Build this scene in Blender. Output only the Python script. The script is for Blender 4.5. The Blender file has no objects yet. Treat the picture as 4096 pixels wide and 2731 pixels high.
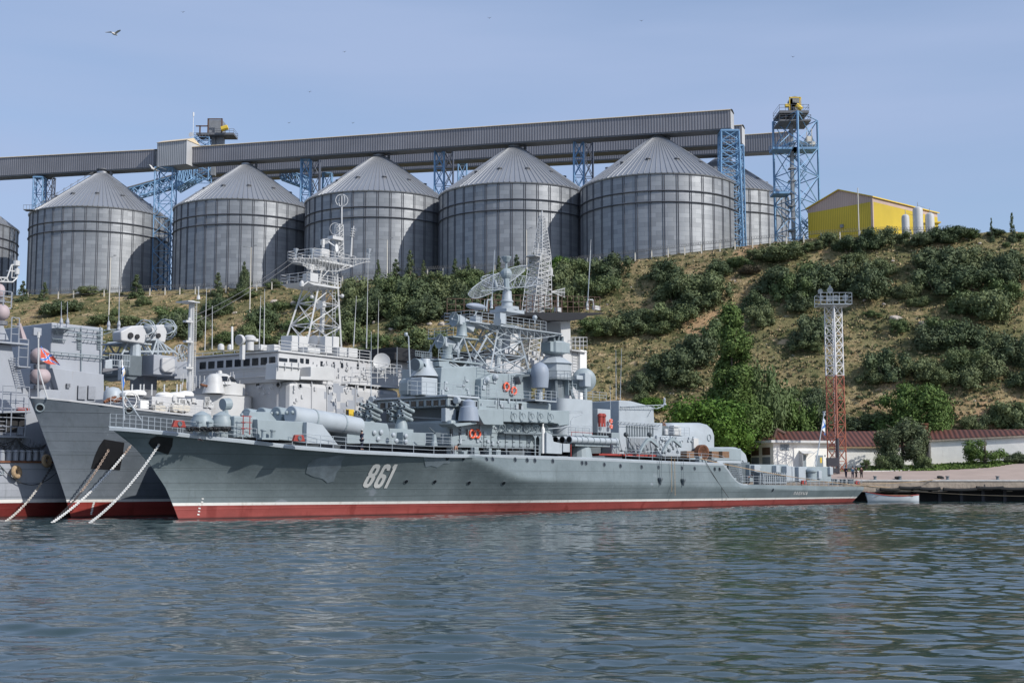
import bpy, math, random
import numpy as np
from mathutils import Vector, noise as mnoise
random.seed(7); rng = np.random.RandomState(11)
C = bpy.context.scene.collection
sc = bpy.context.scene
# ---------------------------------------------------------------- camera, sky, sun, exposure
F = 5290.0; HC = 3.2; PITCH = math.atan(557.5/F)
cam_d = bpy.data.cameras.new('camera'); cam = bpy.data.objects.new('camera', cam_d); C.objects.link(cam)
cam_d.sensor_width = 36.0; cam_d.lens = 36.0*F/4096.0
cam_d.clip_start = 0.5; cam_d.clip_end = 6000
cam.location = (0, 0, HC); cam.rotation_euler = (math.pi/2+PITCH, 0, 0)
sc.camera = cam
SUN_EL = math.radians(36); SUN_DIR = Vector((0.85*math.cos(SUN_EL), -0.527*math.cos(SUN_EL), math.sin(SUN_EL))).normalized()
w = bpy.data.worlds.new('World'); sc.world = w; w.use_nodes = True
wn = w.node_tree.nodes; wl = w.node_tree.links
bg = wn['Background']; sky = wn.new('ShaderNodeTexSky'); sky.sky_type = 'NISHITA'; sky.sun_disc = False
sky.sun_elevation = SUN_EL; sky.sun_rotation = math.atan2(SUN_DIR.x, SUN_DIR.y)
sky.air_density = 1.0; sky.dust_density = 1.0; sky.ozone_density = 3.0
bg.inputs[1].default_value = 0.15
# faint high cloud veil
tc = wn.new('ShaderNodeTexCoord'); mp = wn.new('ShaderNodeMapping'); mp.inputs['Scale'].default_value = (1.2, 1.2, 9.0)
mp.inputs['Rotation'].default_value = (0.12, 0.1, 0)
nz = wn.new('ShaderNodeTexNoise'); nz.inputs['Scale'].default_value = 1.6; nz.inputs['Detail'].default_value = 5; nz.inputs['Roughness'].default_value = 0.45
cr = wn.new('ShaderNodeValToRGB'); cr.color_ramp.elements[0].position = 0.36; cr.color_ramp.elements[1].position = 0.66
cr.color_ramp.elements[0].color = (0.45, 0.45, 0.45, 1); cr.color_ramp.elements[1].color = (0.85, 0.85, 0.85, 1)
mx = wn.new('ShaderNodeMix'); mx.data_type = 'RGBA'; mx.inputs[7].default_value = (2.7, 3.4, 5.0, 1)
wl.new(tc.outputs['Generated'], mp.inputs[0]); wl.new(mp.outputs[0], nz.inputs['Vector']); wl.new(nz.outputs[0], cr.inputs[0])
wl.new(cr.outputs[0], mx.inputs[0]); wl.new(sky.outputs[0], mx.inputs[6]); wl.new(mx.outputs[2], bg.inputs[0])
sd = bpy.data.lights.new('sun', 'SUN'); sd.energy = 3.9; sd.angle = math.radians(0.5); sd.color = (1.0, 0.965, 0.91)
so = bpy.data.objects.new('sun', sd); C.objects.link(so); so.rotation_euler = SUN_DIR.to_track_quat('Z', 'Y').to_euler()
sc.view_settings.view_transform = 'Standard'; sc.view_settings.look = 'None'; sc.view_settings.exposure = 0.0; sc.view_settings.gamma = 1.0
sc.render.engine = 'CYCLES'; sc.cycles.max_bounces = 5; sc.cycles.transparent_max_bounces = 6
# ---------------------------------------------------------------- pixel rays (4096 x 2731 photo pixels)
cp, sp_ = math.cos(PITCH), math.sin(PITCH)
def ray(px, py):
    dx = (px-2048.0)/F; dy = (1365.5-py)/F
    return Vector((dx, cp-dy*sp_, sp_+dy*cp))
def at(px, py, Y):                      # world point on the plane Y = const
    d = ray(px, py); k = Y/d.y
    return Vector((d.x*k, Y, HC+d.z*k))
def water(px, py, z=0.0):
    d = ray(px, py); k = (z-HC)/d.z
    return Vector((d.x*k, d.y*k, z))
def proj(p):
    x, y, z = p[0], p[1], p[2]-HC
    dep = y*cp+z*sp_; up = -y*sp_+z*cp
    return (2048+F*x/dep, 1365.5-F*up/dep)
# ---------------------------------------------------------------- materials
M = {}
def mat(name, col, rough=0.6, metal=0.0, var=0.12, scale=0.8, stretch=(1, 1, 1), rust=0.0, bump=0.0, bscale=6.0, col2=None, rustcol=(0.16, 0.06, 0.03), spec=0.5):
    m = bpy.data.materials.new(name); m.use_nodes = True; n = m.node_tree.nodes; l = m.node_tree.links
    b = n['Principled BSDF']; b.inputs['Roughness'].default_value = rough; b.inputs['Metallic'].default_value = metal
    b.inputs['Specular IOR Level'].default_value = spec
    t = n.new('ShaderNodeTexCoord'); mpn = n.new('ShaderNodeMapping'); mpn.inputs['Scale'].default_value = stretch
    l.new(t.outputs['Object'], mpn.inputs[0])
    nz = n.new('ShaderNodeTexNoise'); nz.inputs['Scale'].default_value = scale; nz.inputs['Detail'].default_value = 6; nz.inputs['Roughness'].default_value = 0.6
    l.new(mpn.outputs[0], nz.inputs['Vector'])
    r = n.new('ShaderNodeMapRange'); r.inputs[1].default_value = 0.3; r.inputs[2].default_value = 0.7
    l.new(nz.outputs[0], r.inputs[0])
    mixn = n.new('ShaderNodeMix'); mixn.data_type = 'RGBA'
    a = tuple(max(0, c*(1-var)) for c in col)+(1,); d = (tuple(min(1, c*(1+var)) for c in col) if col2 is None else tuple(col2))+(1,)
    mixn.inputs[6].default_value = a; mixn.inputs[7].default_value = d
    l.new(r.outputs[0], mixn.inputs[0]); out = mixn.outputs[2]
    if rust > 0:
        mp2 = n.new('ShaderNodeMapping'); mp2.inputs['Scale'].default_value = (1, 1, 0.18); l.new(t.outputs['Object'], mp2.inputs[0])
        n2 = n.new('ShaderNodeTexNoise'); n2.inputs['Scale'].default_value = 1.7; n2.inputs['Detail'].default_value = 8; n2.inputs['Roughness'].default_value = 0.7
        l.new(mp2.outputs[0], n2.inputs['Vector'])
        r2 = n.new('ShaderNodeMapRange'); r2.inputs[1].default_value = 0.64-0.12*rust; r2.inputs[2].default_value = 0.82-0.12*rust; r2.inputs[4].default_value = 0.8
        l.new(n2.outputs[0], r2.inputs[0])
        m2 = n.new('ShaderNodeMix'); m2.data_type = 'RGBA'; m2.inputs[7].default_value = rustcol+(1,)
        l.new(r2.outputs[0], m2.inputs[0]); l.new(out, m2.inputs[6]); out = m2.outputs[2]
    l.new(out, b.inputs['Base Color'])
    if bump > 0:
        n3 = n.new('ShaderNodeTexNoise'); n3.inputs['Scale'].default_value = bscale; n3.inputs['Detail'].default_value = 4
        l.new(t.outputs['Object'], n3.inputs['Vector'])
        bp = n.new('ShaderNodeBump'); bp.inputs['Strength'].default_value = bump; bp.inputs['Distance'].default_value = 0.1
        l.new(n3.outputs[0], bp.inputs['Height']); l.new(bp.outputs[0], b.inputs['Normal'])
    M[name] = m; return m
G1 = (0.275, 0.325, 0.345)
mat('ship_grey', G1, 0.5, var=0.10, scale=0.5, rust=0.12, rustcol=(0.12, 0.14, 0.14))
mat('ship_grey_dark', (0.12, 0.145, 0.16), 0.55, var=0.12, rust=0.1)
mat('ship_light', (0.38, 0.42, 0.45), 0.5, var=0.08, scale=0.6, rust=0.12, rustcol=(0.2, 0.2, 0.2))
mat('ship_pale', (0.50, 0.50, 0.50), 0.55, var=0.08, scale=0.4, rust=0.3, rustcol=(0.33, 0.27, 0.2))
mat('ship_white', (0.54, 0.54, 0.53), 0.5, var=0.07, scale=0.7, rust=0.25, rustcol=(0.42, 0.34, 0.26))
mat('cruiser_grey', (0.33, 0.35, 0.385), 0.55, var=0.08, scale=0.4, stretch=(1, 1, .4), rust=0.3, rustcol=(0.27, 0.24, 0.20))
mat('cruiser_dark', (0.16, 0.165, 0.18), 0.6, var=0.1)
mat('patch_paint', (0.20, 0.24, 0.27), 0.5, var=0.22, scale=1.0, rust=1.2, rustcol=(0.17, 0.205, 0.22))
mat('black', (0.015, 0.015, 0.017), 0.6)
mat('window_glass', (0.012, 0.015, 0.02), 0.12, var=0.3)
mat('rust', (0.17, 0.07, 0.035), 0.8, var=0.4, scale=3)
mat('red_paint', (0.30, 0.04, 0.03), 0.55, var=0.2)
mat('ring_orange', (0.75, 0.10, 0.035), 0.55, var=0.1)
mat('white_paint', (0.78, 0.77, 0.74), 0.5, var=0.06)
mat('deck_red', (0.12, 0.11, 0.105), 0.8, var=0.25)
mat('dome_pink', (0.42, 0.34, 0.345), 0.6, var=0.08, scale=1.5)
mat('radome_blue', (0.27, 0.31, 0.37), 0.55, var=0.06)
mat('rope', (0.38, 0.27, 0.16), 0.9, var=0.2, scale=5)
mat('cable', (0.06, 0.06, 0.06), 0.8)
mat('chain_metal', (0.60, 0.56, 0.50), 0.6, var=0.25, scale=1.5)
mat('chain_rusty', (0.38, 0.29, 0.23), 0.8, var=0.45, scale=1.2)
mat('galv_roof', (0.36, 0.37, 0.385), 0.42, 0.55, var=0.07, scale=0.15)
mat('rib_dark', (0.09, 0.095, 0.11), 0.6, 0.2)
mat('rib_light', (0.22, 0.235, 0.26), 0.45, 0.4)
mat('truss_blue', (0.17, 0.32, 0.50), 0.55, var=0.15, scale=0.5)
mat('truss_dark', (0.07, 0.085, 0.12), 0.6)
mat('steel_dark', (0.13, 0.135, 0.145), 0.6, var=0.2)
mat('steel_grey', (0.25, 0.26, 0.27), 0.55, 0.2, var=0.12)
mat('brown_steel', (0.12, 0.07, 0.05), 0.7)
mat('yellow_paint', (0.72, 0.50, 0.055), 0.55, var=0.06)
mat('roof_edge', (0.68, 0.55, 0.36), 0.6)
mat('concrete_post', (0.62, 0.58, 0.50), 0.85, var=0.12)
mat('wire', (0.16, 0.16, 0.16), 0.6)
mat('wall_white', (0.88, 0.86, 0.80), 0.85, var=0.06, scale=0.8, rust=0.1, rustcol=(0.5, 0.44, 0.36), bump=0.3)
mat('roof_slab', (0.60, 0.60, 0.58), 0.8)
mat('door_grey', (0.22, 0.26, 0.29), 0.6)
mat('rust_roof', (0.20, 0.068, 0.045), 0.8, var=0.35, scale=0.5, stretch=(1, 1, 1), bump=0.2)
mat('mast_red', (0.34, 0.115, 0.07), 0.6, var=0.3, scale=1)
mat('mast_white', (0.74, 0.73, 0.72), 0.55, var=0.08)
mat('mast_dark', (0.05, 0.05, 0.06), 0.7)
mat('lamp_metal', (0.6, 0.6, 0.6), 0.25, 0.8)
mat('quay_concrete', (0.36, 0.30, 0.24), 0.9, var=0.3, scale=0.8, rust=0.7, rustcol=(0.10, 0.085, 0.07), bump=0.8, bscale=2)
mat('quay_edge', (0.62, 0.60, 0.57), 0.85, var=0.2, scale=1.2)
mat('tyre', (0.02, 0.02, 0.02), 0.85)
mat('paving', (0.40, 0.31, 0.26), 0.9, var=0.10, scale=0.25, bump=0.2)
mat('rock', (0.48, 0.42, 0.36), 0.9, var=0.25, scale=1.2, bump=0.8, bscale=2)
mat('bark', (0.16, 0.13, 0.10), 0.9, var=0.3, scale=3)
mat('navy_cloth', (0.015, 0.018, 0.045), 0.85)
mat('blue_cloth', (0.05, 0.10, 0.17), 0.85)
mat('black_cloth', (0.015, 0.014, 0.016), 0.85)
mat('maroon_cloth', (0.05, 0.018, 0.02), 0.85)
mat('skin', (0.42, 0.24, 0.17), 0.6)
mat('wood', (0.20, 0.115, 0.065), 0.7, var=0.2, scale=3)
mat('hull_white', (0.62, 0.66, 0.68), 0.5)
mat('feather', (0.55, 0.53, 0.50), 0.8, var=0.1)
mat('feather_dark', (0.14, 0.13, 0.12), 0.8)
mat('flag_white', (0.72, 0.72, 0.72), 0.8); mat('flag_blue', (0.05, 0.17, 0.50), 0.8); mat('flag_red', (0.60, 0.10, 0.06), 0.8)
mat('mesh_grey', (0.36, 0.39, 0.42), 0.5, var=0.1)

def setinp(b, **k):
    for a, v in k.items(): b.inputs[a].default_value = v
# ---------------------------------------------------------------- mesh builder
class MB:
    def __init__(s): s.v = []; s.f = []; s.ch = []
    def add(s, vs, fs):
        o = len(s.v); vs = [tuple(v) for v in vs]; fs = list(fs); s.v += vs; s.f += [tuple(i+o for i in f) for f in fs]; s.ch.append((vs, fs)); return s
    def box(s, a, b):
        x0, x1 = sorted((a[0], b[0])); y0, y1 = sorted((a[1], b[1])); z0, z1 = sorted((a[2], b[2]))
        return s.add([(x0,y0,z0),(x1,y0,z0),(x1,y1,z0),(x0,y1,z0),(x0,y0,z1),(x1,y0,z1),(x1,y1,z1),(x0,y1,z1)],
                     [(0,3,2,1),(4,5,6,7),(0,1,5,4),(1,2,6,5),(2,3,7,6),(3,0,4,7)])
    def hexa(s, bot, top):               # two quads
        return s.add(list(bot)+list(top), [(3,2,1,0),(4,5,6,7),(0,1,5,4),(1,2,6,5),(2,3,7,6),(3,0,4,7)])
    def extr(s, poly, vec):              # planar polygon extruded along vec
        n = len(poly); vec = Vector(vec); p = [Vector(q) for q in poly]
        return s.add(p+[q+vec for q in p], [tuple(range(n)), tuple(range(2*n-1, n-1, -1))]+[((i+1)%n, i, i+n, (i+1)%n+n) for i in range(n)])
    def tube(s, a, b, r, r2=None, n=6, caps=True):
        a = Vector(a); b = Vector(b); d = b-a
        if d.length < 1e-6: return s
        r2 = r if r2 is None else r2
        u = d.normalized().orthogonal().normalized(); w_ = d.normalized().cross(u)
        vs = []
        for c, rr in ((a, r), (b, r2)):
            for i in range(n):
                t = 2*math.pi*(i+.5)/n; vs.append(c+u*(rr*math.cos(t))+w_*(rr*math.sin(t)))
        fs = [(i, (i+1)%n, (i+1)%n+n, i+n) for i in range(n)]
        if caps: fs += [tuple(range(n-1, -1, -1)), tuple(range(n, 2*n))]
        return s.add(vs, fs)
    def path(s, pts, r, n=5):
        for a, b in zip(pts[:-1], pts[1:]): s.tube(a, b, r, n=n)
        return s
    def lathe(s, c, prof, n=16, axis=(0,0,1)):      # prof = [(radius, height)]
        c = Vector(c); ax = Vector(axis).normalized(); u = ax.orthogonal().normalized(); w_ = ax.cross(u)
        vs = []
        for r, h in prof:
            for i in range(n):
                t = 2*math.pi*i/n; vs.append(c+ax*h+u*(r*math.cos(t))+w_*(r*math.sin(t)))
        m = len(prof)
        fs = [(j*n+i, j*n+(i+1)%n, (j+1)*n+(i+1)%n, (j+1)*n+i) for j in range(m-1) for i in range(n)]
        fs += [tuple(range(n-1, -1, -1)), tuple(range((m-1)*n, m*n))]
        return s.add(vs, fs)
    def sphere(s, c, r, n=12, sc_=(1,1,1)):
        prof = [(max(1e-3, math.sin(math.pi*j/8)), -math.cos(math.pi*j/8)) for j in range(9)]
        t = MB(); t.lathe((0,0,0), prof, n)
        return s.add([(c[0]+x*r*sc_[0], c[1]+y*r*sc_[1], c[2]+z*r*sc_[2]) for x, y, z in t.v], t.f)
    def torus(s, c, R, r, axis=(0,0,1), n=16, m=6, stretch=None):
        c = Vector(c); ax = Vector(axis).normalized(); u = ax.orthogonal().normalized(); w_ = ax.cross(u)
        vs = []
        for i in range(n):
            t = 2*math.pi*i/n; rd = u*math.cos(t)+w_*math.sin(t)
            for j in range(m):
                q = 2*math.pi*j/m; vs.append(c+rd*(R+r*math.cos(q))+ax*(r*math.sin(q)))
        return s.add(vs, [(i*m+j, ((i+1)%n)*m+j, ((i+1)%n)*m+(j+1)%m, i*m+(j+1)%m) for i in range(n) for j in range(m)])
    def split(s, name, m, parent=None, **k):   # every piece of the builder as an object of its own
        for vs, fs in s.ch:
            q = MB(); q.add(vs, fs); q.build(name, m, parent, **k)
    def build(s, name, m, parent=None, smooth=False, loc=None, bevel=0):
        me = bpy.data.meshes.new(name)
        me.from_pydata([tuple(v) for v in s.v], [], s.f)
        if smooth:
            me.polygons.foreach_set('use_smooth', [True]*len(me.polygons))
            try: me.set_sharp_from_angle(angle=math.radians(40))
            except Exception: pass
        me.materials.append(M[m] if isinstance(m, str) else m); me.update()
        o = bpy.data.objects.new(name, me); C.objects.link(o)
        if parent: o.parent = parent
        if loc is not None: o.location = loc
        if bevel:
            bm_ = o.modifiers.new('bevel', 'BEVEL'); bm_.width = bevel; bm_.segments = 2; bm_.limit_method = 'ANGLE'
        return o
def tag(o, label=None, cat=None, group=None, kind=None):
    if label: o['label'] = label
    if cat: o['category'] = cat
    if group: o['group'] = group
    if kind: o['kind'] = kind
    return o
def empty(name, loc, rz=0.0):
    o = bpy.data.objects.new(name, None); o.empty_display_size = 0.3; C.objects.link(o); o.location = loc; o.rotation_euler = (0, 0, rz); return o
def copy_tree(o, parent=None):
    c = o.copy(); C.objects.link(c)
    if parent is not None: c.parent = parent
    for ch in list(o.children): copy_tree(ch, c)
    return c
def lattice(mb, base, top, n, r, rd=None, horiz=True, xb=True, faces=(0,1,2,3)):
    rd = rd or r*.6; k = len(base); B = [Vector(p) for p in base]; T = [Vector(p) for p in top]
    for b, t in zip(B, T): mb.tube(b, t, r, n=4)
    for j in range(n+1):
        L = [b.lerp(t, j/n) for b, t in zip(B, T)]
        if horiz:
            for i in faces:
                mb.tube(L[i%k], L[(i+1)%k], rd, n=4, caps=False)
        if j < n:
            U = [b.lerp(t, (j+1)/n) for b, t in zip(B, T)]
            for i in faces:
                a, b2 = i%k, (i+1)%k
                if xb or (j+i) % 2: mb.tube(L[a], U[b2], rd, n=4, caps=False)
                if xb or not (j+i) % 2: mb.tube(L[b2], U[a], rd, n=4, caps=False)
    return mb
# ---------------------------------------------------------------- terrain
CR = [(-900,1192,380),(0,1182,371),(368,1172,363),(700,1160,356),(1000,1150,348),(1300,1132,341),(1500,1118,337),(1640,1107,333),(1800,1101,330),
      (2050,1087,323),(2300,1067,317),(2500,1043,312),(2700,1016,309),(2900,992,306),(3100,968,304),(3300,951,302),(3600,938,300),(3800,932,298),(4096,927,296),(5400,905,290)]
_cx = []; _cy = []; _cz = []
for a_, b_, Y_ in CR:
    p_ = at(a_, b_, Y_); _cx.append(p_.x); _cy.append(Y_); _cz.append(p_.z)
def crest(X): return np.interp(X, _cx, _cy), np.interp(X, _cx, _cz)
def fbm(x, y, s, o=4, seed=0.0):
    v = 0; a = 1.0; t = 0
    for k in range(o):
        v += a*mnoise.noise(Vector((x/s*(2**k)+seed, y/s*(2**k)-seed, seed*1.7+k))); t += a; a *= .5
    return v/t
ZQ = 3.35; YQ = 207.0
def th(X, Y):
    Yc, Zc = crest(X); Yf = 252.0+2.0*math.sin(X*.05)
    rise = min(1.0, max(0.0, (X-22)/22.0)); zf = ZQ+2.3*rise+max(0.0, (X-45)/60.0)*1.2
    if Y <= Yf:
        z = ZQ+rise*float(np.interp(Y, [208, 221, 236, Yf], [0, 1.35, 1.95, 2.3]))+max(0.0, (X-45)/60.0)*1.2*max(0, (Y-226)/(Yf-226))
        # road climbs to the right
        z += max(0.0, X-62)*0.032*min(1, max(0, (Y-212)/16))
        return z
    zf += max(0.0, X-62)*0.032
    if Y >= Yc: return Zc+0.15*fbm(X, Y, 12, 2)
    u = (Y-Yf)/(Yc-Yf); z = zf+(Zc-zf)*(u**0.95)
    env = math.sin(math.pi*u)**.7
    z += env*(3.6*fbm(X, Y, 42, 3, 3.1)+1.1*fbm(X, Y, 9, 3, 9.0))+0.25*min(1, (1-u)*12)*fbm(X, Y, 2.5, 2, 5)
    return z
nx, ny = 330, 250
xs = np.linspace(-175, 215, nx); ys = np.concatenate([np.linspace(YQ+.5, 226, 12), np.linspace(226.8, 385, 215), np.linspace(388, 900, 24)])
vs = [(float(x), float(y), float(th(x, y))) for y in ys for x in xs]
fs = [(j*nx+i, j*nx+i+1, (j+1)*nx+i+1, (j+1)*nx+i) for j in range(len(ys)-1) for i in range(nx-1)]
me = bpy.data.meshes.new('hillside'); me.from_pydata(vs, [], fs); me.polygons.foreach_set('use_smooth', [True]*len(fs))
def ground_mat():
    m = bpy.data.materials.new('hill_ground'); m.use_nodes = True; n = m.node_tree.nodes; l = m.node_tree.links; b = n['Principled BSDF']
    b.inputs['Roughness'].default_value = 0.95; b.inputs['Specular IOR Level'].default_value = 0.1
    t = n.new('ShaderNodeTexCoord')
    def nz(scale, det=6, ro=.6, st=(1,1,1)):
        mp = n.new('ShaderNodeMapping'); mp.inputs['Scale'].default_value = st; l.new(t.outputs['Object'], mp.inputs[0])
        q = n.new('ShaderNodeTexNoise'); q.inputs['Scale'].default_value = scale; q.inputs['Detail'].default_value = det; q.inputs['Roughness'].default_value = ro
        l.new(mp.outputs[0], q.inputs['Vector']); return q.outputs[0]
    def ramp(s, p0, p1):
        r = n.new('ShaderNodeMapRange'); r.interpolation_type = 'SMOOTHSTEP'; r.inputs[1].default_value = p0; r.inputs[2].default_value = p1; l.new(s, r.inputs[0]); return r.outputs[0]
    def mix(f, a, b_):
        q = n.new('ShaderNodeMix'); q.data_type = 'RGBA'; l.new(f, q.inputs[0])
        for i, c in ((6, a), (7, b_)):
            if isinstance(c, tuple): q.inputs[i].default_value = c+(1,)
            else: l.new(c, q.inputs[i])
        return q.outputs[2]
    straw = mix(ramp(nz(0.5), .35, .65), (0.26, 0.20, 0.10), (0.46, 0.36, 0.20))
    soil = mix(ramp(nz(0.9), .35, .65), (0.30, 0.19, 0.11), (0.52, 0.37, 0.22))
    c = mix(ramp(nz(0.11, 5, .65), .44, .58), straw, soil)
    c = mix(ramp(nz(0.035, 8, .8), .38, .58), c, (0.17, 0.16, 0.075))
    c = mix(ramp(nz(0.22, 8, .75), .50, .62), c, (0.075, 0.085, 0.035))
    c = mix(ramp(nz(1.1, 7, .75), .54, .66), c, (0.07, 0.075, 0.035))
    c = mix(ramp(nz(0.06, 5, .6), .62, .68), c, (0.45, 0.30, 0.17))
    c = mix(ramp(nz(0.085, 7, .7, (.5, 1.6, 1)), .60, .64), c, (0.50, 0.38, 0.23))
    c = mix(ramp(nz(0.35, 8, .8), .63, .67), c, (0.52, 0.48, 0.42))
    # flat quay top and lanes
    g = n.new('ShaderNodeSeparateXYZ'); l.new(t.outputs['Object'], g.inputs[0])
    l.new(c, b.inputs['Base Color'])
    bp = n.new('ShaderNodeBump'); bp.inputs['Strength'].default_value = 0.9; bp.inputs['Distance'].default_value = 0.5
    l.new(nz(1.8, 6, .7), bp.inputs['Height']); l.new(bp.outputs[0], b.inputs['Normal']); return m
me.materials.append(ground_mat()); hill = bpy.data.objects.new('hillside', me); C.objects.link(hill); tag(hill, kind='structure')
def hit(px, py, Y0=212.0, Y1=420.0):
    d = ray(px, py); Y = Y0; prev = Y0
    while Y < Y1:
        k = Y/d.y; z = HC+d.z*k
        if z < th(d.x*k, Y):
            lo, hi = prev, Y
            for _ in range(8):
                m_ = (lo+hi)/2; k = m_/d.y
                if HC+d.z*k < th(d.x*k, m_): hi = m_
                else: lo = m_
            k = hi/d.y; return Vector((d.x*k, hi, th(d.x*k, hi)))
        prev = Y; Y += 0.8
    k = prev/d.y; return Vector((d.x*k, prev, th(d.x*k, prev)))
# ---------------------------------------------------------------- water
def water_mesh():
    m = bpy.data.materials.new('sea_water'); m.use_nodes = True; n = m.node_tree.nodes; l = m.node_tree.links; b = n['Principled BSDF']
    b.inputs['Base Color'].default_value = (0.03, 0.055, 0.056, 1); b.inputs['Roughness'].default_value = 0.06; b.inputs['IOR'].default_value = 1.45
    t = n.new('ShaderNodeTexCoord'); prev = None
    for sc_, st, dist, strg in ((1.0, (1.0, 2.6, 1), 0.035, 1.0), (3.4, (1.0, 2.0, 1), 0.012, 1.0), (9.0, (1, 1.5, 1), 0.004, 1.0)):
        mp = n.new('ShaderNodeMapping'); mp.inputs['Scale'].default_value = st; mp.inputs['Rotation'].default_value = (0, 0, 0.12*sc_%0.5); l.new(t.outputs['Object'], mp.inputs[0])
        q = n.new('ShaderNodeTexNoise'); q.inputs['Scale'].default_value = sc_; q.inputs['Detail'].default_value = 2; q.inputs['Roughness'].default_value = .5; l.new(mp.outputs[0], q.inputs['Vector'])
        bp = n.new('ShaderNodeBump'); bp.inputs['Strength'].default_value = strg; bp.inputs['Distance'].default_value = dist*WB
        l.new(q.outputs[0], bp.inputs['Height'])
        if prev: l.new(prev.outputs[0], bp.inputs['Normal'])
        prev = bp
    l.new(prev.outputs[0], b.inputs['Normal'])
    # wave sheet: fine rows near the camera, reaching past every shore
    R = np.concatenate([np.array([3, 8.]), 16*np.exp(np.linspace(0, math.log(230/16.), 1050)), np.array([260., 400, 900, 3000])])
    T = np.concatenate([np.linspace(-1.5, -.46, 14)[:-1], np.linspace(-.45, .45, 420), np.linspace(.46, 1.5, 14)[1:]])
    RR, TT = np.meshgrid(R, T, indexing='ij'); X = RR*np.tan(TT); Y = RR.copy()
    Z = np.zeros_like(X); r2 = np.random.RandomState(3)
    for lam in list(np.geomspace(0.5, 6.0, 34)):
        for k in range(2):
            th_ = r2.normal(1.60, 0.20 if lam > 1.5 else .34); amp = 0.0040*lam**0.62*r2.uniform(.5, 1.4)*WA*(.5 if lam > 3 else 1); ph = r2.uniform(0, 6.28)
            kx, ky = math.cos(th_)*2*math.pi/lam, math.sin(th_)*2*math.pi/lam
            Z += amp*np.sin(kx*X+ky*Y+ph+1.4*np.sin(X*.11+Y*.05+ph)+0.6*np.sin(X*.43-Y*.21+ph*2))
    gust = 0.75+0.35*np.sin(X*.05+Y*.09+1)*np.sin(Y*.06-X*.02+.5)
    Z *= gust*np.clip((400-RR)/200, 0, 1)
    nr, nt = X.shape; v = np.stack([X, Y, Z], -1).reshape(-1, 3).astype(np.float32)
    i = (np.arange(nr-1)[:, None]*nt+np.arange(nt-1)[None]).ravel(); f = np.stack([i, i+1, i+nt+1, i+nt], 1).astype(np.int32)
    me = bpy.data.meshes.new('sea'); me.vertices.add(len(v)); me.vertices.foreach_set('co', v.ravel())
    me.loops.add(f.size); me.loops.foreach_set('vertex_index', f.ravel()); me.polygons.add(len(f)); me.polygons.foreach_set('loop_start', np.arange(len(f), dtype=np.int32)*4)
    me.polygons.foreach_set('use_smooth', np.ones(len(f), dtype=bool)); me.update(); me.materials.append(m)
    o = bpy.data.objects.new('sea', me); C.objects.link(o); tag(o, kind='structure')
WB = 0.3; WA = 1.35
water_mesh()
# ---------------------------------------------------------------- silos
def silo_mat():
    m = bpy.data.materials.new('galvanised_wall'); m.use_nodes = True; n = m.node_tree.nodes; l = m.node_tree.links; b = n['Principled BSDF']
    setinp(b, Roughness=0.45, Metallic=0.3)
    t = n.new('ShaderNodeTexCoord'); s = n.new('ShaderNodeSeparateXYZ'); l.new(t.outputs['Object'], s.inputs[0])
    a = n.new('ShaderNodeMath'); a.operation = 'ARCTAN2'; l.new(s.outputs[1], a.inputs[0]); l.new(s.outputs[0], a.inputs[1])
    k = n.new('ShaderNodeMath'); k.operation = 'MULTIPLY'; k.inputs[1].default_value = 20.0; l.new(a.outputs[0], k.inputs[0])
    c = n.new('ShaderNodeCombineXYZ'); l.new(k.outputs[0], c.inputs[0]); l.new(s.outputs[2], c.inputs[1])
    br = n.new('ShaderNodeTexBrick'); br.inputs['Color1'].default_value = (.24, .253, .268, 1); br.inputs['Color2'].default_value = (.335, .35, .365, 1)
    br.inputs['Mortar'].default_value = (.15, .16, .17, 1); br.inputs['Scale'].default_value = 1.0; br.inputs['Mortar Size'].default_value = 0.02
    br.inputs['Brick Width'].default_value = 2.8; br.inputs['Row Height'].default_value = 1.1; l.new(c.outputs[0], br.inputs['Vector'])
    l.new(br.outputs[0], b.inputs['Base Color'])
    nz = n.new('ShaderNodeTexNoise'); nz.inputs['Scale'].default_value = .35; nz.inputs['Detail'].default_value = 5; l.new(c.outputs[0], nz.inputs['Vector'])
    r = n.new('ShaderNodeMapRange'); r.inputs[3].default_value = .34; r.inputs[4].default_value = .54; l.new(nz.outputs[0], r.inputs[0]); l.new(r.outputs[0], b.inputs['Roughness'])
    wv = n.new('ShaderNodeTexWave'); wv.wave_type = 'BANDS'; wv.bands_direction = 'Z'; wv.inputs['Scale'].default_value = 3.0; l.new(t.outputs['Object'], wv.inputs['Vector'])
    bp = n.new('ShaderNodeBump'); bp.inputs['Strength'].default_value = .25; bp.inputs['Distance'].default_value = .04; l.new(wv.outputs[0], bp.inputs['Height']); l.new(bp.outputs[0], b.inputs['Normal'])
    M['galv_wall'] = m
silo_mat()
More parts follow.
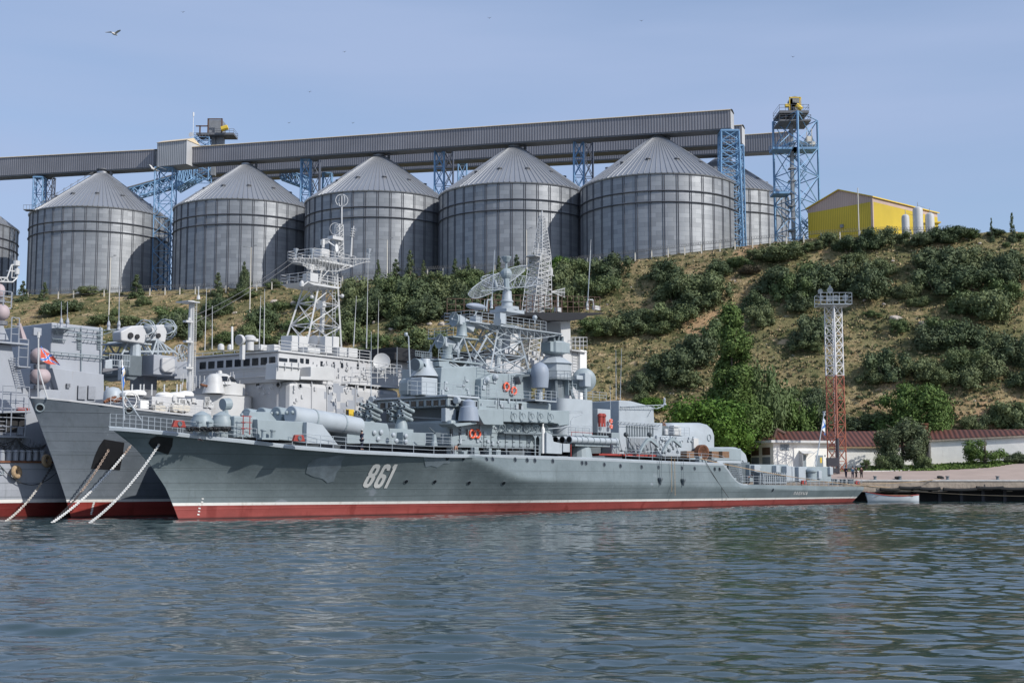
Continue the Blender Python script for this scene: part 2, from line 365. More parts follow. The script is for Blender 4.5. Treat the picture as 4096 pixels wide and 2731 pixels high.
def make_silo(R, He, Hr):
    root = empty('grain_silo', (0, 0, 0))
    n = 120; mb = MB(); mb.lathe((0, 0, -4), [(R, 0), (R, He+4)], n); mb.build('wall', 'galv_wall', root, smooth=True)
    mb = MB()
    for i in range(38):
        a = 2*math.pi*i/38; c, s = math.cos(a), math.sin(a)
        for da in (-.011, .011):
            cc, ss = math.cos(a+da), math.sin(a+da)
            mb.tube((cc*(R+.02), ss*(R+.02), -4), (cc*(R+.02), ss*(R+.02), He), .11, n=4)
    mb.build('stiffener_rib', 'rib_dark', root)
    for z in (He-4.3, He-7.0):
        q = MB(); q.torus((0, 0, z), R+.22, .16, n=96, m=5); q.build('wind_ring', 'rib_dark', root)
    q = MB(); q.lathe((0, 0, He), [(R+.25, -.25), (R+.35, 0), (R*.085, Hr), (R*.085, Hr+.35)], 90)
    for i in range(90):
        a = 2*math.pi*i/90; c, s = math.cos(a), math.sin(a)
        q.tube((c*(R+.4), s*(R+.4), He+.05), (c*R*.12, s*R*.12, He+Hr*.965), .13, .07, n=4)
    q.build('roof', 'galv_roof', root)
    q = MB()
    for k in range(120):
        a = 2*math.pi*k/120; q.tube((.53*R*math.cos(a), .53*R*math.sin(a), He+Hr*.475), (.53*R*math.cos(a+.052), .53*R*math.sin(a+.052), He+Hr*.475), .12, n=4)
    q.build('roof_band', 'galv_roof', root)
    for k in range(12):
        a = 2*math.pi*k/12+.2; rr = R*.68
        q = MB(); q.lathe((rr*math.cos(a), rr*math.sin(a), He+Hr*.34), [(.45, -.3), (.45, .35), (.7, .4), (.55, .65), (.1, .75)], 8); q.build('roof_vent', 'steel_dark', root)
    q = MB(); q.lathe((0, 0, He+Hr), [(1.2, .2), (1.2, .9), (1.7, 1.0), (1.7, 1.3)], 16); q.box((2.4, -1, Hr+He-.7), (3.1, -.3, Hr+He+.5)); q.build('top_hopper', 'steel_dark', root)
    return root
RS = 20.0
SIL = [(-195,1000,862,702,400.), (411,293,824,683,386.), (988,298,794,650,372.4), (1517,304,762,620,359.), (2058,305,729,585,345.5), (2632,315,692,547,332.), (2885,256,752,618,402.)]
lab = ['leftmost grey grain silo, cut off by the left edge of the photo', 'grey grain silo with a ladder up its cone roof, second from the left',
       'grey grain silo just right of the small roofed house on the gallery', 'grey grain silo behind the tall mast with the loop aerial',
       'grey grain silo behind the tall lattice mast of the support ship', 'largest grey grain silo at the right end of the front gallery', 'grey grain silo standing behind the right end blue tower, mostly hidden']
silo0 = None; siloP = []
for i, (px, r, ye, ya, Y) in enumerate(SIL):
    Yf = Y-RS; pe = at(px, ye, Yf); pc = at(px, ya, Y); X = pc.x
    gz = float(th(X, Y-RS*.8)); He = 24.0; Hr = 14.0
    z_e = at(px, ye, Yf).z
    if silo0 is None: silo0 = make_silo(RS, He, Hr); o = silo0
    else: o = copy_tree(silo0)
    o.location = (X, Y, z_e-He); o.rotation_euler = (0, 0, random.uniform(0, .08))
    tag(o, lab[i], 'silo', 'grain silos on the hilltop'); siloP.append((X, Y, z_e, Hr))
    print('silo', i, X, Y, 'eave', round(z_e, 1), 'apex', round(pc.z-z_e, 2), 'ground', round(gz, 1))
# ladder up roof of silo 2
X, Y, ze, Hr = siloP[1]
def roofp(a, u, h=0): 
    r = (RS+.35)*(1-u)+RS*.085*u; return Vector((X+r*math.cos(a), Y+r*math.sin(a), ze+Hr*u+h))
q = MB(); a0 = math.radians(222)
for k in range(9):
    u = .02+k*.11; p = roofp(a0, u); p2 = roofp(a0+.05/(1.1-u), u)
    for pp in (p, p2): q.tube(pp, pp+Vector((0, 0, 1.3)), .05, n=4)
    if k < 8:
        for pp, f in ((roofp(a0, u+.11), p), (roofp(a0+.05/(1.1-u-.11), u+.11), p2)):
            q.tube(f+Vector((0,0,.15)), pp+Vector((0,0,.15)), .07, n=4); q.tube(f+Vector((0,0,1.0)), pp+Vector((0,0,1.0)), .04, n=4)
        q.tube(p+Vector((0,0,1.3)), p2+Vector((0,0,1.3)), .04, n=4)
q.box(roofp(a0, 0)+Vector((-2.2, -2, -.2)), roofp(a0, 0)+Vector((.5, .5, 0)))
for s in range(4): q.tube(roofp(a0, 0)+Vector((-2.2+s*.9, -2, 0)), roofp(a0, 0)+Vector((-2.2+s*.9, -2, 1.2)), .05, n=4)
q.tube(roofp(a0, 0)+Vector((-2.2, -2, 1.2)), roofp(a0, 0)+Vector((.5, -2, 1.2)), .05, n=4)
tag(q.build('roof_ladder', 'steel_dark'), 'thin dark railed ladder climbing the cone roof of the second silo', 'ladder')
# ---------------------------------------------------------------- conveyor galleries
def corr_mat(name, c1, c2, sc_=1.0, axis=(1,0,0)):
    m = bpy.data.materials.new(name); m.use_nodes = True; n = m.node_tree.nodes; l = m.node_tree.links; b = n['Principled BSDF']; setinp(b, Roughness=.6)
    t = n.new('ShaderNodeTexCoord'); mp = n.new('ShaderNodeMapping'); l.new(t.outputs['Object'], mp.inputs[0])
    w_ = n.new('ShaderNodeTexWave'); w_.wave_type = 'BANDS'; w_.bands_direction = 'X' if axis[0] else 'Y'; w_.inputs['Scale'].default_value = sc_; l.new(mp.outputs[0], w_.inputs['Vector'])
    q = n.new('ShaderNodeMix'); q.data_type = 'RGBA'; q.inputs[6].default_value = c1+(1,); q.inputs[7].default_value = c2+(1,); l.new(w_.outputs[0], q.inputs[0])
    nz = n.new('ShaderNodeTexNoise'); nz.inputs['Scale'].default_value = .12; nz.inputs['Detail'].default_value = 6; l.new(t.outputs['Object'], nz.inputs['Vector'])
    h = n.new('ShaderNodeMix'); h.data_type = 'RGBA'; h.blend_type = 'MULTIPLY'; h.inputs[0].default_value = 1.0
    r = n.new('ShaderNodeMapRange'); r.inputs[1].default_value = .3; r.inputs[2].default_value = .7; r.inputs[3].default_value = .85; r.inputs[4].default_value = 1.1; l.new(nz.outputs[0], r.inputs[0])
    cc = n.new('ShaderNodeCombineColor')
    for i in range(3): l.new(r.outputs[0], cc.inputs[i])
    l.new(q.outputs[2], h.inputs[6]); l.new(cc.outputs[0], h.inputs[7]); l.new(h.outputs[2], b.inputs['Base Color'])
    bp = n.new('ShaderNodeBump'); bp.inputs['Strength'].default_value = .6; bp.inputs['Distance'].default_value = .06; l.new(w_.outputs[0], bp.inputs['Height']); l.new(bp.outputs[0], b.inputs['Normal'])
    M[name] = m
corr_mat('gallery_sheet', (.15, .147, .16), (.31, .305, .32), .42)
corr_mat('house_sheet', (.22, .23, .24), (.52, .52, .52), .5)
corr_mat('yellow_sheet', (.55, .40, .03), (.78, .58, .06), .6)
corr_mat('cream_sheet', (.50, .37, .31), (.62, .46, .38), .6)
corr_mat('rust_sheet', (.045, .018, .015), (.16, .06, .042), 0.36)
def gallery(name, L, Rr, wid, label, grp=None, ztop=None):
    """L, Rr = (px, ytop, ybot, Y) of the near face at each end"""
    a = at(L[0], L[1], L[3]); b = at(Rr[0], Rr[1], Rr[3]); a2 = at(L[0], L[2], L[3]); b2 = at(Rr[0], Rr[2], Rr[3])
    d = Vector((b.x-a.x, b.y-a.y, 0)); ln = d.length; ang = math.atan2(d.y, d.x)
    root = empty(name, (a.x, a.y, a2.z), ang); h = a.z-a2.z; dz = b2.z-a2.z; h2 = b.z-b2.z
    mb = MB(); mb.hexa([(0,0,.35),(ln,0,dz+.35),(ln,wid,dz+.35),(0,wid,.35)], [(0,0,h),(ln,0,dz+h2),(ln,wid,dz+h2),(0,wid,h)]); mb.build('cladding', 'gallery_sheet', root)
    mb = MB(); mb.hexa([(0,.1,0),(ln,.1,dz),(ln,wid-.1,dz),(0,wid-.1,0)], [(0,.1,.345),(ln,.1,dz+.345),(ln,wid-.1,dz+.345),(0,wid-.1,.345)]); mb.build('floor_girder', 'steel_dark', root)
    mb = MB(); seg = 7
    pts = [(wid*(k/seg)*1.04-wid*.02, .12+.55*math.sin(math.pi*k/seg)) for k in range(seg+1)]
    vs = [(-.15, y, h+z) for y, z in pts]+[(ln+.15, y, dz+h2+z) for y, z in pts]
    mb.add(vs, [(i, i+1, i+1+seg+1, i+seg+1) for i in range(seg)]); mb.build('roof', 'steel_grey', root)
    mb = MB(); mb.tube((-.1, -.12, h+.05), (ln+.1, -.12, dz+h2+.05), .13, n=4); mb.build('gutter', 'roof_edge', root)
    mb = MB(); mb.box((ln+.01, .15, dz+.4), (ln+.06, wid-.15, dz+h2-.05)); mb.build('end_panel', 'house_sheet', root)
    tag(root, label, 'conveyor gallery', grp); return root
Y6, Y2 = 336.-2.2, 355.-2.2
gallery('conveyor_gallery', (703, 594, 661, 378.), (2921, 440, 517, 322.5), 4.6, 'long front grey corrugated gallery running over the silo tops')
gallery('conveyor_gallery', (-250, 645, 722, 403.), (617, 600, 672, 380.), 4.6, 'short lower grey gallery left of the roofed house, over the left silos')
gallery('conveyor_gallery', (770, 641, 701, 418.), (2966, 502, 577, 356.), 4.6, 'second grey corrugated gallery seen just below the front one')
gallery('conveyor_gallery', (830, 690, 722, 470.), (3155, 529, 603, 385.), 4.6, 'hindmost grey gallery reaching the blue elevator tower at the right')
# roofed house on the gallery
p0 = at(688, 661, 375.); rt = empty('gallery_house', (p0.x, p0.y, p0.z), math.atan2(-55, 155))
hh = 7.0; wl_, wr_ = 5.2, 6.0
mb = MB(); mb.box((-wl_, 0, 0), (wr_*.8, 6.5, hh)); mb.build('cladding', 'house_sheet', rt)
mb = MB(); mb.add([(-wl_-.2,-.3,hh),(wr_*.8+.2,-.3,hh),(wr_*.8+.2,6.8,hh),(-wl_-.2,6.8,hh),(-wl_-.2,3.2,hh+1.4),(wr_*.8+.2,3.2,hh+1.4)], [(0,1,5,4),(1,2,5),(2,3,4,5),(3,0,4),(0,3,2,1)]); mb.build('roof', 'roof_edge', rt)
tag(rt, 'small corrugated house with a pitched roof where the two galleries meet', 'gallery house')
# ---------------------------------------------------------------- blue support towers
def tower(px0, px1, ytop, Y, label, dark=False, zbase=None, dep=None, n=9, r=.2, spread=0.0, name='support_tower'):
    a = at(px0, ytop, Y); b = at(px1, ytop, Y); dep = dep or (b.x-a.x); zb = th((a.x+b.x)/2, Y-2)-.5 if zbase is None else zbase
    cx = (a.x+b.x)/2; hw = (b.x-a.x)/2; root = empty(name, (cx, Y, zb)); H = a.z-zb
    s = 1+spread; mb = MB()
    lattice(mb, [(-hw*s, 0, 0), (hw*s, 0, 0), (hw*s, dep, 0), (-hw*s, dep, 0)], [(-hw, 0, H), (hw, 0, H), (hw, dep, H), (-hw, dep, H)], n, r, r*.55)
    mb.build('frame', 'truss_dark' if dark else 'truss_blue', root)
    mb = MB(); mb.box((-hw-.2, -.2, H-.35), (hw+.2, dep+.2, H)); mb.build('cap_beam', 'truss_blue' if not dark else 'truss_dark', root)
    tag(root, label, 'support tower', 'lattice towers carrying the galleries'); return root
tw = [(134,172,706,392,'pale blue lattice tower under the left gallery, at its left'), (620,690,668,377,'wide blue lattice tower under the roofed house'),
      (1204,1240,632,366,'blue lattice tower between the third and fourth silos'), (1738,1775,598,353,'blue lattice tower between the silos behind the loop aerial mast'),
      (2296,2335,560,339,'blue lattice tower left of the largest silo')]
for a, b, yt, Y, lb in tw: tower(a, b, yt, Y, lb, n=8)
tw = [(176,210,706,402,'dark lattice tower behind the pale one under the left gallery'), (1243,1277,634,376,'dark lattice tower right of the blue one between third and fourth silos'),
      (1777,1812,600,363,'dark lattice tower beside the blue one behind the loop aerial mast'), (2338,2372,560,350,'dark lattice tower beside the blue one left of the largest silo'),
      (1290,1325,690,408,'short blue tower under the rear gallery, between third and fourth silos'), (1832,1866,650,398,'short blue tower under the rear gallery, left of the largest two silos')]
for k, (a, b, yt, Y, lb) in enumerate(tw): tower(a, b, yt, Y, lb, dark=k < 4, n=8)
tower(2885, 2955, 519, 322.5, 'tall blue lattice tower under the right end of the front gallery', n=12, spread=.32, r=.24)
tower(2955, 2974, 580, 354., 'slim blue tower behind the right end of the front gallery', n=12, spread=.3, dep=4.4)
# inclined blue bridge (left) and rear conveyor
a = at(500, 800, 424); b = at(800, 716, 430); mb = MB(); off = Vector((0, 3.2, 0)); up = Vector((0, 0, 3.4)); root = empty('inclined_conveyor', a)
Z0 = a.copy()
lattice(mb, [Vector((0,0,0)), off, off+up, up], [b-Z0, b-Z0+off, b-Z0+off+up, b-Z0+up], 9, .22, .15); mb.build('frame', 'truss_blue', root)
mb = MB(); mb.extr([up+Vector((0,-.2,.3)), up+off+Vector((0,0,.3)), up+off+Vector((0,0,.7)), up+Vector((0,-.2,.7))], b-Z0); mb.build('belt_cover', 'steel_dark', root)
tag(root, 'inclined blue lattice conveyor rising between the first silos', 'conveyor')
a = at(700, 752, 424); b = at(812, 690, 432); mb = MB(); root = empty('inclined_conveyor', a); Z0 = a.copy()
for kk in range(2):
    o_ = Vector((0, 4*kk, 0)); lattice(mb, [o_, o_+off, o_+off+up*1.6, o_+up*1.6], [b-Z0+o_, b-Z0+off+o_, b-Z0+off+o_+up*1.6, b-Z0+up*1.6+o_], 7, .22, .15)
mb.build('frame', 'truss_blue', root); tag(root, 'dense blue truss under the roofed house, behind the wide tower', 'conveyor')
a = at(1120, 712, 412); b = at(1250, 760, 412); mb = MB(); root = empty('inclined_conveyor', a); Z0 = a.copy()
lattice(mb, [Vector((0,0,0)), off, off+up, up], [b-Z0, b-Z0+off, b-Z0+off+up, b-Z0+up], 6, .22, .15); mb.build('frame', 'truss_blue', root); tag(root, 'light blue truss sloping down between the second pair of silos', 'conveyor')
# elevator head behind the left
def tlat(root, px0, px1, y0, y1, Y, org, n=5, r=.18, m='truss_blue', nm='frame', dep=None):
    a = at(px0, y0, Y)-org; b = at(px1, y0, Y)-org; zt = (at(px0, y1, Y)-org).z; d = dep or (b.x-a.x); mb = MB()
    lattice(mb, [(a.x,a.y,a.z),(b.x,a.y,a.z),(b.x,a.y+d,a.z),(a.x,a.y+d,a.z)], [(a.x,a.y,zt),(b.x,a.y,zt),(b.x,a.y+d,zt),(a.x,a.y+d,zt)], n, r); return mb.build(nm, m, root)
def pbox(mb, px0, px1, y0, y1, Y, dep, org=Vector((0,0,0))):
    a = at(px0, y0, Y)-org; b = at(px1, y1, Y)-org; return mb.box((a.x, a.y, b.z), (b.x, a.y+dep, a.z))
def prail(mb, px0, px1, y0, Y, dep, org, h=1.2, n=5, r=.05):
    a = at(px0, y0, Y)-org; b = at(px1, y0, Y)-org
    for yy in (0, dep):
        for k in range(n+1):
            x = a.x+(b.x-a.x)*k/n; mb.tube((x, a.y+yy, a.z), (x, a.y+yy, a.z+h), r, n=4)
        for q in (.5, 1): mb.tube((a.x, a.y+yy, a.z+h*q), (b.x, a.y+yy, a.z+h*q), r, n=4)
    for x in (a.x, b.x):
        for q in (.5, 1): mb.tube((x, a.y, a.z+h*q), (x, a.y+dep, a.z+h*q), r, n=4)
org = at(840, 700, 395); root = empty('grain_elevator', org)
tlat(root, 774, 832, 720, 548, 393, org, 5)
mb = MB(); pbox(mb, 832, 888, 480, 535, 395, 5, org); pbox(mb, 846, 858, 535, 700, 396, 2, org); pbox(mb, 866, 892, 535, 640, 396, 2, org); mb.build('casing', 'steel_grey', root)
mb = MB(); pbox(mb, 785, 935, 531, 539, 393, 6, org); prail(mb, 850, 935, 531, 393, 6, org); prail(mb, 772, 835, 548, 392, 4, org); mb.build('platform', 'steel_dark', root)
mb = MB(); pbox(mb, 830, 834, 476, 530, 393, .3, org); pbox(mb, 885, 889, 474, 530, 393, .3, org); pbox(mb, 783, 832, 502, 506, 393, .4, org); pbox(mb, 797, 801, 502, 548, 393, .4, org); pbox(mb, 830, 889, 474, 478, 393, .3, org); mb.build('hoist_frame', 'brown_steel', root)
mb = MB(); a = at(886, 517, 392)-org; mb.tube(a, a+Vector((1.9, 0, .6)), .8, n=8); mb.build('motor', 'yellow_paint', root)
mb = MB(); a = at(772, 548, 392)-org; t_ = at(774, 450, 392)-org; mb.tube(a, t_, .08, n=5); mb.tube(at(774, 466, 392)-org, t_, .22, n=6); mb.build('aerial', 'white_paint', root)
mb = MB(); mb.lathe(at(766, 540, 392)-org, [(.1, 0), (.7, .2), (.8, .35)], 12, (-.4, -1, .1)); mb.build('dish', 'white_paint', root)
tag(root, 'grey elevator head with yellow motor above the left gallery house', 'grain elevator')
# right blue elevator tower
Yt = 330.; org = at(3180, 950, Yt); org.z = th(org.x, Yt)-.5; root = empty('elevator_tower', org, 0)
A_ = at(3092, 487, Yt+4)-org; B_ = at(3190, 476, Yt-6)-org; C_ = at(3269, 487, Yt+3)-org; zt = A_.z; D_ = Vector((A_.x+C_.x-B_.x, A_.y+C_.y-B_.y, 0))
bs = [Vector((v.x, v.y, 0)) for v in (A_, B_, C_, D_)]; tp = [Vector((v.x, v.y, zt)) for v in bs]
mb = MB(); lattice(mb, bs, tp, 5, .30, .14)
mb.build('frame', 'truss_blue', root)
mb = MB()
for lev in (.03, .23, .43, .63):        # stair flights
    z0, z1 = zt*lev, zt*(lev+.17); xa, xb = A_.x+2.0, A_.x+7.5
    if int(lev*10) % 4: xa, xb = xb, xa
    for yy in (0, 1.0):
        mb.tube((xa, yy, z0), (xb, yy, z1), .14, n=4); mb.tube((xa, yy, z0+1), (xb, yy, z1+1), .07, n=4)
    for k in range(14):
        u = k/14; mb.tube((xa+(xb-xa)*u, 0, z0+(z1-z0)*u), (xa+(xb-xa)*u, 1, z0+(z1-z0)*u), .07, n=4)
mb.build('stairs', 'truss_blue', root)
mb = MB(); pbox(mb, 3159, 3183, 395, 955, Yt-1, 1.6, org)
for k in range(9):
    yy = 520+k*50; pbox(mb, 3157, 3185, yy, yy+4, Yt-1.2, 2, org)
mb.build('elevator_leg', 'steel_grey', root)
for (x0, x1, y, m) in ((3092, 3195, 592, 'truss_blue'), (3170, 3268, 592, 'truss_blue'), (3095, 3160, 770, 'truss_blue')):
    mb = MB(); pbox(mb, x0, x1, y-4, y+4, Yt-3, 5, org); prail(mb, x0, x1, y-4, Yt-3, 5, org); mb.build('landing', m, root)
mb = MB(); pbox(mb, 3228, 3250, 545, 566, Yt-2, 2, org); pbox(mb, 3226, 3230, 516, 588, Yt-2, .3, org); pbox(mb, 3246, 3250, 516, 588, Yt-2, .3, org); pbox(mb, 3200, 3262, 566, 580, Yt-1, 2, org); mb.build('gearbox', 'concrete_post', root)
mb = MB(); pbox(mb, 3118, 3236, 442, 452, Yt-4, 8, org); prail(mb, 3118, 3236, 442, Yt-4, 8, org, 1.5); pbox(mb, 3118, 3244, 478, 484, Yt-4, 8, org); prail(mb, 3118, 3244, 478, Yt-4, 8, org); pbox(mb, 3160, 3200, 452, 478, Yt-2, 4, org); mb.build('head_platform', 'steel_dark', root)
mb = MB(); a = at(3178, 412, Yt)-org; mb.lathe(a+Vector((0,-1,0)), [(1.4, 0), (1.6, .3), (1.6, 2.4), (1.2, 2.8)], 16, (0, 1, 0)); pbox(mb, 3160, 3196, 412, 442, Yt-1, 2.6, org); mb.build('head_pulley', 'steel_grey', root)
mb = MB(); a = at(3185, 420, Yt-2)-org; mb.tube(a, a+Vector((1.4, 0, -1.2)), .6, n=8); a = at(3140, 424, Yt-2)-org; mb.tube(a, a+Vector((.9, 0, 0)), .5, n=8)
for x in (3157, 3198, 3202): pbox(mb, x, x+4, 389, 440, Yt-2+(x == 3202)*3, .3, org)
pbox(mb, 3157, 3202, 388, 392, Yt-2, .3, org); mb.build('motor', 'yellow_paint', root)
tag(root, 'free-standing blue elevator tower with a yellow motor on top, left of the yellow shed', 'elevator tower')
# ---------------------------------------------------------------- yellow shed and tanks
Ls, Cs, Bs = at(3230, 800, 326), at(3489, 790, 312), at(3640, 799, 336); zb = th(Cs.x, 312)-1; zt = Cs.z
org = Vector((Cs.x, Cs.y, zb)); root = empty('yellow_shed', org); L = Vector((Ls.x, Ls.y, 0)); Cc = Vector((Cs.x, Cs.y, 0)); Bc = Vector((Bs.x, Bs.y, 0)); Dd = L+Bc-Cc
ang = math.atan2((Cc-L).y, (Cc-L).x); wS = (Cc-L).length; dS = (Bc-Cc).length
root.rotation_euler = (0, 0, ang); Hs = zt-zb; rise = 3.3
mb = MB(); dv = Vector((0, dS, 0))
mb.extr([(-wS,0,0),(0,0,0),(0,0,Hs-1.0),(-wS,0,Hs-1.0)], (0, dS, 0)); mb.build('wall', 'yellow_sheet', root)
mb = MB(); mb.extr([(-wS,.0,Hs-.995),(0,0,Hs-.995),(0,0,Hs+.2),(-wS*.5,0,Hs+rise),(-wS,0,Hs+.2)], (0, dS, 0)); mb.build('gable', 'cream_sheet', root)
mb = MB(); mb.hexa([(-wS*.5,-.4,Hs+rise),(.4,-.4,Hs+.0),(.4,dS+.4,Hs+.0),(-wS*.5,dS+.4,Hs+rise)], [(-wS*.5,-.4,Hs+rise+.25),(.4,-.4,Hs+.25),(.4,dS+.4,Hs+.25),(-wS*.5,dS+.4,Hs+rise+.25)])
mb.hexa([(-wS-.4,-.4,Hs),(-wS*.5,-.4,Hs+rise),(-wS*.5,dS+.4,Hs+rise),(-wS-.4,dS+.4,Hs)], [(-wS-.4,-.4,Hs+.25),(-wS*.5,-.4,Hs+rise+.25),(-wS*.5,dS+.4,Hs+rise+.25),(-wS-.4,dS+.4,Hs+.25)]); mb.build('roof', 'yellow_paint', root)
for x0, x1 in ((-wS+2.3, -wS+8.2), (-7.5, -3.8)):
    mb = MB(); mb.box((x0, -.04, 0), (x1, -.01, 3.4)); mb.build('window', 'black', root)
mb = MB(); mb.box((-.45, -.08, 0), (.08, .3, Hs+.2)); mb.build('corner_trim', 'cream_sheet', root)
mb = MB(); mb.box((-9, -.5, 6.2), (-8.2, -.02, 7)); mb.build('lamp', 'steel_grey', root)
tag(root, 'bright yellow corrugated shed with a gable roof on the hilltop', 'shed')
def pole(px, yt, yb, Y, label, arms=1, r=.13, name='lamp_post', base=None):
    b = hit(px, yb) if base is None else base
    if Y: b = at(px, yb, Y); b.z = min(b.z, th(b.x, Y))
    t = at(px, yt, b.y); root = empty(name, b); h = t.z-b.z; q = MB(); q.tube((0,0,-.5), (0,0,h), r*1.25, r*.8, n=8); q.build('pole', 'concrete_post', root)
    if arms:
        q = MB(); q.tube((0,0,h-.1), (1.0,0,h+.5), .05, n=5)
        if arms > 1: q.tube((0,0,h-.1), (-1.6,0,h+.2), .05, n=5); q.box((-2.1,-.12,h+.15), (-1.4,.12,h+.3))
        q.box((.8,-.14,h+.45), (1.5,.14,h+.65)); q.build('lamp_arm', 'steel_grey', root)
    return tag(root, label, 'lamp post', 'poles along the silo fence')
tag(pole(3436, 752, 935, 306, 'white pole in front of the yellow shed', 0), group=None)
for (px, yt, yb, Y, lb, ar) in ((438, 1030, 1172, 338.5, 'pale lamp post in front of the second silo', 1), (1001, 990, 1148, 332, 'pale lamp post with two arms at the third silo', 2), (1548, 960, 1120, 327, 'pale lamp post right of the loop aerial mast, fourth silo', 2), (2106, 920, 1075, 319, 'pale lamp post beside the tall lattice mast, fifth silo', 2)):
    pole(px, yt, yb, Y, lb, ar)
for px, w_, yt, yb, hgt, lb in ((3621, 31, 858, 945, 0, 'leftmost and slim white tank beside the yellow shed'), (3670, 40, 828, 945, 0, 'tallest rusty-topped white tank beside the yellow shed'), (3718, 36, 852, 940, 0, 'rightmost stubby white tank beside the yellow shed')):
    a = at(px, yt, 304); r = (at(px+w_/2, yt, 304)-a).x; zb = th(a.x, 304)-.5; H = a.z-zb
    root = empty('storage_tank', (a.x, 304, zb)); q = MB(); q.lathe((0,0,0), [(r,0),(r,H-.9),(r*.9,H-.35),(r*.5,H-.05),(.1,H)], 20); q.build('shell', 'ship_white', root, smooth=True)
    q = MB(); q.tube((0,0,H-.1), (0,0,H+1.1), .07); q.tube((0,0,H+.4), (1.8,0,H-.2), .04); q.build('vent_pipe', 'steel_grey', root)
    tag(root, lb, 'tank', 'white tanks on the hilltop')
mb = MB(); a = at(3640, 880, 325); mb.box((a.x-3, 325, a.z-8), (a.x+7, 331, a.z-.8)); root = empty('low_shed', (0,0,0)); mb.build('wall', 'yellow_sheet', root)
mb = MB(); mb.hexa([(a.x-3.5,324.6,a.z-.8),(a.x+7.6,324.6,a.z-.8),(a.x+7.6,331,a.z-.8),(a.x-3.5,331,a.z-.8)], [(a.x-3.5,325.5,a.z+.4),(a.x+7.6,324.6,a.z-.5),(a.x+7.6,331,a.z-.5),(a.x-3.5,331,a.z+.4)]); mb.build('roof', 'yellow_paint', root); tag(root, 'low yellow shed behind the white tanks', 'shed')
# fence
FP = [(50,1176),(112,1174),(172,1173),(234,1170),(295,1168),(417,1166),(478,1164),(539,1160),(600,1156),(661,1152),(720,1150),(782,1148),(843,1145),(904,1142),(965,1138),(1027,1135),(1088,1130),(1149,1126),(1212,1122),(1290,1120),(1370,1116),(1460,1112),(1550,1110),(1645,1104),(1710,1102),(1772,1099),(1840,1096),(1900,1094),(1980,1090),(2060,1085),(2140,1079),(2230,1072),(2310,1066),(2350,1062),(2400,1056),(2470,1048),(2541,1039),(2607,1029),(2673,1020),(2739,1012),(2806,1004),(2880,996),(2940,988),(3010,978),(3080,970),(3146,962),(3215,955),(3285,950),(3360,945),(3440,944),(3520,942),(3560,940),(3642,937),(3720,935),(3800,934)]
root = empty('perimeter_fence', hit(50, 1178)); o0 = Vector(root.location); tops = []; mb0 = None
for k, (px, py) in enumerate(FP):
    Yc = float(np.interp((px-2048)/F*320, _cx, _cy)); p = at(px, py, Yc-.4); p.z = th(p.x, p.y)-.2; tops.append(p+Vector((0,0,2.2)))
    q = MB(); q.box((-.14, -.12, 0), (.14, .12, 2.2)); q.build('post', 'concrete_post', root, loc=p-o0)
q = MB()
for a, b in zip(tops[:-1], tops[1:]):
    for h in (-.05, -1.0, -2.0): q.tube(a-o0+Vector((0,0,h)), b-o0+Vector((0,0,h)), .045, n=4)
    nseg = 14
    for s in range(nseg):
        c = a.lerp(b, (s+.5)/nseg)-o0+Vector((0,0,.35)); q.torus(c, .36, .025, (1, .25*(-1)**s, 0), n=8, m=3)
q.build('barbed_wire', 'wire', root); tag(root, 'long fence of pale concrete posts with coiled barbed wire along the hilltop edge', 'fence')
# ---------------------------------------------------------------- ship helpers (local frame: x aft, -y towards the camera side, z up)
class Ship:
    def __init__(s, name, O, ang, label, cat):
        s.O = Vector((O[0], O[1], 0)); s.a = Vector((math.cos(ang), math.sin(ang), 0)); s.b = Vector((-math.sin(ang), math.cos(ang), 0)); s.ang = ang
        s.root = empty(name, s.O, ang); tag(s.root, label, cat)
    def W(s, x, y, z): return s.O+s.a*x+s.b*y+Vector((0, 0, z))
    def P(s, px, py, t=0.0):             # local point on the lengthwise plane y = -t
        d = ray(px, py); o = Vector((0, 0, HC)); k = (-t-(o-s.O).dot(s.b))/d.dot(s.b); p = o+d*k
        return Vector(((p-s.O).dot(s.a), -t, p.z))
    def X(s, px, py, x):                 # local point on the crosswise plane x = const
        d = ray(px, py); o = Vector((0, 0, HC)); k = (x-(o-s.O).dot(s.a))/d.dot(s.a); p = o+d*k
        return Vector((x, (p-s.O).dot(s.b), p.z))
    def px(s, x, y, z): return proj(s.W(x, y, z))
    def prism(s, name, poly, t0, t1, m, parent=None, bevel=0.04, mb=None):
        P = [s.P(a, b, t0) for a, b in poly]; q = mb or MB(); q.extr(P, (0, t0-t1, 0))
        if mb is None: return q.build(name, m, parent or s.root, bevel=bevel)
    def bx(s, name, x0, x1, yt, yb, t0, t1, m, parent=None, mb=None, bevel=0.04, at1=False):
        A = s.P(x0, yt, t0); B = s.P(x0, yb, t0); Cx = s.P(x1, yt, t0).x; q = mb or MB(); q.box((A.x, -t0, B.z), (Cx, -t1, A.z))
        if mb is None: return q.build(name, m, parent or s.root, bevel=bevel)
def rail(mb, pts, h=1.0, step=2.2, r=.022, n=3):
    L = [Vector(p) for p in pts]
    for a, b in zip(L[:-1], L[1:]):
        k = max(1, int(round((b-a).length/step)))
        for i in range(k+(b is L[-1])):
            p = a.lerp(b, i/k); mb.tube(p, p+Vector((0,0,h)), r*1.5, n=4)
        for q in range(1, n+1): mb.tube(a+Vector((0,0,h*q/n)), b+Vector((0,0,h*q/n)), r, n=4, caps=False)
def ladder(mb, a, b, w=.4, n=10, r=.025, side=Vector((1,0,0))):
    a = Vector(a); b = Vector(b); sd = side*w/2
    mb.tube(a-sd, b-sd, r, n=4); mb.tube(a+sd, b+sd, r, n=4)
    for i in range(n): p = a.lerp(b, (i+.5)/n); mb.tube(p-sd, p+sd, r, n=4)
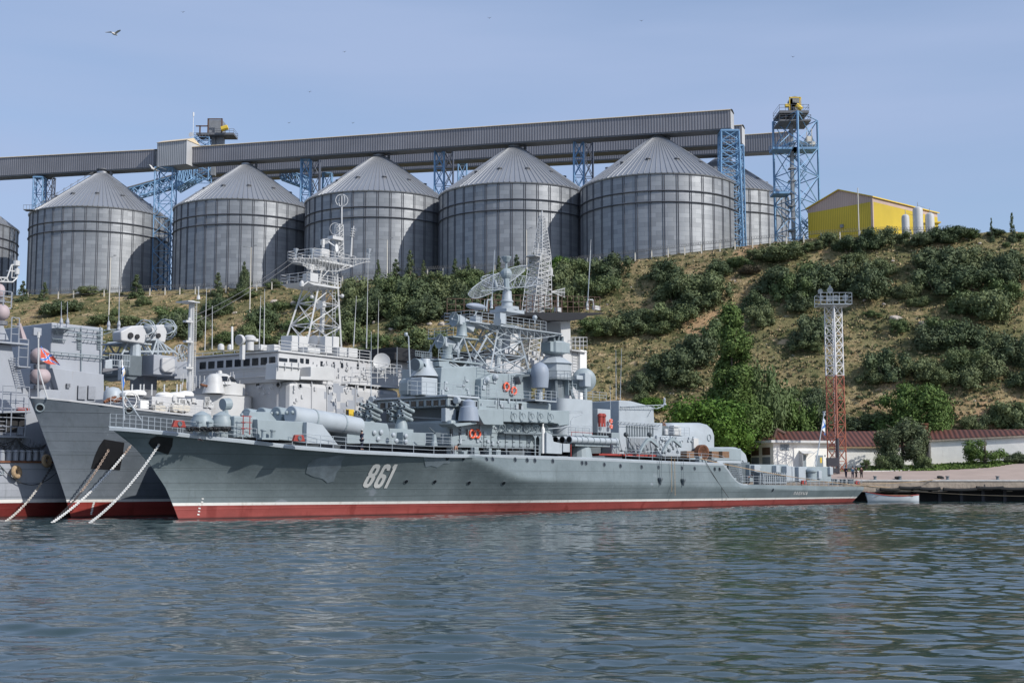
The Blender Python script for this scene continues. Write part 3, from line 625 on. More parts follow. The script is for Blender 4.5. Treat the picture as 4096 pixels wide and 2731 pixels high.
class Hull:
    """stations u in [0,1]; deck half-breadth, waterline half-breadth, sheer, stem profile"""
    def __init__(s, L, bd, bw, zd, stem, flare, bk=None, zk=None, transom=0.0):
        s.L = L; s.bd = bd; s.bw = bw; s.zd = zd; s.stem = stem; s.flare = flare; s.bk = bk; s.zk = zk; s.transom = transom
    def pt(s, u, w):                     # w: 0 waterline, 1 deck edge; negative: under water
        x0 = u*s.L; zd = s.zd(x0); z = zd*w; ww = max(0.0, w)
        x = x0+s.stem(min(1.05, max(z, -.8)/s.zd(0)))*(1-u)**3 + s.transom*ww*max(0, (u-.9)/.1)**2
        bw, bd = s.bw(x0), s.bd(x0); e = s.flare(x0)
        if s.bk is None or s.zk(x0) >= zd-.05: b = bw+(bd-bw)*ww**e
        else:
            zk = s.zk(x0)/zd; bk = s.bk(x0)
            b = bw+(bk-bw)*(ww/zk)**e if ww <= zk else bk+(bd-bk)*(ww-zk)/(1-zk)
        if w < 0: b = bw*(1+w*.25)
        if ww > 0.99: b -= 0.0
        return x, b, z
def make_hull(ship, H, nu, nw, m, name='hull', u1=1.0, deck=True):
    us = [(i/nu)**1.35*u1 for i in range(nu+1)]; ws = [-.25, -.1]+[j/nw for j in range(nw+1)]
    vs = []; nW = len(ws)
    for sgn in (-1, 1):
        for u in us:
            for w_ in ws: x, b, z = H.pt(u, w_); vs.append((x, sgn*max(b, .03), z))
    fs = []; K = len(us)*nW
    for i in range(len(us)-1):
        for j in range(nW-1):
            a = i*nW+j; fs.append((a, a+nW, a+nW+1, a+1)); c = K+a; fs.append((c+1, c+nW+1, c+nW, c))
    for j in range(nW-1):                # stem and transom
        fs.append((j, j+1, K+j+1, K+j)); a = (len(us)-1)*nW+j; fs.append((a+1, a, K+a, K+a+1))
    q = MB(); q.add(vs, fs); o = q.build(name, m, ship.root, smooth=True)
    if deck:
        vs = []
        for u in us:
            x, b, z = H.pt(u, 1.0); vs += [(x, -b+.12, z-.06), (x, b-.12, z-.06)]
        q = MB(); q.add(vs, [(2*i, 2*i+2, 2*i+3, 2*i+1) for i in range(len(us)-1)]); q.build('deck', 'deck_red', ship.root)
    return o
def locate(ship, H, px, py, u0=0.0, u1=1.0):          # nearest hull surface point seen at a photo pixel
    best = None
    ra = (u0, u1, -.1, 1.0)
    for it in range(4):
        cand = []
        for i in range(25):
            for j in range(17):
                u = ra[0]+(ra[1]-ra[0])*i/24; w_ = ra[2]+(ra[3]-ra[2])*j/16
                if u < 0 or u > 1: continue
                x, b, z = H.pt(u, w_); p = ship.px(x, -b, z); cand.append(((p[0]-px)**2+(p[1]-py)**2, u, w_))
        c = min(cand); du = (ra[1]-ra[0])/14; dw = (ra[3]-ra[2])/10; ra = (c[1]-du, c[1]+du, max(-.2, c[2]-dw), min(1, c[2]+dw))
    return c[1], c[2]
def hull_frame(H, u, w_):
    x, b, z = H.pt(u, w_); p = Vector((x, -b, z)); x2, b2, z2 = H.pt(min(1, u+.004), w_); x3, b3, z3 = H.pt(u, min(1, w_+.02))
    U = (Vector((x2, -b2, z2))-p).normalized(); V = (Vector((x3, -b3, z3))-p).normalized(); N = U.cross(V).normalized()
    if N.y > 0: N = -N
    return p, U, V, N
def hull_mat(name, top, top2, red, zr, slope, stripe=.24, patches=True):
    m = bpy.data.materials.new(name); m.use_nodes = True; n = m.node_tree.nodes; l = m.node_tree.links; b = n['Principled BSDF']; setinp(b, Roughness=.42)
    t = n.new('ShaderNodeTexCoord'); s = n.new('ShaderNodeSeparateXYZ'); l.new(t.outputs['Object'], s.inputs[0])
    def math_(op, a, c, v=None):
        q = n.new('ShaderNodeMath'); q.operation = op
        for i, k in ((0, a), (1, c)):
            if isinstance(k, (int, float)): q.inputs[i].default_value = k
            else: l.new(k, q.inputs[i])
        return q.outputs[0]
    def nz(scale, det, st, ro=.6):
        mp = n.new('ShaderNodeMapping'); mp.inputs['Scale'].default_value = st; l.new(t.outputs['Object'], mp.inputs[0])
        q = n.new('ShaderNodeTexNoise'); q.inputs['Scale'].default_value = scale; q.inputs['Detail'].default_value = det; q.inputs['Roughness'].default_value = ro
        l.new(mp.outputs[0], q.inputs['Vector']); return q.outputs[0]
    def rng_(a, p0, p1, o0=0, o1=1):
        r = n.new('ShaderNodeMapRange'); r.inputs[1].default_value = p0; r.inputs[2].default_value = p1; r.inputs[3].default_value = o0; r.inputs[4].default_value = o1; l.new(a, r.inputs[0]); return r.outputs[0]
    def mix(f, a, c):
        q = n.new('ShaderNodeMix'); q.data_type = 'RGBA'
        if isinstance(f, (int, float)): q.inputs[0].default_value = f
        else: l.new(f, q.inputs[0])
        for i, k in ((6, a), (7, c)):
            if isinstance(k, tuple): q.inputs[i].default_value = k+(1,)
            else: l.new(k, q.inputs[i])
        return q.outputs[2]
    h = math_('SUBTRACT', s.outputs[2], math_('SUBTRACT', zr, math_('MULTIPLY', s.outputs[0], slope)))
    base = mix(rng_(nz(.25, 6, (1, 1, 1)), .3, .7), top, top2)
    # pale scuffs: thin slanting scratches and a few repainted patches
    sc1 = rng_(nz(1.0, 8, (2.4, 2.4, .45), .75), .60, .78, 0, .55); base = mix(sc1, base, (.36, .40, .42))
    base = mix(rng_(nz(2.0, 8, (1, 1, .09), .7), .56, .76, 0, .6), base, (.10, .12, .12))
    if patches: base = mix(rng_(nz(.16, 4, (1, 1, 1.6), .5), .655, .675, 0, .55), base, (.34, .37, .42))
    wz = n.new('ShaderNodeTexWave'); wz.wave_type = 'BANDS'; wz.bands_direction = 'Z'; wz.inputs['Scale'].default_value = .26; wz.inputs['Distortion'].default_value = .25; wz.inputs['Detail Scale'].default_value = .3; l.new(t.outputs['Object'], wz.inputs['Vector'])
    base = mix(rng_(wz.outputs[0], .975, .998, 0, .45), base, (.07, .085, .09))
    base = mix(rng_(nz(.9, 9, (.25, .25, 3.5), .8), .60, .74, 0, .38), base, (.30, .34, .36))
    base = mix(rng_(nz(.10, 7, (1, 1, 1), .7), .46, .62, 0, .45), base, tuple(c_*.72 for c_ in top))
    rust = rng_(nz(1.3, 8, (1, 1, .12), .7), .66, .76, 0, .6); base = mix(rust, base, (.20, .12, .07))
    # plate seams
    red_ = mix(rng_(nz(.8, 6, (.4, .4, 1)), .3, .7), red, tuple(c*.72 for c in red)); red_ = mix(rng_(nz(.5, 6, (1, 1, .15)), .58, .66, 0, .6), red_, (.16, .02, .015))
    wet = rng_(s.outputs[2], .02, .22, 1, 0); red_ = mix(wet, red_, (.03, .012, .01))
    wh = mix(rng_(nz(1.5, 6, (1, 1, .3)), .55, .75), (.78, .76, .72), (.55, .50, .45))
    c = mix(rng_(h, 0, .01), red_, wh); c = mix(rng_(h, stripe, stripe+.01), c, base); l.new(c, b.inputs['Base Color'])
    w1 = n.new('ShaderNodeTexWave'); w1.wave_type = 'BANDS'; w1.bands_direction = 'Z'; w1.inputs['Scale'].default_value = .19; w1.inputs['Distortion'].default_value = 0.0; l.new(t.outputs['Object'], w1.inputs['Vector'])
    sm = rng_(w1.outputs[0], .985, .999)
    dn = nz(.55, 3, (1, 1, 1)); hh = math_('ADD', math_('MULTIPLY', sm, .05), math_('MULTIPLY', dn, .35))
    bp = n.new('ShaderNodeBump'); bp.inputs['Strength'].default_value = .45; bp.inputs['Distance'].default_value = .35; l.new(hh, bp.inputs['Height']); l.new(bp.outputs[0], b.inputs['Normal'])
    M[name] = m
I = lambda xs_, ys_: (lambda x: float(np.interp(x, xs_, ys_)))
# ================================================================ frigate 861
B0 = water(714, 2078); S0 = water(3412, 2010); dv_ = S0-B0; LW = dv_.length
ang = math.atan2(dv_.y, dv_.x)+math.asin(4.3/LW)
F1 = Ship('frigate', B0, ang, 'grey warship in front with the white number 861 on its bow', 'warship')
print('frigate', B0, 'L', LW, 'angle', math.degrees(ang))
bd = I([0, .6, 1.5, 3, 8, 14, 22, 32, 45, 80, 100, 118], [.04, .75, 1.5, 2.5, 4.5, 5.6, 6.4, 6.9, 7.05, 7.0, 6.5, 5.2])
bw = I([0, 4, 10, 20, 30, 45, 60, 80, 100, 118], [.03, .5, 1.25, 2.6, 3.9, 5.5, 6.1, 6.1, 5.5, 4.2])
# sheer traced along the gunwale
DK = [(440,1692),(600,1697),(800,1722),(1000,1747),(1300,1786),(1500,1803),(1800,1818),(2100,1822),(2400,1832),(2700,1846),(2965,1862),(3440,1948)]
sx_, sz_ = [], []
for a_, b_ in DK:
    x = 20.0
    for _ in range(12): p = F1.P(a_, b_, bd(max(0, x)) if x > 0 else .1); x = p.x
    sx_.append(x); sz_.append(p.z)
print('sheer', [(round(a, 1), round(b, 2)) for a, b in zip(sx_, sz_)])
ZA = lambda x, y: (1400+x/2.614, 1200+y/2.614)
ZB = lambda x, y: (700+x/2.614, 1500+y/2.614)
ZC = lambda x, y: (2100+x/2.614, 1400+y/2.614)
ZD = lambda x, y: (1700+x/2.614, 1000+y/2.614)
ZE = lambda x, y: (2800+x/2.614, 1500+y/2.614)
ZF = lambda x, y: (700+x/2.614, 1000+y/2.614)
ZG = lambda x, y: (x/2.614, 1000+y/2.614)
ZH = lambda x, y: (x/2.614, 1500+y/2.614)
def seq(Z, pts): return [Z(*p) for p in pts]
# sheer with the step down to the quarterdeck
st_ = []
for a_, b_, t_ in ((2895,1853,6.9),(2912,1878,6.9),(2928,1903,6.9),(2945,1924,6.9),(2966,1936,6.9),(3200,1941,6.3),(3452,1947,5.2)):
    p = F1.P(a_, b_, t_); st_.append((p.x, p.z))
xs_ = [x for x in sx_[:-2]]; zs_ = list(sz_[:-2]); xs_ = xs_[1:]; zs_ = zs_[1:]
xs_ += [q[0] for q in st_]; zs_ += [q[1] for q in st_]
zdf = I(xs_, zs_)
pk1, pk2, pk3 = F1.P(2090, 1917, 7.1), F1.P(2500, 1935, 7.1), F1.P(2890, 1948, 7.0)
zk = I([pk1.x-16, pk1.x, pk2.x, pk3.x, 100, 118], [9, pk1.z, pk2.z, pk3.z, 1.9, 1.9])
bk = I([0, 40, 80, 100, 118], [7.1, 7.25, 7.2, 6.6, 5.3])
fl = I([0, 15, 30, 45, 60, 118], [2.0, 1.7, 1.25, 1.05, 1.0, 1.0])
xT = st_[-1][0]
H1 = Hull(115.8, bd, bw, lambda x: zdf(x), I([-.2, 0, .15, .35, .6, .8, 1.0, 1.05], [.3, 0, -.55, -1.35, -2.9, -4.5, -6.9, -7.2]), fl, bk, zk, transom=max(.5, xT-115.8))
hull_mat('frigate_hull', (.14, .175, .185), (.20, .24, .255), (.33, .07, .06), 1.15, .0042)
make_hull(F1, H1, 130, 22, 'frigate_hull')
def gun(ship, H, m, u1, t=.30, h=.28, name='gunwale_strake'):
    q = MB(); us = [(i/110)**1.3*u1 for i in range(111)]; vs = []
    for u in us:
        x, b, z = H.pt(u, 1.0); x2, b2, z2 = H.pt(u, .97)
        vs += [(x, -b-.03, z-h), (x, -b-.07, z-.05), (x, -b+.10, z+.06), (x, -b+t, z+.05)]
    q.add(vs, [(4*i+j, 4*i+j+1, 4*i+5+j, 4*i+4+j) for i in range(110) for j in range(3)]); q.build(name, m, ship.root, smooth=True)
gun(F1, H1, 'ship_light', .70)
def edge(H, u, inset=.15, dz=.05): x, b, z = H.pt(u, 1.0); return Vector((x, -b+inset, z+dz))
def uof(H, x): return min(1, max(0, x/H.L))
# hull marks
def patchmap(ship, H, x0, x1, y0, y1):
    cs = [locate(ship, H, *c) for c in ((x0, y0), (x1, y0), (x1, y1), (x0, y1))]
    def f(px, py, off):
        a = (px-x0)/(x1-x0); b = (py-y0)/(y1-y0)
        u = (cs[0][0]*(1-a)+cs[1][0]*a)*(1-b)+(cs[3][0]*(1-a)+cs[2][0]*a)*b; w_ = (cs[0][1]*(1-a)+cs[1][1]*a)*(1-b)+(cs[3][1]*(1-a)+cs[2][1]*a)*b
        p, U, V, N = hull_frame(H, u, w_); return p+N*off
    return f
Z8 = lambda x, y: (1420+x/11.2, 1830+y/11.2)
pm_ = patchmap(F1, H1, 1440, 1600, 1845, 1960)
def strip_pairs(q, prs, closed, Z, f, off):
    vs = []; 
    for a, b, c, d in prs: vs += [f(*Z(a, b), off), f(*Z(c, d), off)]
    n = len(prs); q.add(vs, [(2*i, 2*i+1, 2*((i+1)%n)+1, 2*((i+1)%n)) for i in range(n if closed else n-1)])
digits = {'8': [[(760,650,590,700),(800,570,650,580),(845,490,735,420),(880,450,800,330),(915,445,900,275),(940,460,1060,280),(942,490,1115,370),(900,590,1060,540),(860,660,965,730),(810,695,890,790),(770,690,600,770)],
                [(530,1130,345,1230),(580,1020,400,1080),(640,900,525,845),(675,872,600,770),(715,870,890,790),(732,895,900,850),(710,950,880,920),(665,1040,800,1070),(620,1115,690,1220),(580,1155,540,1330),(545,1158,400,1320)]],
          '6': [[(1005,1140,820,1250),(1060,1010,860,1110),(1125,910,1000,840),(1160,884,1110,640),(1195,884,1225,700),(1212,905,1370,750),(1200,950,1395,840),(1150,1050,1300,1060),(1100,1140,1200,1230),(1060,1175,1050,1345),(1020,1172,870,1345)]]}
root_num = None
q = MB()
for lp in digits['8']: strip_pairs(q, lp, True, Z8, pm_, .035)
q.build('hull_number', 'white_paint', F1.root)
q = MB(); strip_pairs(q, digits['6'][0], True, Z8, pm_, .035)
strip_pairs(q, [(1110,640,1225,700),(1210,430,1310,510),(1290,320,1350,465),(1420,270,1390,460),(1540,290,1408,480),(1590,380,1405,510),(1520,565,1390,550)], False, Z8, pm_, .035); q.build('hull_number', 'white_paint', F1.root)
q = MB(); strip_pairs(q, [(1770,280,1900,285),(1680,370,1860,380),(1645,460,1830,460),(1690,465,1828,465),(1265,1355,1400,1355)], False, Z8, pm_, .035); q.build('hull_number', 'white_paint', F1.root)
pn_ = patchmap(F1, H1, 3160, 3240, 1955, 1985); ZN = lambda x, y: (3150+x/23.52, 1940+y/23.52)
LT = [[[(540,885),(590,680),(690,580)],[(640,885),(690,580)]], [[(765,885),(810,680),(900,580)],[(850,885),(900,580)],[(785,800),(865,800)]], [[(970,885),(1010,680),(1110,580)],[(1070,885),(1110,580)],[(965,880),(1080,880)]],
      [[(1180,885),(1225,580)],[(1265,885),(1320,580)],[(1200,740),(1300,740)]], [[(1390,880),(1440,580)],[(1400,880),(1460,870),(1480,740),(1410,730)],[(1530,885),(1585,580)]], [[(1660,885),(1700,600)],[(1735,885),(1795,600)],[(1665,870),(1790,640)],[(1730,560),(1770,560)]]]
k = 0; q = MB()
for L in LT:
    for stt in L:
        for (xa, ya), (xb, yb) in zip(stt[:-1], stt[1:]):
            dx, dy = xb-xa, yb-ya; ln = math.hypot(dx, dy); ox, oy = (16, 0) if abs(dy) > abs(dx) else (0, 16); k += 1
            q.add([pn_(*ZN(xa-ox, ya-oy), .03+.0015*k), pn_(*ZN(xb-ox, yb-oy), .03+.0015*k), pn_(*ZN(xb+ox, yb+oy), .03+.0015*k), pn_(*ZN(xa+ox, ya+oy), .03+.0015*k)], [(0, 1, 2, 3)])
q.build('ship_name', 'white_paint', F1.root)
# portholes
PH = [(1700,1836),(1792,1840),(1944,1833),(1970,1834),(2015,1838)] 
PHp = [(1624,1925),(1738,1926),(1875,1930),(2014,1931)]
PHu = [ZC(x, y) for x, y in ((102,1153),(289,1159),(596,1178),(637,1181),(828,1195),(997,1209),(1218,1220),(1397,1223),(1640,1232),(1773,1236),(1982,1243),(2033,1245))]+[ZE(152, 980), ZE(203, 982), ZE(760, 1200)]+[(1790,1832),(1850,1833),(1946,1836),(1970,1836),(2060,1838),(2108,1840)]
for a_, b_ in PHp+PHu:
    u, w_ = locate(F1, H1, a_, b_); p, U, V, N = hull_frame(H1, u, w_); q = MB(); q.lathe(p-N*.05, [(.27, 0), (.27, .09), (.21, .09), (.19, .03)], 12, N); o = q.build('porthole', 'ship_grey_dark', F1.root)
    q = MB(); q.lathe(p, [(.2, .0), (.2, .05)], 12, N); q.build('glass', 'window_glass', o)
# red star with white edge
u, w_ = locate(F1, H1, *ZB(253, 665)); p, U, V, N = hull_frame(H1, u, w_); q = MB(); q2 = MB(); vs = []; vs2 = []
for i in range(10):
    r = .42 if i % 2 == 0 else .17; t = math.pi/2+i*math.pi/5; vs.append(p+N*.04+U*(r*math.cos(t))+V*(r*math.sin(t))); vs2.append(p+N*.07+U*(r*.72*math.cos(t))+V*(r*.72*math.sin(t)))
q.extr(vs, N*.02); s_ = q.build('star', 'white_paint', F1.root); q2.extr(vs2, N*.01); q2.build('star_centre', 'red_paint', s_)
# draught marks
q = MB()
for k in range(6):
    u, w_ = locate(F1, H1, *ZB(290-6*k-(k > 1)*15, 1297+k*33)); p, U, V, N = hull_frame(H1, u, w_)
    q.add([p+N*.03+U*a+V*b for a, b in ((-.1, 0), (.1, 0), (.1, .12), (-.1, .12))], [(0, 1, 2, 3)])
q.build('draught_marks', 'white_paint', F1.root)
# anchor recess (black pocket) with hawse plate
def pocket(ship, H, outline, m='black', depth=.05, name='anchor_recess'):
    pts = []
    xs2 = [a for a, b in outline]; ys2 = [b for a, b in outline]; f = patchmap(ship, H, min(xs2), max(xs2), min(ys2), max(ys2))
    pts = [f(a, b, .03) for a, b in outline]; c = sum(pts, Vector())/len(pts); q = MB()
    cx_, cy_ = sum(xs2)/len(xs2), sum(ys2)/len(ys2); rings = []
    for k in range(5):
        s = 1-k/5; rings.append([f(cx_+(a-cx_)*s, cy_+(b-cy_)*s, .03) for a, b in outline])
    n = len(outline); vs = [p for r in rings for p in r]+[f(cx_, cy_, .03)]
    fs = [(k*n+i, k*n+(i+1)%n, (k+1)*n+(i+1)%n, (k+1)*n+i) for k in range(4) for i in range(n)]+[(4*n+i, 4*n+(i+1)%n, 5*n) for i in range(n)]
    q.add(vs, fs); q.build(name, m, ship.root)
pocket(F1, H1, seq(ZH, [(1812,630),(1640,617),(1575,650),(1552,700),(1575,740),(1620,765),(1760,772),(1790,700)]))
pocket(F1, H1, seq(ZB, [(1385,930),(1440,880),(1500,862),(1620,850),(1700,832),(1780,838),(1740,900),(1735,960),(1690,1010),(1660,1105),(1590,1125),(1540,1080),(1450,1060),(1370,1020)]), 'patch_paint', name='paint_patch')
pocket(F1, H1, [(1694,1826),(1712,1812),(1735,1815),(1790,1812),(1803,1822),(1796,1850),(1770,1852),(1748,1868),(1722,1860),(1702,1866)], 'patch_paint', name='paint_patch')
# ---- decks and superstructure
S = F1; GR, GD, GL = 'ship_grey', 'ship_grey_dark', 'ship_light'
S.bx('missile_control_house', *[ZB(620, 0)[0], ZB(862, 0)[0], ZB(0, 425)[1], ZB(0, 650)[1]], 3.9, .9, GR, bevel=.12)
S.prism('launcher_shield', seq(ZB, [(862,460),(1045,472),(1375,490),(1372,700),(870,655)]), 4.5, -4.5, GR)
S.prism('launcher_shield', seq(ZB, [(1378,490),(1545,520),(1705,728),(1375,712)]), 5.0, 3.2, GL, bevel=.02)
S.prism('launcher_cowl', seq(ZB, [(785,382),(990,384),(1062,470),(1062,520),(745,520)]), 2.4, 1.6, GR)
tb = S.P(*ZB(1205, 420), 3.4); te = S.P(*ZB(1730, 505), 3.4)
lr = empty('missile_launcher', (0,0,0)); lr.parent = S.root
for k in range(4):
    t = 3.4-2.05*k; d = te-tb; L_ = 8.2; dx = Vector((L_, 0, d.z/d.x*L_)); a = Vector((tb.x, -t, tb.z))
    q = MB(); q.lathe(a, [(.80, 0), (.86, .06), (.86, L_*.55), (.86, L_*.75), (.80, L_)], 20, dx); o = q.build('launch_tube', GL if k == 0 else GR, lr, smooth=True)
    for s in (.3, .72): q = MB(); q.lathe(a+dx*s, [(.90, 0), (.90, .16)], 20, dx); q.build('tube_band', GR, o)
    q = MB()
    for yy in (-.38, .38): q.sphere(a+Vector((-.1, yy, .25)), .17, 8)
    q.build('cover_boss', GR, o)
for k, (zx, zy) in enumerate(((280, 500), (490, 500))):
    c = S.P(*ZB(zx, zy+40), 2.6-k*0.0); q = MB(); q.lathe((c.x, c.y, c.z-1.0), [(.6, 0), (.6, .9), (.95, 1.0), (.95, 1.5), (.75, 1.8), (.75, 1.95), (.3, 2.2), (.1, 2.3)], 14); q.build('anchor_windlass', GR, S.root, smooth=True)
def bollard(S, px, py, t, m=GR):
    c = S.P(px, py, t); q = MB()
    for dx in (0, 1.0): q.lathe((c.x+dx, c.y, c.z-.1), [(.2, 0), (.2, .65), (.27, .68), (.27, .8)], 10)
    q.box((c.x-.4, c.y-.3, c.z-.15), (c.x+1.4, c.y+.3, c.z)); q.build('bollard', m, S.root)
for zx, zy in ((925, 655), (255, 568)): bollard(S, *ZB(zx, zy), 5.2 if zx > 500 else 3.6)
def fairlead(S, px, py, t, m='red_paint'):
    c = S.P(px, py, t); q = MB(); vs = []
    q.extr([(c.x-.65, c.y-.12, c.z), (c.x+.65, c.y-.12, c.z), (c.x+.45, c.y-.12, c.z+.55), (c.x-.45, c.y-.12, c.z+.55)], (0, .3, 0)); o = q.build('fairlead', m, S.root, bevel=.05)
    q = MB(); q.torus((c.x, c.y-.14, c.z+.27), .17, .06, (0, 1, 0), 12); q.lathe((c.x, c.y-.14, c.z+.27), [(.14, 0), (.14, .02)], 10, (0, 1, 0)); q.build('roller', 'ship_grey_dark', o)
fairlead(S, *ZB(40, 545), 3.5); fairlead(S, *ZB(1293, 692), 6.2); fairlead(S, *ZE(1085, 1140), 6.6); fairlead(S, *ZE(1645, 1142), 5.3)
c = S.P(*ZB(525, 418), 2.0); q = MB(); q.tube(c, c+Vector((0,0,.6)), .3, .2); q.lathe(c+Vector((-.3, 0, .9)), [(.5, 0), (.5, .7), (.2, .95)], 14, (1, 0, .1)); q.build('searchlight', GR, S.root)
q = MB(); c = S.P(*ZB(745, 620), 4.6)
for dx in (-.35, .35): q.tube(c+Vector((dx, 0, 0)), c+Vector((dx, 0, 1.6)), .04)
for k in range(3): q.tube(c+Vector((-.55, 0, .5+.5*k)), c+Vector((.55, 0, .5+.5*k)), .035)
q.build('red_ladder', 'red_paint', S.root)
# windlass chains piled on deck, hose reels
q = MB()
for k in range(30): c = S.P(*ZB(130+k*15, 565+5*math.sin(k)), 4.3-.1*(k % 3)); q.torus((c.x, c.y, c.z), .16, .05, (random.random(), random.random(), .3), 8, 4)
q.build('chain_pile', 'black', S.root)
# rails forward
x870 = S.P(*ZB(862, 640), 5.3).x; us = [0.0+(uof(H1, x870))*(i/12)**1.0 for i in range(13)]
q = MB(); rail(q, [edge(H1, max(.0005, u), .12 if u > .01 else .05) for u in us], 1.0, 2.3); q.build('bow_railing', GL, S.root)
xa, xb = S.P(*ZB(905, 640), 6).x, S.P(*ZB(1420, 690), 6.5).x
q = MB(); rail(q, [edge(H1, uof(H1, xa+(xb-xa)*i/5)) for i in range(6)], 1.0, 1.9); q.build('railing', GL, S.root)
xa, xb = S.P(*ZA(-130, 1490), 6.8).x, S.P(*ZC(225, 1070), 6.9).x
q = MB(); rail(q, [edge(H1, uof(H1, xa+(xb-xa)*i/12)) for i in range(13)], 1.05, 1.8); q.build('railing', GL, S.root)
xa, xb = S.P(*ZC(1085, 1100), 6.9).x, S.P(*ZE(430, 880), 6.9).x
q = MB(); rail(q, [edge(H1, uof(H1, xa+(min(xb, st_[0][0]+.3)-xa)*i/8)) for i in range(9)], 1.05, 1.8); q.build('railing', GL, S.root)
xa = st_[4][0]+.3
q = MB(); rail(q, [edge(H1, uof(H1, xa+(115.5-xa)*i/8)) for i in range(9)]+[Vector((116.5, 4.9, edge(H1, 1).z))], 1.0, 1.7); q.build('stern_railing', GL, S.root)
# jackstaff
b0 = S.P(*ZH(1300, 470), .2); t0 = S.P(*ZH(1270, -10), .2); q = MB(); q.tube(b0, t0, .07, .05, 6); q.tube(S.P(*ZH(1300, 205), .2), S.P(*ZH(1490, 490), 1.2), .05); q.build('jackstaff', GL, S.root)
# deckhouse with rocket launchers
S.prism('forward_deckhouse', seq(ZA, [(-30,1300),(60,1255),(390,1290),(415,1375),(415,1500),(-30,1500)]), 3.6, -3.6, GR)
S.bx('ready_locker', ZA(415, 0)[0], ZA(665, 0)[0], ZA(0, 1340)[1], ZA(0, 1505)[1], 3.4, 0, GR)
S.bx('ready_locker', ZA(555, 0)[0], ZA(790, 0)[0], ZA(0, 1378)[1], ZA(0, 1512)[1], 4.2, 1, GR)
q = MB()
for zx, zy in ((250,1385),(290,1450),(450,1410),(580,1420),(480,1470),(580,1480),(320,1380)): c = S.P(*ZA(zx, zy), 4.25 if zx > 440 else 3.62); q.lathe(c, [(.24, 0), (.22, .14), (.1, .22)], 12, (0, -1, 0))
q.split('vent_mushroom', GL, S.root)
def rbu(S, zx, zy, t):
    c = S.P(*ZA(zx, zy), t); rt = empty('rocket_launcher', (0,0,0)); rt.parent = S.root
    q = MB(); g = S.P(*ZA(zx+55, 1330), t); q.lathe((g.x, g.y, g.z-.2), [(.65, 0), (.6, .5), (.38, 1.0), (.35, c.z-g.z+.3)], 14); q.build('pedestal', GR, rt, smooth=True)
    ax = Vector((1, .25, -.22)).normalized(); up = Vector((0,0,1)); sd = ax.cross(up).normalized(); up = sd.cross(ax)
    q = MB(); q.lathe(c+ax*.8, [(.5, 0), (.5, .5)], 12, ax); q.build('cradle', GD, rt)
    for k in range(12):
        a = math.pi*(-.32+1.64*(k/11)); R_ = .95 if k % 2 else .62
        p = c+sd*(R_*math.cos(a))+up*(R_*math.sin(a)); q = MB(); q.lathe(p, [(.12, 0), (.19, .04), (.19, .25), (.155, .3), (.155, 1.5), (.19, 1.55), (.19, 1.75)], 10, ax); o = q.build('rocket_tube', GR, rt)
        q = MB(); q.lathe(p-ax*.012, [(.115, 0), (.115, .02)], 10, ax); q.build('muzzle', 'black', o)
rbu(S, 150, 1160, -1.8); rbu(S, 480, 1155, 2.4)
# bridge block
S.bx('lower_deckhouse', ZA(1060, 0)[0], ZC(300, 0)[0], ZA(0, 1250)[1], ZA(0, 1535)[1], 5.6, -5.6, GR, bevel=.25)
pb = S.P(*ZA(1022, 1100), 5.3); XB = pb.x
S.bx('bridge_base', ZA(1085, 0)[0], ZA(1420, 0)[0], ZA(0, 1105)[1], ZA(0, 1262)[1], 4.7, -4.7, GD)
q = MB(); zt_ = S.P(*ZA(1022, 1012), 5.3).z; zb_ = S.P(*ZA(1022, 1112), 5.3).z; XE = S.P(*ZA(1335, 1100), 5.3).x
q.extr([(XB, -5.3, zb_), (XE, -5.3, zb_), (XE, 5.9, zb_), (XB+1.2, 5.9, zb_), (XB, 4.6, zb_)], (0, 0, zt_-zb_)); br = q.build('bridge', GR, S.root, bevel=.18)
q = MB(); q.extr([(XB-.25, -5.5, zt_), (XE+.1, -5.5, zt_), (XE+.1, 6, zt_), (XB+1, 6, zt_), (XB-.25, 4.7, zt_)], (0, 0, .22)); q.build('bridge_roof', GL, S.root, bevel=.08)
for zx in (265,345,425,510,590,665,745,825,900,975):
    a = S.X(*ZA(zx-24, 1048), XB); b = S.X(*ZA(zx+24, 1090), XB); zc = (zt_+zb_)/2-.05
    q = MB(); q.box((XB-.03, a.y-.04, zc-.34), (XB+.02, b.y+.04, zc+.34)); o = q.build('bridge_window', GL, br); q = MB(); q.box((XB-.05, a.y, zc-.28), (XB+.03, b.y, zc+.28)); q.build('pane', 'window_glass', o)
for z0, z1 in ((1040,1100),(1128,1192),(1240,1262),(1272,1298),(1306,1330)):
    a = S.P(*ZA(z0, 1060), 5.3); b = S.P(*ZA(z1, 1060), 5.3); zc = (zt_+zb_)/2-.05
    q = MB(); q.box((a.x, -5.35, zc-.32), (b.x, -5.25, zc+.32)); o = q.build('bridge_window', GL, br); q = MB(); q.box((a.x+.06, -5.37, zc-.26), (b.x-.06, -5.27, zc+.26)); q.build('pane', 'window_glass', o)
for zx, zy, t in ((225, 1040, -5.0), (1110, 1048, 5.6)):
    c = S.P(*ZA(zx, zy), t); q = MB(); q.lathe(c+Vector((-.2, -.1, 0)), [(.30, 0), (.36, .05), (.36, .45), (.2, .6)], 12, (1, .2, 0)); q.build('signal_lamp', GL, S.root)
S.prism('bridge_wing', seq(ZA, [(1312,1140),(1605,1140),(1605,1305),(1410,1300),(1395,1290)]), 7.0, 4.8, GR)
for zx in (1065, 1150, 1222):
    S.bx('porthole_slot', ZA(zx-12, 0)[0], ZA(zx+12, 0)[0], ZA(0, 1345)[1], ZA(0, 1412)[1], 5.63, 5.5, 'window_glass', bevel=0)
S.prism('blast_plate', seq(ZA, [(1000,1125),(1095,1130),(1108,1150),(1108,1270),(1000,1270)]), 5.0, 4.4, GL)
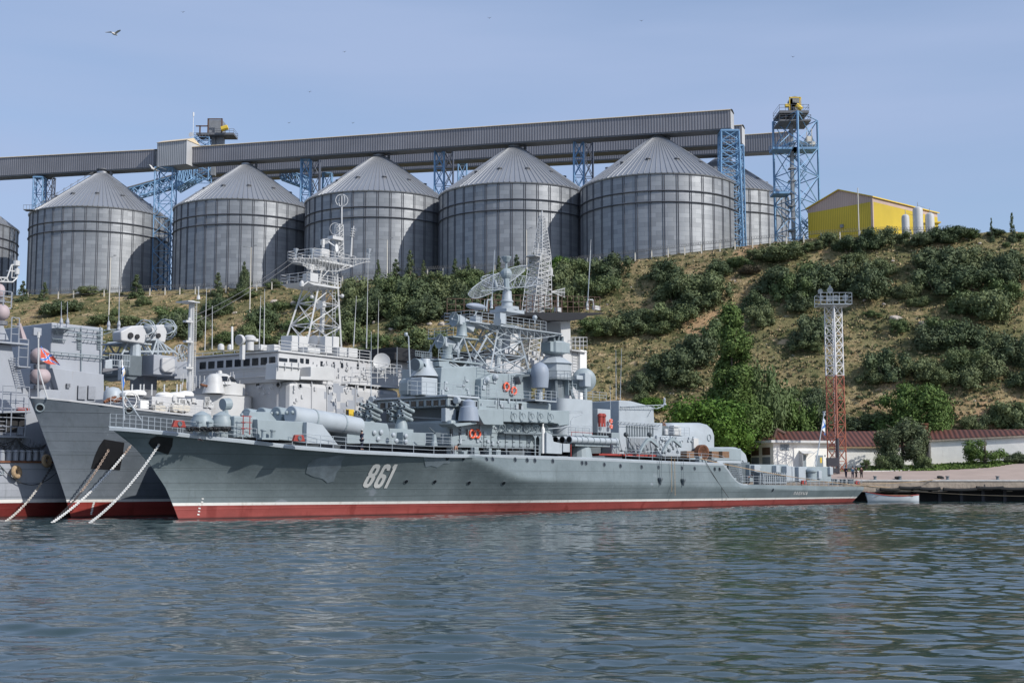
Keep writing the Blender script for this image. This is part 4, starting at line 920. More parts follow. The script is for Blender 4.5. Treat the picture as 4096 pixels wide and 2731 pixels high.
q = MB(); a = S.X(*ZA(640, 1222), XB+1.6); b = S.X(*ZA(1000, 1245), XB+1.6); q.tube(a, b, .12, n=8); q.build('spare_boom', GL, S.root)
c = S.P(*ZA(1240, 1265), 6.3); q = MB(); q.lathe((c.x, c.y, c.z), [(1.05, 0), (1.0, .4), (.85, 1.35), (.62, 1.45), (.6, 1.9), (.3, 2.1), (.1, 2.15)], 20); q.build('optical_director', 'radome_blue', S.root, smooth=True)
q = MB(); q.extr([S.P(*ZA(x, y), 7.0) for x, y in ((1080,1290),(1310,1275),(1330,1290),(1120,1322))], (0, 2.0, 0)); q.build('director_sponson', GR, S.root)
# 20-mm style gun pointing up
g = S.P(*ZA(880, 1500), 6.0); q = MB(); q.lathe((g.x, g.y, g.z-.2), [(.35, 0), (.25, .5), (.2, 1.1)], 10); o = q.build('deck_gun', GR, S.root)
a = S.P(*ZA(905, 1405), 6.0); b = S.P(*ZA(828, 1330), 6.0); q = MB(); q.tube(a, b, .08, .05); q.box(a-Vector((.35, .2, .25)), a+Vector((.35, .2, .2))); q.tube(a, S.P(*ZA(940, 1440), 6.0), .07); q.build('barrel', GD, o)
# second deck level and the long bulwark with cable reels
S.bx('upper_deckhouse', ZA(1345, 0)[0], ZC(275, 0)[0], ZA(0, 1028)[1], ZA(0, 1200)[1], 4.9, -4.9, GR, bevel=.15)
S.prism('boat_deck_bulwark', [ZA(1605,1142), ZC(465,632), ZC(465,778), ZC(360,790), ZC(345,768), ZA(1605,1270)], 6.6, 6.35, GR)
S.bx('boat_deck', ZA(1610, 0)[0], ZC(440, 0)[0], ZA(0, 1262)[1], ZA(0, 1276)[1], 6.3, -6.3, GD, bevel=0)
S.bx('boat_deck', ZA(1610, 0)[0], ZC(440, 0)[0], ZA(0, 1262)[1]+44, ZA(0, 1276)[1]+45, 6.4, 4, GD, bevel=0)
q = MB(); q2 = MB()
for c_ in [ZA(1710,1222), ZA(1800,1222), ZA(1893,1222), ZA(1985,1222), ZC(65,702), ZC(158,704), ZC(265,706)]:
    c = S.P(*c_, 6.7); q.torus((c.x, c.y-.05, c.z+.05), .36, .045, (.35, 1, 0), 14, 5); q.box((c.x-.28, c.y, c.z+.3), (c.x+.12, c.y+.1, c.z+.55)); q.box((c.x-.32, c.y-.25, c.z-.5), (c.x+.75, c.y+.05, c.z-.44)); q.tube((c.x-.2, c.y, c.z-.5), (c.x-.2, c.y, c.z+.5), .03, n=4)
for c_ in [ZA(1590,1330), ZA(1670,1335), ZA(1760,1338), ZA(1845,1340), ZA(1930,1342), ZC(30,810), ZC(115,814), ZC(205,816)]:
    c = S.P(*c_, 6.1); q.torus((c.x, c.y-.05, c.z), .34, .045, (.35, 1, .3), 14, 5); q.tube((c.x-.3, c.y, c.z+.45), (c.x+.5, c.y-.2, c.z-.5), .05, n=4); q.box((c.x-.1, c.y-.3, c.z-.5), (c.x+.9, c.y+.05, c.z-.44))
q.build('cable_reels', GR, S.root)
q = MB()
for c_ in (ZA(1935,1385), ZC(105,868), ZC(155,868)):
    c = S.P(*c_, 6.3); q.tube(c, (c.x, c.y, zdf(c.x)), .08, n=6); q.tube(c-Vector((.5,0,0)), c-Vector((0,0,.6)), .05); q.tube(c+Vector((.5,0,0)), c-Vector((0,0,.6)), .05)
q.build('deck_stanchions', GR, S.root)
a = S.P(*ZC(187, 1078), 6.4); q = MB(); q.lathe(a, [(.22, 0), (.22, 2.5), (.08, 2.8), (.12, 3.1)], 12); q.build('gas_bottle', 'white_paint', S.root)
S.prism('break_bulwark', seq(ZC, [(225,862),(283,880),(300,955),(388,975),(388,1085),(225,1078)]), 6.9, 6.0, GL)
q = MB()
for k in range(9):
    xx = S.P(*ZA(1400+75*k, 1400), 5.64); q.tube((xx.x, -5.66, xx.z), (xx.x, -5.66, zdf(xx.x)+.3), .035, n=4)
    for j in range(4): q.tube((xx.x, -5.66, zdf(xx.x)+.5+.45*j), (xx.x+.4, -5.66, zdf(xx.x)+.5+.45*j), .025, n=4)
q.build('wall_ladders', GD, S.root)
q = MB(); q.box((S.P(*ZA(1780, 1080), 4.93).x-.25, -4.94, S.P(*ZA(1780, 1140), 4.93).z), (S.P(*ZA(1780, 1080), 4.93).x+.25, -4.85, S.P(*ZA(1780, 1078), 4.93).z)); q.build('doorway', 'black', S.root)
# ring buoys hang on the ship: their own things
def ringbuoy(S, px, py, t, label, rx=.38, m='ring_orange'):
    c = S.W(*S.P(px, py, t)); o = empty('ring_buoy', c, S.ang); q = MB(); q.torus((0,0,0), rx, .11, (0, 1, 0), 20, 8); q.build('ring', m, o, smooth=True)
    q = MB()
    for k in range(4): q.torus((rx*math.cos(.8+k*math.pi/2), 0, rx*math.sin(.8+k*math.pi/2)), .115, .025, (-math.sin(.8+k*math.pi/2), 0, math.cos(.8+k*math.pi/2)), 8, 4)
    q.build('strap', 'white_paint', o); tag(o, label, 'ring buoy', 'orange ring buoys on the frigate'); return o
ringbuoy(S, *ZA(1280, 1397), 5.78, 'left one of the pair of orange ring buoys low on the deckhouse side'); ringbuoy(S, *ZA(1334, 1396), 5.78, 'right one of the pair of orange ring buoys low on the deckhouse side')
# upper house aft of the bridge
S.prism('mast_house', seq(ZA, [(1372,822),(1490,768),(1900,768),(1900,1040),(1372,1032)]), 3.6, -3.6, GR, bevel=.1)
ringbuoy(S, *ZA(1637, 905), 3.78, 'left upper orange ring buoy on the grey mast house'); ringbuoy(S, *ZA(1715, 948), 3.9, 'upper orange ring buoy on a frame, just right of the other on the mast house', .36)
q = MB()
for zx, zy in ((1428,838),(1515,808)): c = S.P(*ZA(zx, zy), 3.65); q.lathe(c, [(.36, 0), (.34, .2), (.12, .42)], 14, (-.3, -1, 0))
q.split('horn_loudspeaker', GL, S.root)
q = MB(); ladder(q, S.P(*ZA(1450, 850), 3.7), S.P(*ZA(1450, 1000), 3.7), .35, 8); ladder(q, S.P(*ZA(1710, 770), 3.75), S.P(*ZA(1710, 1000), 3.75), .4, 9); q.build('ladder', GL, S.root)
S.prism('mast_house_visor', seq(ZA, [(1765,800),(1800,775),(1915,775),(1915,792),(1810,805),(1790,880)]), 4.4, 3.55, GD)
# forward directors
S.bx('director_house', ZA(752, 0)[0], ZA(918, 0)[0], ZA(0, 803)[1], ZA(0, 990)[1], 2.6, 1.0, GL, bevel=.1)
S.bx('director_house', ZA(700, 0)[0], ZA(790, 0)[0], ZA(0, 803)[1], ZA(0, 990)[1], 1.2, -1.6, GR, bevel=.5)
c = S.P(*ZA(785, 800), 1.0); q = MB(); q.lathe(c, [(1.5, 0), (1.3, .3), (.6, 1.2), (.5, 1.8)], 16); q.build('director_base', GL, S.root, smooth=True)
dr = empty('missile_director', (0,0,0)); dr.parent = S.root
for zx, zy, r in ((680, 675, .64), (764, 695, .36)):
    c = S.P(*ZA(zx, zy), 1.3); q = MB(); q.lathe(c, [(r, 0), (r, .12), (r*.9, .14), (r*.85, .7)], 20, (.98, .1, .1)); q.build('dish_drum', GR, dr); q = MB(); q.lathe(c+Vector((-.02,0,0)), [(r*.93, 0), (r*.93, .03)], 20, (.98, .1, .1)); q.build('dish_face', GD, dr)
c = S.P(*ZA(800, 680), 1.0); q = MB(); q.box(c-Vector((.3, .5, .8)), c+Vector((.9, .6, .4))); q.box(c+Vector((.5, -.2, -.6)), c+Vector((1.3, .8, .7))); q.build('housing', GL, dr, bevel=.1)
c = S.P(*ZA(755, 570), 1.0); q = MB()
for k in range(9): q.tube(c+Vector((-1.2+.3*k, -.2, -.35+.1*abs(k-4)*.5)), c+Vector((-1.2+.3*k, -.2, .25)), .02, n=4)
for zz in (-.2, 0, .25): q.tube(c+Vector((-1.2, -.2, zz)), c+Vector((1.2, -.2, zz)), .03, n=4)
q.tube(c, c-Vector((0,0,.9)), .08); q.build('search_aerial', GR, dr)
q = MB(); q.sphere(S.P(*ZA(875, 770), -.5), 1.05, 14, (1, 1, .75)); q.build('radome', GR, S.root, smooth=True)
# platforms with the two dish directors
def eyebowl(S, zx, zy, t, zyb):
    c = S.P(*ZA(zx, zy), t); rt = empty('fire_control_dish', (0,0,0)); rt.parent = S.root; ax = Vector((-1, .15, .05)).normalized()
    q = MB(); q.lathe(c, [(.15, -.25), (.45, -.12), (.68, .1), (.74, .26), (.70, .26), (.62, .12), (.4, -.05), (.1, -.1)], 24, ax); q.build('dish', GR, rt, smooth=True)
    q = MB(); q.tube(c, c+ax*.5, .04); q.sphere(c+ax*.5, .1, 8)
    for k in range(4):
        a = k*math.pi/2+.5; u_ = ax.orthogonal().normalized(); v_ = ax.cross(u_); q.tube(c+u_*(.7*math.cos(a))+v_*(.7*math.sin(a))+ax*.25, c+ax*.48, .025, n=4)
    q.build('feed', GL, rt)
    q = MB(); q.extr([c+Vector((.15, -.45, .55)), c+Vector((1.6, -.45, .1)), c+Vector((2.6, -.45, -.55)), c+Vector((2.3, -.45, -1.15)), c+Vector((1.0, -.45, -.6)), c+Vector((.2, -.45, -.5))], (0, .9, 0)); q.build('housing', GL, rt, bevel=.1)
    b = S.P(*ZA(zx, zyb), t); q = MB(); q.lathe((c.x+.95, c.y, b.z), [(.62, 0), (.55, .3), (.5, (c.z-b.z)*.6), (.62, (c.z-b.z)*.85)], 14); q.build('pedestal', GR, rt, smooth=True)
eyebowl(S, 1105, 205, .8, 372); eyebowl(S, 955, 435, .8, 610)
q = MB(); a = S.P(*ZA(1080, 372), 2.0); b = S.P(*ZA(1350, 388), 2.0); q.box((a.x, -2.0, a.z-.12), (b.x, 1.6, a.z)); rail(q, [(a.x, -2, a.z), (a.x, 1.5, a.z)], .9, 1); q.lathe(((a.x+b.x)/2, 0, a.z-1.2), [(.9, 0), (1.6, 1.08)], 12)
q.build('upper_director_platform', GR, S.root)
q = MB(); a2 = S.P(*ZA(925, 612), 2.2); b2 = S.P(*ZA(1390, 625), 2.2); q.box((a2.x, -2.2, a2.z-.15), (b2.x, 2.2, a2.z)); rail(q, [(a2.x, -2.2, a2.z), (b2.x-2, -2.2, a2.z)], .9, 1.6)
q.extr([S.P(*ZA(x, y), 2.2) for x, y in ((930,640),(1035,640),(1035,665),(1120,730),(935,690))], (0, 4.4, 0)); q.build('lower_director_platform', GR, S.root)
q = MB()
for pts in ([(1035,660),(1320,815)], [(1185,385),(1320,815)], [(1235,430),(1430,690)], [(1185,385),(1110,520)], [(1060,640),(1165,720),(1240,640)], [(1240,640),(1320,815)], [(1240,620),(1165,730)], [(1075,620),(1180,600)], [(1130,440),(1130,610)], [(1245,640),(1290,700)]):
    for t in (1.9, -1.9):
        P_ = [S.P(x/2.614+1400, y/2.614+1200, 1.9) for x, y in pts]; q.path([Vector((p.x, -t, p.z)) for p in P_], .09, 6)
for zx in (1120, 1235, 1310): p = S.P(*ZA(zx, 640), 1.9); q.tube((p.x, -1.9, p.z), (p.x, 1.9, p.z), .08)
q.build('platform_truss', GL, S.root)
S.prism('forward_funnel_house', seq(ZA, [(960,700),(1300,690),(1375,700),(1470,760),(1372,830),(1340,1000),(940,1000)]), 2.8, -2.8, GR, bevel=.1)
# main mast
q = MB(); Xm0, Xm1 = S.P(*ZA(1440, 730), 1.5).x, S.P(*ZA(1850, 730), 1.5).x; zb0 = S.P(*ZA(1640, 740), 1.5).z; zt0 = S.P(*ZA(1640, 250), 1.5).z
xt0, xt1 = S.P(*ZA(1560, 250), 1.0).x, S.P(*ZA(1745, 250), 1.0).x
lattice(q, [(Xm0,-1.9,zb0),(Xm1,-1.9,zb0),(Xm1,1.9,zb0),(Xm0,1.9,zb0)], [(xt0,-1,zt0),(xt1,-1,zt0),(xt1,1,zt0),(xt0,1,zt0)], 3, .12, .065)
q.tube(((Xm0+Xm1)/2, 0, zb0), ((xt0+xt1)/2, 0, zt0+.5), .32, .28, 10)
for pts in ([(1410,380),(1560,300)], [(1430,385),(1300,620)], [(1430,390),(1650,640)]): P_ = [S.P(*ZA(x, y), 1.2) for x, y in pts]; q.path(P_, .11, 6)
q.build('main_mast', GL, S.root)
q = MB(); a = S.P(*ZA(1252, 215), 1.8); b = S.P(*ZD(1440, 775), 1.8); q.box((a.x, -1.8, a.z-.12), (b.x, 1.8, a.z-.02)); rail(q, [(a.x, -1.8, a.z), (b.x-3, -1.8, a.z)], 1.05, 1.0); rail(q, [(a.x, 1.8, a.z), (b.x-3, 1.8, a.z)], 1.05, 1.5); rail(q, [(a.x, 1.8, a.z), (a.x, -1.8, a.z)], 1.05, 1.2)
for t in (-1.6, 1.6):
    for k in range(12):
        x0 = a.x+1.2+(b.x-a.x-1.2)*k/12; x1 = a.x+1.2+(b.x-a.x-1.2)*(k+1)/12; d0 = 1.0*math.sin(math.pi*min(1, (k+.2)/12.)); d1 = 1.0*math.sin(math.pi*min(1, (k+1.2)/12.4))
        q.tube((x0, t, a.z-.1-d0), (x1, t, a.z-.1-d1), .05, n=4); q.tube((x0, t, a.z-.1), (x1, t, a.z-.1-d1), .035, n=4); q.tube((x1, t, a.z-.1), (x1, t, a.z-.1-d1), .035, n=4)
q.build('mast_platform', GL, S.root)
c = S.P(*ZD(790, 720), 2.2); q = MB(); q.box(c+Vector((-.4, -.3, -.5)), c+Vector((.5, .6, .6))); q.lathe(c+Vector((-.3, -.2, -.3)), [(.12, 0), (.2, .4), (.45, .75)], 14, (-1, -.3, -.1)); q.build('fog_horn', GL, S.root)
c = S.P(*ZA(1315, 180), 1.2); q = MB(); q.box(c+Vector((-.45, -.4, -.6)), c+Vector((.5, .4, .1))); q.tube(c+Vector((0,0,.1)), c+Vector((0,0,.9)), .07); q.tube(c+Vector((-.3,0,.1)), c+Vector((.3,0,.7)), .05); q.build('navigation_radar_base', GL, S.root)
c = S.P(*ZA(1318, 68), 1.2); q = MB(); q.sphere(c, 1.0, 28, (1.5, .55, .36)); q.build('navigation_radar', 'radome_blue', S.root, smooth=True)
c = S.P(*ZD(858, 612), .3); top = S.P(*ZD(858, 430), .3); H_ = top.z-c.z; q = MB(); q.lathe((c.x, c.y, c.z), [(1.3, -.2), (1.3, .15), (.62, .2), (.60, H_*.35), (.7, H_*.36), (.7, H_*.42), (.55, H_*.5), (.48, H_)], 16); q.box((c.x-1.5, c.y-1.2, c.z-.55), (c.x+1.5, c.y+1.2, c.z-.2)); q.build('radar_pedestal', GL, S.root, smooth=True)
def meshdish(S, name, A_, B_, Cdn, bulge, m='mesh_grey', nu=30, nv=10):
    """A,B = tips (local points), Cdn = half-height vector at mid, bulge = depth vector"""
    A_ = Vector(A_); B_ = Vector(B_); q = MB()
    def pt(u, v): 
        s = 2*u-1; hgt = (1-abs(s)**2.6*.75); return A_.lerp(B_, u)+Cdn*(v*hgt)+bulge*((1-s*s)+.25*(1-v*v))
    for j in range(nv+1):
        v = -1+2*j/nv; r = .05 if j in (0, nv) else .016; P_ = [pt(i/nu, v) for i in range(nu+1)]; q.path(P_, r, 4)
    for i in range(nu+1):
        P_ = [pt(i/nu, -1+2*j/nv) for j in range(nv+1)]; q.path(P_, .05 if i in (0, nu) else (.035 if i % 5 == 0 else .016), 4)
    return q, pt
a, b = S.P(*ZD(470, 440), 1.5), S.P(*ZD(1055, 190), -1.5)
q, pt = meshdish(S, 'd', a, b, Vector((.38, -.35, 1.15)), Vector((.1, .9, -.35))); rr = empty('search_radar', (0,0,0)); rr.parent = S.root; q.build('mesh_reflector', 'mesh_grey', rr)
q = MB(); f0 = S.P(*ZD(738, 350), 2.5); q.tube(f0+Vector((-.1, 0, .35)), f0+Vector((.15, 0, -.35)), .16, n=8); base = S.P(*ZD(880, 430), .4)
for d in (Vector((0,0,0)), Vector((.3, .3, .25)), Vector((0, -.3, .2))): q.tube(f0+Vector((.1,0,-.2)), base+d, .045)
for u in (.3, .45, .6, .75): q.tube(pt(u, -.2), top+Vector((0, 0, .2)), .05, n=4)
q.build('feed_arm', GL, rr)
a, b = S.P(*ZD(600, 300), -1.2), S.P(*ZD(1235, 330), -1.2); q, pt = meshdish(S, 'd', a, b, Vector((0, .1, .72)), Vector((0, .9, 0)), nu=26, nv=6)
for k in range(9):
    u0, u1 = .12+.09*k, .12+.09*(k+1); q.tube(pt(u0, -1), pt(u1, 1), .045, n=4); q.tube(pt(u0, 1), pt(u1, -1), .045, n=4); q.tube(pt(u0, -1)+Vector((0, 1, 0)), pt(u1, -1)+Vector((0, 1, 0)), .05, n=4); q.tube(pt(u0, 0), pt(u0, -1)+Vector((0, 1, 0)), .04, n=4)
q.build('mesh_reflector', 'mesh_grey', rr)
q = MB(); cc = S.P(*ZD(850, 250), 0); q.sphere(cc, .65, 12); q.tube(cc, cc+Vector((0, 0, 1.6)), .12); q.lathe(cc+Vector((0,0,1.3)), [(.3, 0), (.55, .5), (.55, .6)], 12); q.tube(top, cc, .3); q.build('centre_ball', GR, rr)
# mast aerials
q = MB()
for zx, y0, y1 in ((700, 610, -60), (620, 640, 520), (650, 640, 520)): a, b = S.P(*ZD(zx-5, y0), 1.5), S.P(*ZD(zx+(28 if y1 < 0 else 5), y1 if y1 > 0 else 0), 1.5); q.tube(a, b, .06, .03)
a = S.P(*ZD(695, 610), 1.5); q.lathe(a, [(.18, 0), (.12, .3), (.16, .35), (.1, 1.2)], 8); q.path([S.P(*ZD(640, 620), 1.5), S.P(*ZD(652, 520), 1.5), S.P(*ZD(700, 520), 1.5)], .07); q.build('whip_aerials', GL, S.root)
q = MB()
for t in (-1, 1): c = S.P(*ZD(1148, 706), t*1.5); q.sphere(c, .28, 10); q.tube(c, c-Vector((0,0,.6)), .08)
q.build('aerial_domes', GL, S.root)
# radome on its post
c = S.P(*ZD(1200, 1440), 4.9); q = MB(); q.lathe((c.x, c.y, c.z), [(.88, 0), (.90, .15), (.98, 1.1), (1.0, 1.55), (.93, 2.0), (.72, 2.4), (.4, 2.62), (.08, 2.7), (.05, 2.85)], 24); q.build('satellite_radome', 'radome_blue', S.root, smooth=True)
q = MB(); b = S.P(*ZD(1200, 1575), 4.9); q.tube((c.x, c.y, c.z), (b.x, b.y, b.z-.3), .3, n=10); q.box((b.x-2.0, b.y-1, b.z-.12), (b.x+1.6, b.y+2, b.z)); rail(q, [(b.x-2, b.y-1, b.z), (b.x+1.6, b.y-1, b.z)], 1.0, .8); q.build('radome_stand', GL, S.root)
q = MB(); q.lathe(S.P(*ZD(1115, 1275), 3.0), [(.5, -.2), (.55, 0), (.4, .3), (.1, .4)], 14); q.build('small_radome', GR, S.root)
# aft director tower
c = S.P(*ZD(1355, 1360), .6); r8 = 1.9; q = MB(); hgt = S.P(*ZD(1355, 1195), .6).z-c.z; q.lathe((c.x, c.y, c.z), [(r8*.97, 0), (r8, .05), (r8, hgt), (r8*1.12, hgt+.03), (r8*.55, hgt+.75), (.5, hgt+.9), (.45, hgt+1.2)], 8); q.build('aft_director_house', GL, S.root)
zt1 = c.z+hgt+1.2; q = MB(); q.lathe((c.x, c.y, zt1-.1), [(1.0, 0), (1.35, .15), (1.35, 1.35), (1.0, 1.5)], 10); q.box((c.x-1.6, c.y-.7, zt1+.1), (c.x-.9, c.y+.7, zt1+1.2)); q.box((c.x+.9, c.y-.9, zt1+.1), (c.x+1.7, c.y+.5, zt1+1.3)); q.build('aft_director', GR, S.root, bevel=.06)
q = MB()
for k in range(9): q.box((c.x-1.0+.24*k, c.y-.7+.1*(k%3), zt1+1.3), (c.x-.86+.24*k, c.y+.2, zt1+1.7+.3*((k*7)%3)/2))
q.lathe((c.x-.8, c.y-.3, zt1+1.4), [(.2, 0), (.25, .5), (.1, .8)], 8); q.build('director_optics', GD, S.root)
q = MB(); zf_ = S.P(*ZD(1355, 1560), .6).z
for dx, dy in ((-1.3,-1.3),(1.5,-1.3),(1.5,1.3),(-1.3,1.3)): q.tube((c.x+dx*.7, c.y+dy*.7, c.z), (c.x+dx*1.15, c.y+dy*1.1, zf_), .2, n=6)
q.lathe((c.x, c.y, zf_), [(1.2, 0), (1.0, c.z-zf_)], 8); q.torus((c.x, c.y, c.z+.15), r8+.35, .05, n=8)
for k in range(16): a_ = k*math.pi/8; q.tube((c.x+2.2*math.cos(a_), c.y+2.2*math.sin(a_), c.z), (c.x+2.2*math.cos(a_), c.y+2.2*math.sin(a_), c.z+.9), .03, n=4)
q.torus((c.x, c.y, c.z+.9), 2.2, .03, n=16, m=4); q.build('aft_director_frame', GD, S.root)
c = S.P(*ZD(1665, 1362), 1.4); ax = Vector((.85, .9, .1)).normalized(); q = MB(); q.lathe(c, [(.2, -.25), (.9, -.1), (1.38, .12), (1.42, .2), (1.3, .2), (.8, .05), (.1, 0)], 28, ax); rt = empty('aft_fire_control_dish', (0,0,0)); rt.parent = S.root; q.build('dish', GR, rt, smooth=True)
q = MB(); cc = c-ax*.5; q.box(cc+Vector((-.6, -.5, -.75)), cc+Vector((.5, .4, .8))); q.box(cc+Vector((-1.8, -.2, .0)), cc+Vector((-.5, .4, .5))); q.build('housing', GL, rt, bevel=.08)
q = MB(); b = S.P(*ZD(1600, 1560), 1.4); q.tube(cc+Vector((0,0,-.6)), (cc.x, cc.y, b.z), .25, n=8); a_ = S.P(*ZD(1500, 1330), 2); q.box(a_+Vector((0, 0, -2)), a_+Vector((.1, .9, .2))); q.box(a_+Vector((.7, 0, -2)), a_+Vector((.8, .9, .2))); rail(q, [a_+Vector((0,0,-1.7)), a_+Vector((1.5, 0, -1.7))], 1, .7); q.split('dish_stand', GR, S.root)
# intake drum, funnel, valves
q = MB(); a = S.P(*ZC(400, 865), 4.7); b = S.P(*ZC(748, 865), 4.7); zt_ = S.P(*ZC(400, 500), 4.7).z; n_ = 10; pts = []
r = 1.1; x0, x1 = a.x, b.x
for (cx_, cy_, a0) in ((x1-r, -4.7+r, -90), (x1-r, 4.7-r, 0), (x0+r, 4.7-r, 90), (x0+r, -4.7+r, 180)):
    for k in range(7): t = math.radians(a0+15*k); pts.append((cx_+r*math.cos(t), cy_+r*math.sin(t), a.z-1.2))
q.extr(pts, (0, 0, zt_-a.z+1.2)); q.build('intake_housing', GL, S.root, smooth=True)
S.prism('platform_end', seq(ZC, [(375,630),(465,632),(465,780),(375,790)]), 6.3, 4.5, GR)
q = MB(); q.path([S.P(*ZC(x, y), 6.4) for x, y in ((470,660),(600,645),(595,670),(510,700),(480,740),(475,790),(370,812),(240,822))], .05); q.path([S.P(*ZC(x, y), 6.4) for x, y in ((470,640),(595,635))], .05); q.build('boom_bracket', GL, S.root)
S.bx('valve_recess', ZC(760, 0)[0], ZC(895, 0)[0], ZC(0, 612)[1], ZC(0, 862)[1], 4.2, 0, GL)
c = S.P(*ZC(795, 800), 4.6); q = MB()
for dx in (0, .55): q.lathe((c.x+dx-.1, c.y-.0, c.z), [(.26, 0), (.26, 1.1), (.34, 1.15), (.34, 1.3), (.2, 1.5)], 12)
q.split('fire_valve', 'red_paint', S.root)
q = MB(); a = S.P(*ZC(762, 762), 4.9); rail(q, [a, a+Vector((1.6, 0, 0))], -1.4, .5); q.build('valve_rail', GL, S.root)
ringbuoy(S, *ZC(898, 742), 4.6, 'folded orange buoy at the upper rail beside the red valves', .17); ringbuoy(S, *ZC(900, 800), 4.6, 'folded orange buoy hung lowest beside the red valves', .17)
S.prism('funnel', seq(ZC, [(985,525),(1110,532),(1290,580),(1345,600),(1355,760),(1440,762),(1435,890),(1385,895),(1385,1100),(985,1090)]), 3.6, -3.6, GL, bevel=.1)
S.bx('funnel_foot', ZC(905, 0)[0], ZC(990, 0)[0], ZC(0, 860)[1], ZC(0, 1095)[1], 4.2, 0, GR)
q = MB()
for k in range(11): c = S.P(*ZC(1065+27*k, 843), 3.62); q.box((c.x-.13, -3.66, c.z-.65), (c.x+.13, -3.6, c.z+.65))
for k in range(2): c = S.P(*ZC(920+38*k, 835), 3.62)
q.split('funnel_vent', GD, S.root)
q = MB(); a = S.P(*ZC(1085, 912), 3.75); b = S.P(*ZC(1372, 1078), 3.75); q.box((a.x, -3.7, b.z), (b.x, -3.61, a.z)); lo = q.build('louvre', 'black', S.root)
q = MB()
for k in range(14): zz = b.z+(a.z-b.z)*(k+.5)/14; q.box((a.x, -3.84, zz-.05), (b.x, -3.71, zz+.03))
for k in range(6): xx = a.x+(b.x-a.x)*k/5; q.box((xx-.05, -3.87, b.z), (xx+.05, -3.7, a.z))
q.build('louvre_slats', GL, lo)
q = MB(); a = S.P(*ZC(955, 745), 3.7); b = S.P(*ZC(1400, 745), 3.7); q.tube((a.x, -3.9, a.z), (b.x, -3.9, a.z-.1), .035, n=4); q.tube((a.x, -3.9, a.z-.35), (b.x, -3.9, a.z-.45), .035, n=4)
for k in range(12): x_ = a.x+(b.x-a.x)*k/11; q.tube((x_, -3.6, a.z-.3), (x_, -3.9, a.z), .03, n=4)
a = S.P(*ZC(1000, 590), 3.7); b = S.P(*ZC(1470, 572), 3.7); q.tube(a, b, .05); q.tube(S.P(*ZC(1010, 600), 3.9), S.P(*ZC(1380, 610), 3.9), .04); q.tube(S.P(*ZC(1380, 612), 3.9), b, .05); q.tube(S.P(*ZC(1290, 690), 3.8), S.P(*ZC(1340, 600), 3.8), .04)
for k in range(10): p0_ = a.lerp(b, k/10); q.tube(p0_, p0_+Vector((.25, -.2, -.35)), .03, n=4)
c = S.P(*ZC(1459, 572), 3.7); q.lathe(c, [(.28, 0), (.12, .2), (.14, .7), (.06, .9)], 8); q.build('funnel_pipework', GL, S.root)
# torpedo tubes
a = S.P(*ZC(462, 936), 6.3); b = S.P(*ZC(950, 948), 6.3); L_ = b.x-a.x; tl = empty('torpedo_launcher', (0,0,0)); tl.parent = S.root
for k in range(4):
    y = -6.3+.93*k; q = MB(); q.lathe((a.x, y, a.z), [(.31, 0), (.40, 0), (.40, .25), (.35, .27), (.35, L_*.3), (.35, L_-.3), (.42, L_-.28), (.42, L_)], 18, (1, 0, 0)); o = q.build('torpedo_tube', GL, tl, smooth=True)
    q = MB(); q.lathe((a.x-.02, y, a.z), [(.31, 0), (.31, .03)], 16, (1, 0, 0)); q.build('muzzle', 'black', o)
    q = MB()
    for s in (.12, .22, .34, .47, .60, .72, .84): q.lathe((a.x+L_*s, y, a.z), [(.40, 0), (.40, .09)], 16, (1, 0, 0))
    q.build('tube_band', GR, o)
q = MB(); q.box((a.x+1.2, -6.2, a.z-.62), (b.x-1, -3.2, a.z-.38)); q.lathe(((a.x+b.x)/2-.5, -4.9, zdf(60)), [(1.5, 0), (1.35, .3), (1.1, a.z-zdf(60)-.4)], 16); q.tube((a.x+2.5, -6.3, a.z+.5), (b.x-1.5, -6.3, a.z+.5), .1); q.build('launcher_mount', GR, tl)
q = MB(); c = S.P(*ZC(435, 1022), 6.6); q.box(c-Vector((.6, 0, .45)), c+Vector((.6, .6, .45))); q.build('fan_unit', GL, S.root, bevel=.05)
q = MB(); c = S.P(*ZC(480, 985), 6.7); q.tube(c, c-Vector((0,0,1.9)), .05); c = S.P(*ZC(485, 855), 5.2); q.path([c-Vector((0,0,.8)), c, c+Vector((3.8, 0, 0)), c+Vector((3.8, 0, -.8))], .03); q.build('red_posts', 'red_paint', S.root)
S.bx('aft_well_house', ZC(470, 0)[0], ZC(1000, 0)[0], ZC(0, 870)[1], ZC(0, 1090)[1], 2.8, -2.8, GD)
S.bx('deck_coaming', ZC(775, 0)[0], ZC(1380, 0)[0], ZC(0, 1078)[1], ZC(0, 1098)[1], 5.2, 4.0, 'red_paint', bevel=0)
# boat davits
for kx in (0, 240):
    q = MB(); P_ = [S.P(*ZC(x+kx, y), 6.2) for x, y in ((1205,1070),(1240,1000),(1290,935),(1320,932),(1400,1000))]
    for A_, B_ in zip(P_[:-1], P_[1:]): q.extr([A_+Vector((0,0,-.18)), A_+Vector((0,0,.18)), B_+Vector((0,0,.18)), B_+Vector((0,0,-.18))], (0, .3, 0))
    q.build('boat_davit', GR, S.root)
q = MB()
for kx in (0, 245):
    for dy in (0, .5):
        for (x0, y0, x1, y1) in ((1055,890,1160,1085), (1055,890,1075,1085), (1050,880,1090,900)): A_, B_ = S.P(*ZC(x0+kx, y0), 6.0-dy), S.P(*ZC(x1+kx, y1), 6.0-dy); q.tube(A_, B_, .06, n=4)
        q.sphere(S.P(*ZC(1055+kx, 882), 6.0), .28, 8)
A_, B_ = S.P(*ZC(1055, 890), 6.0), S.P(*ZC(1300, 895), 6.0); q.tube(A_, B_, .04)
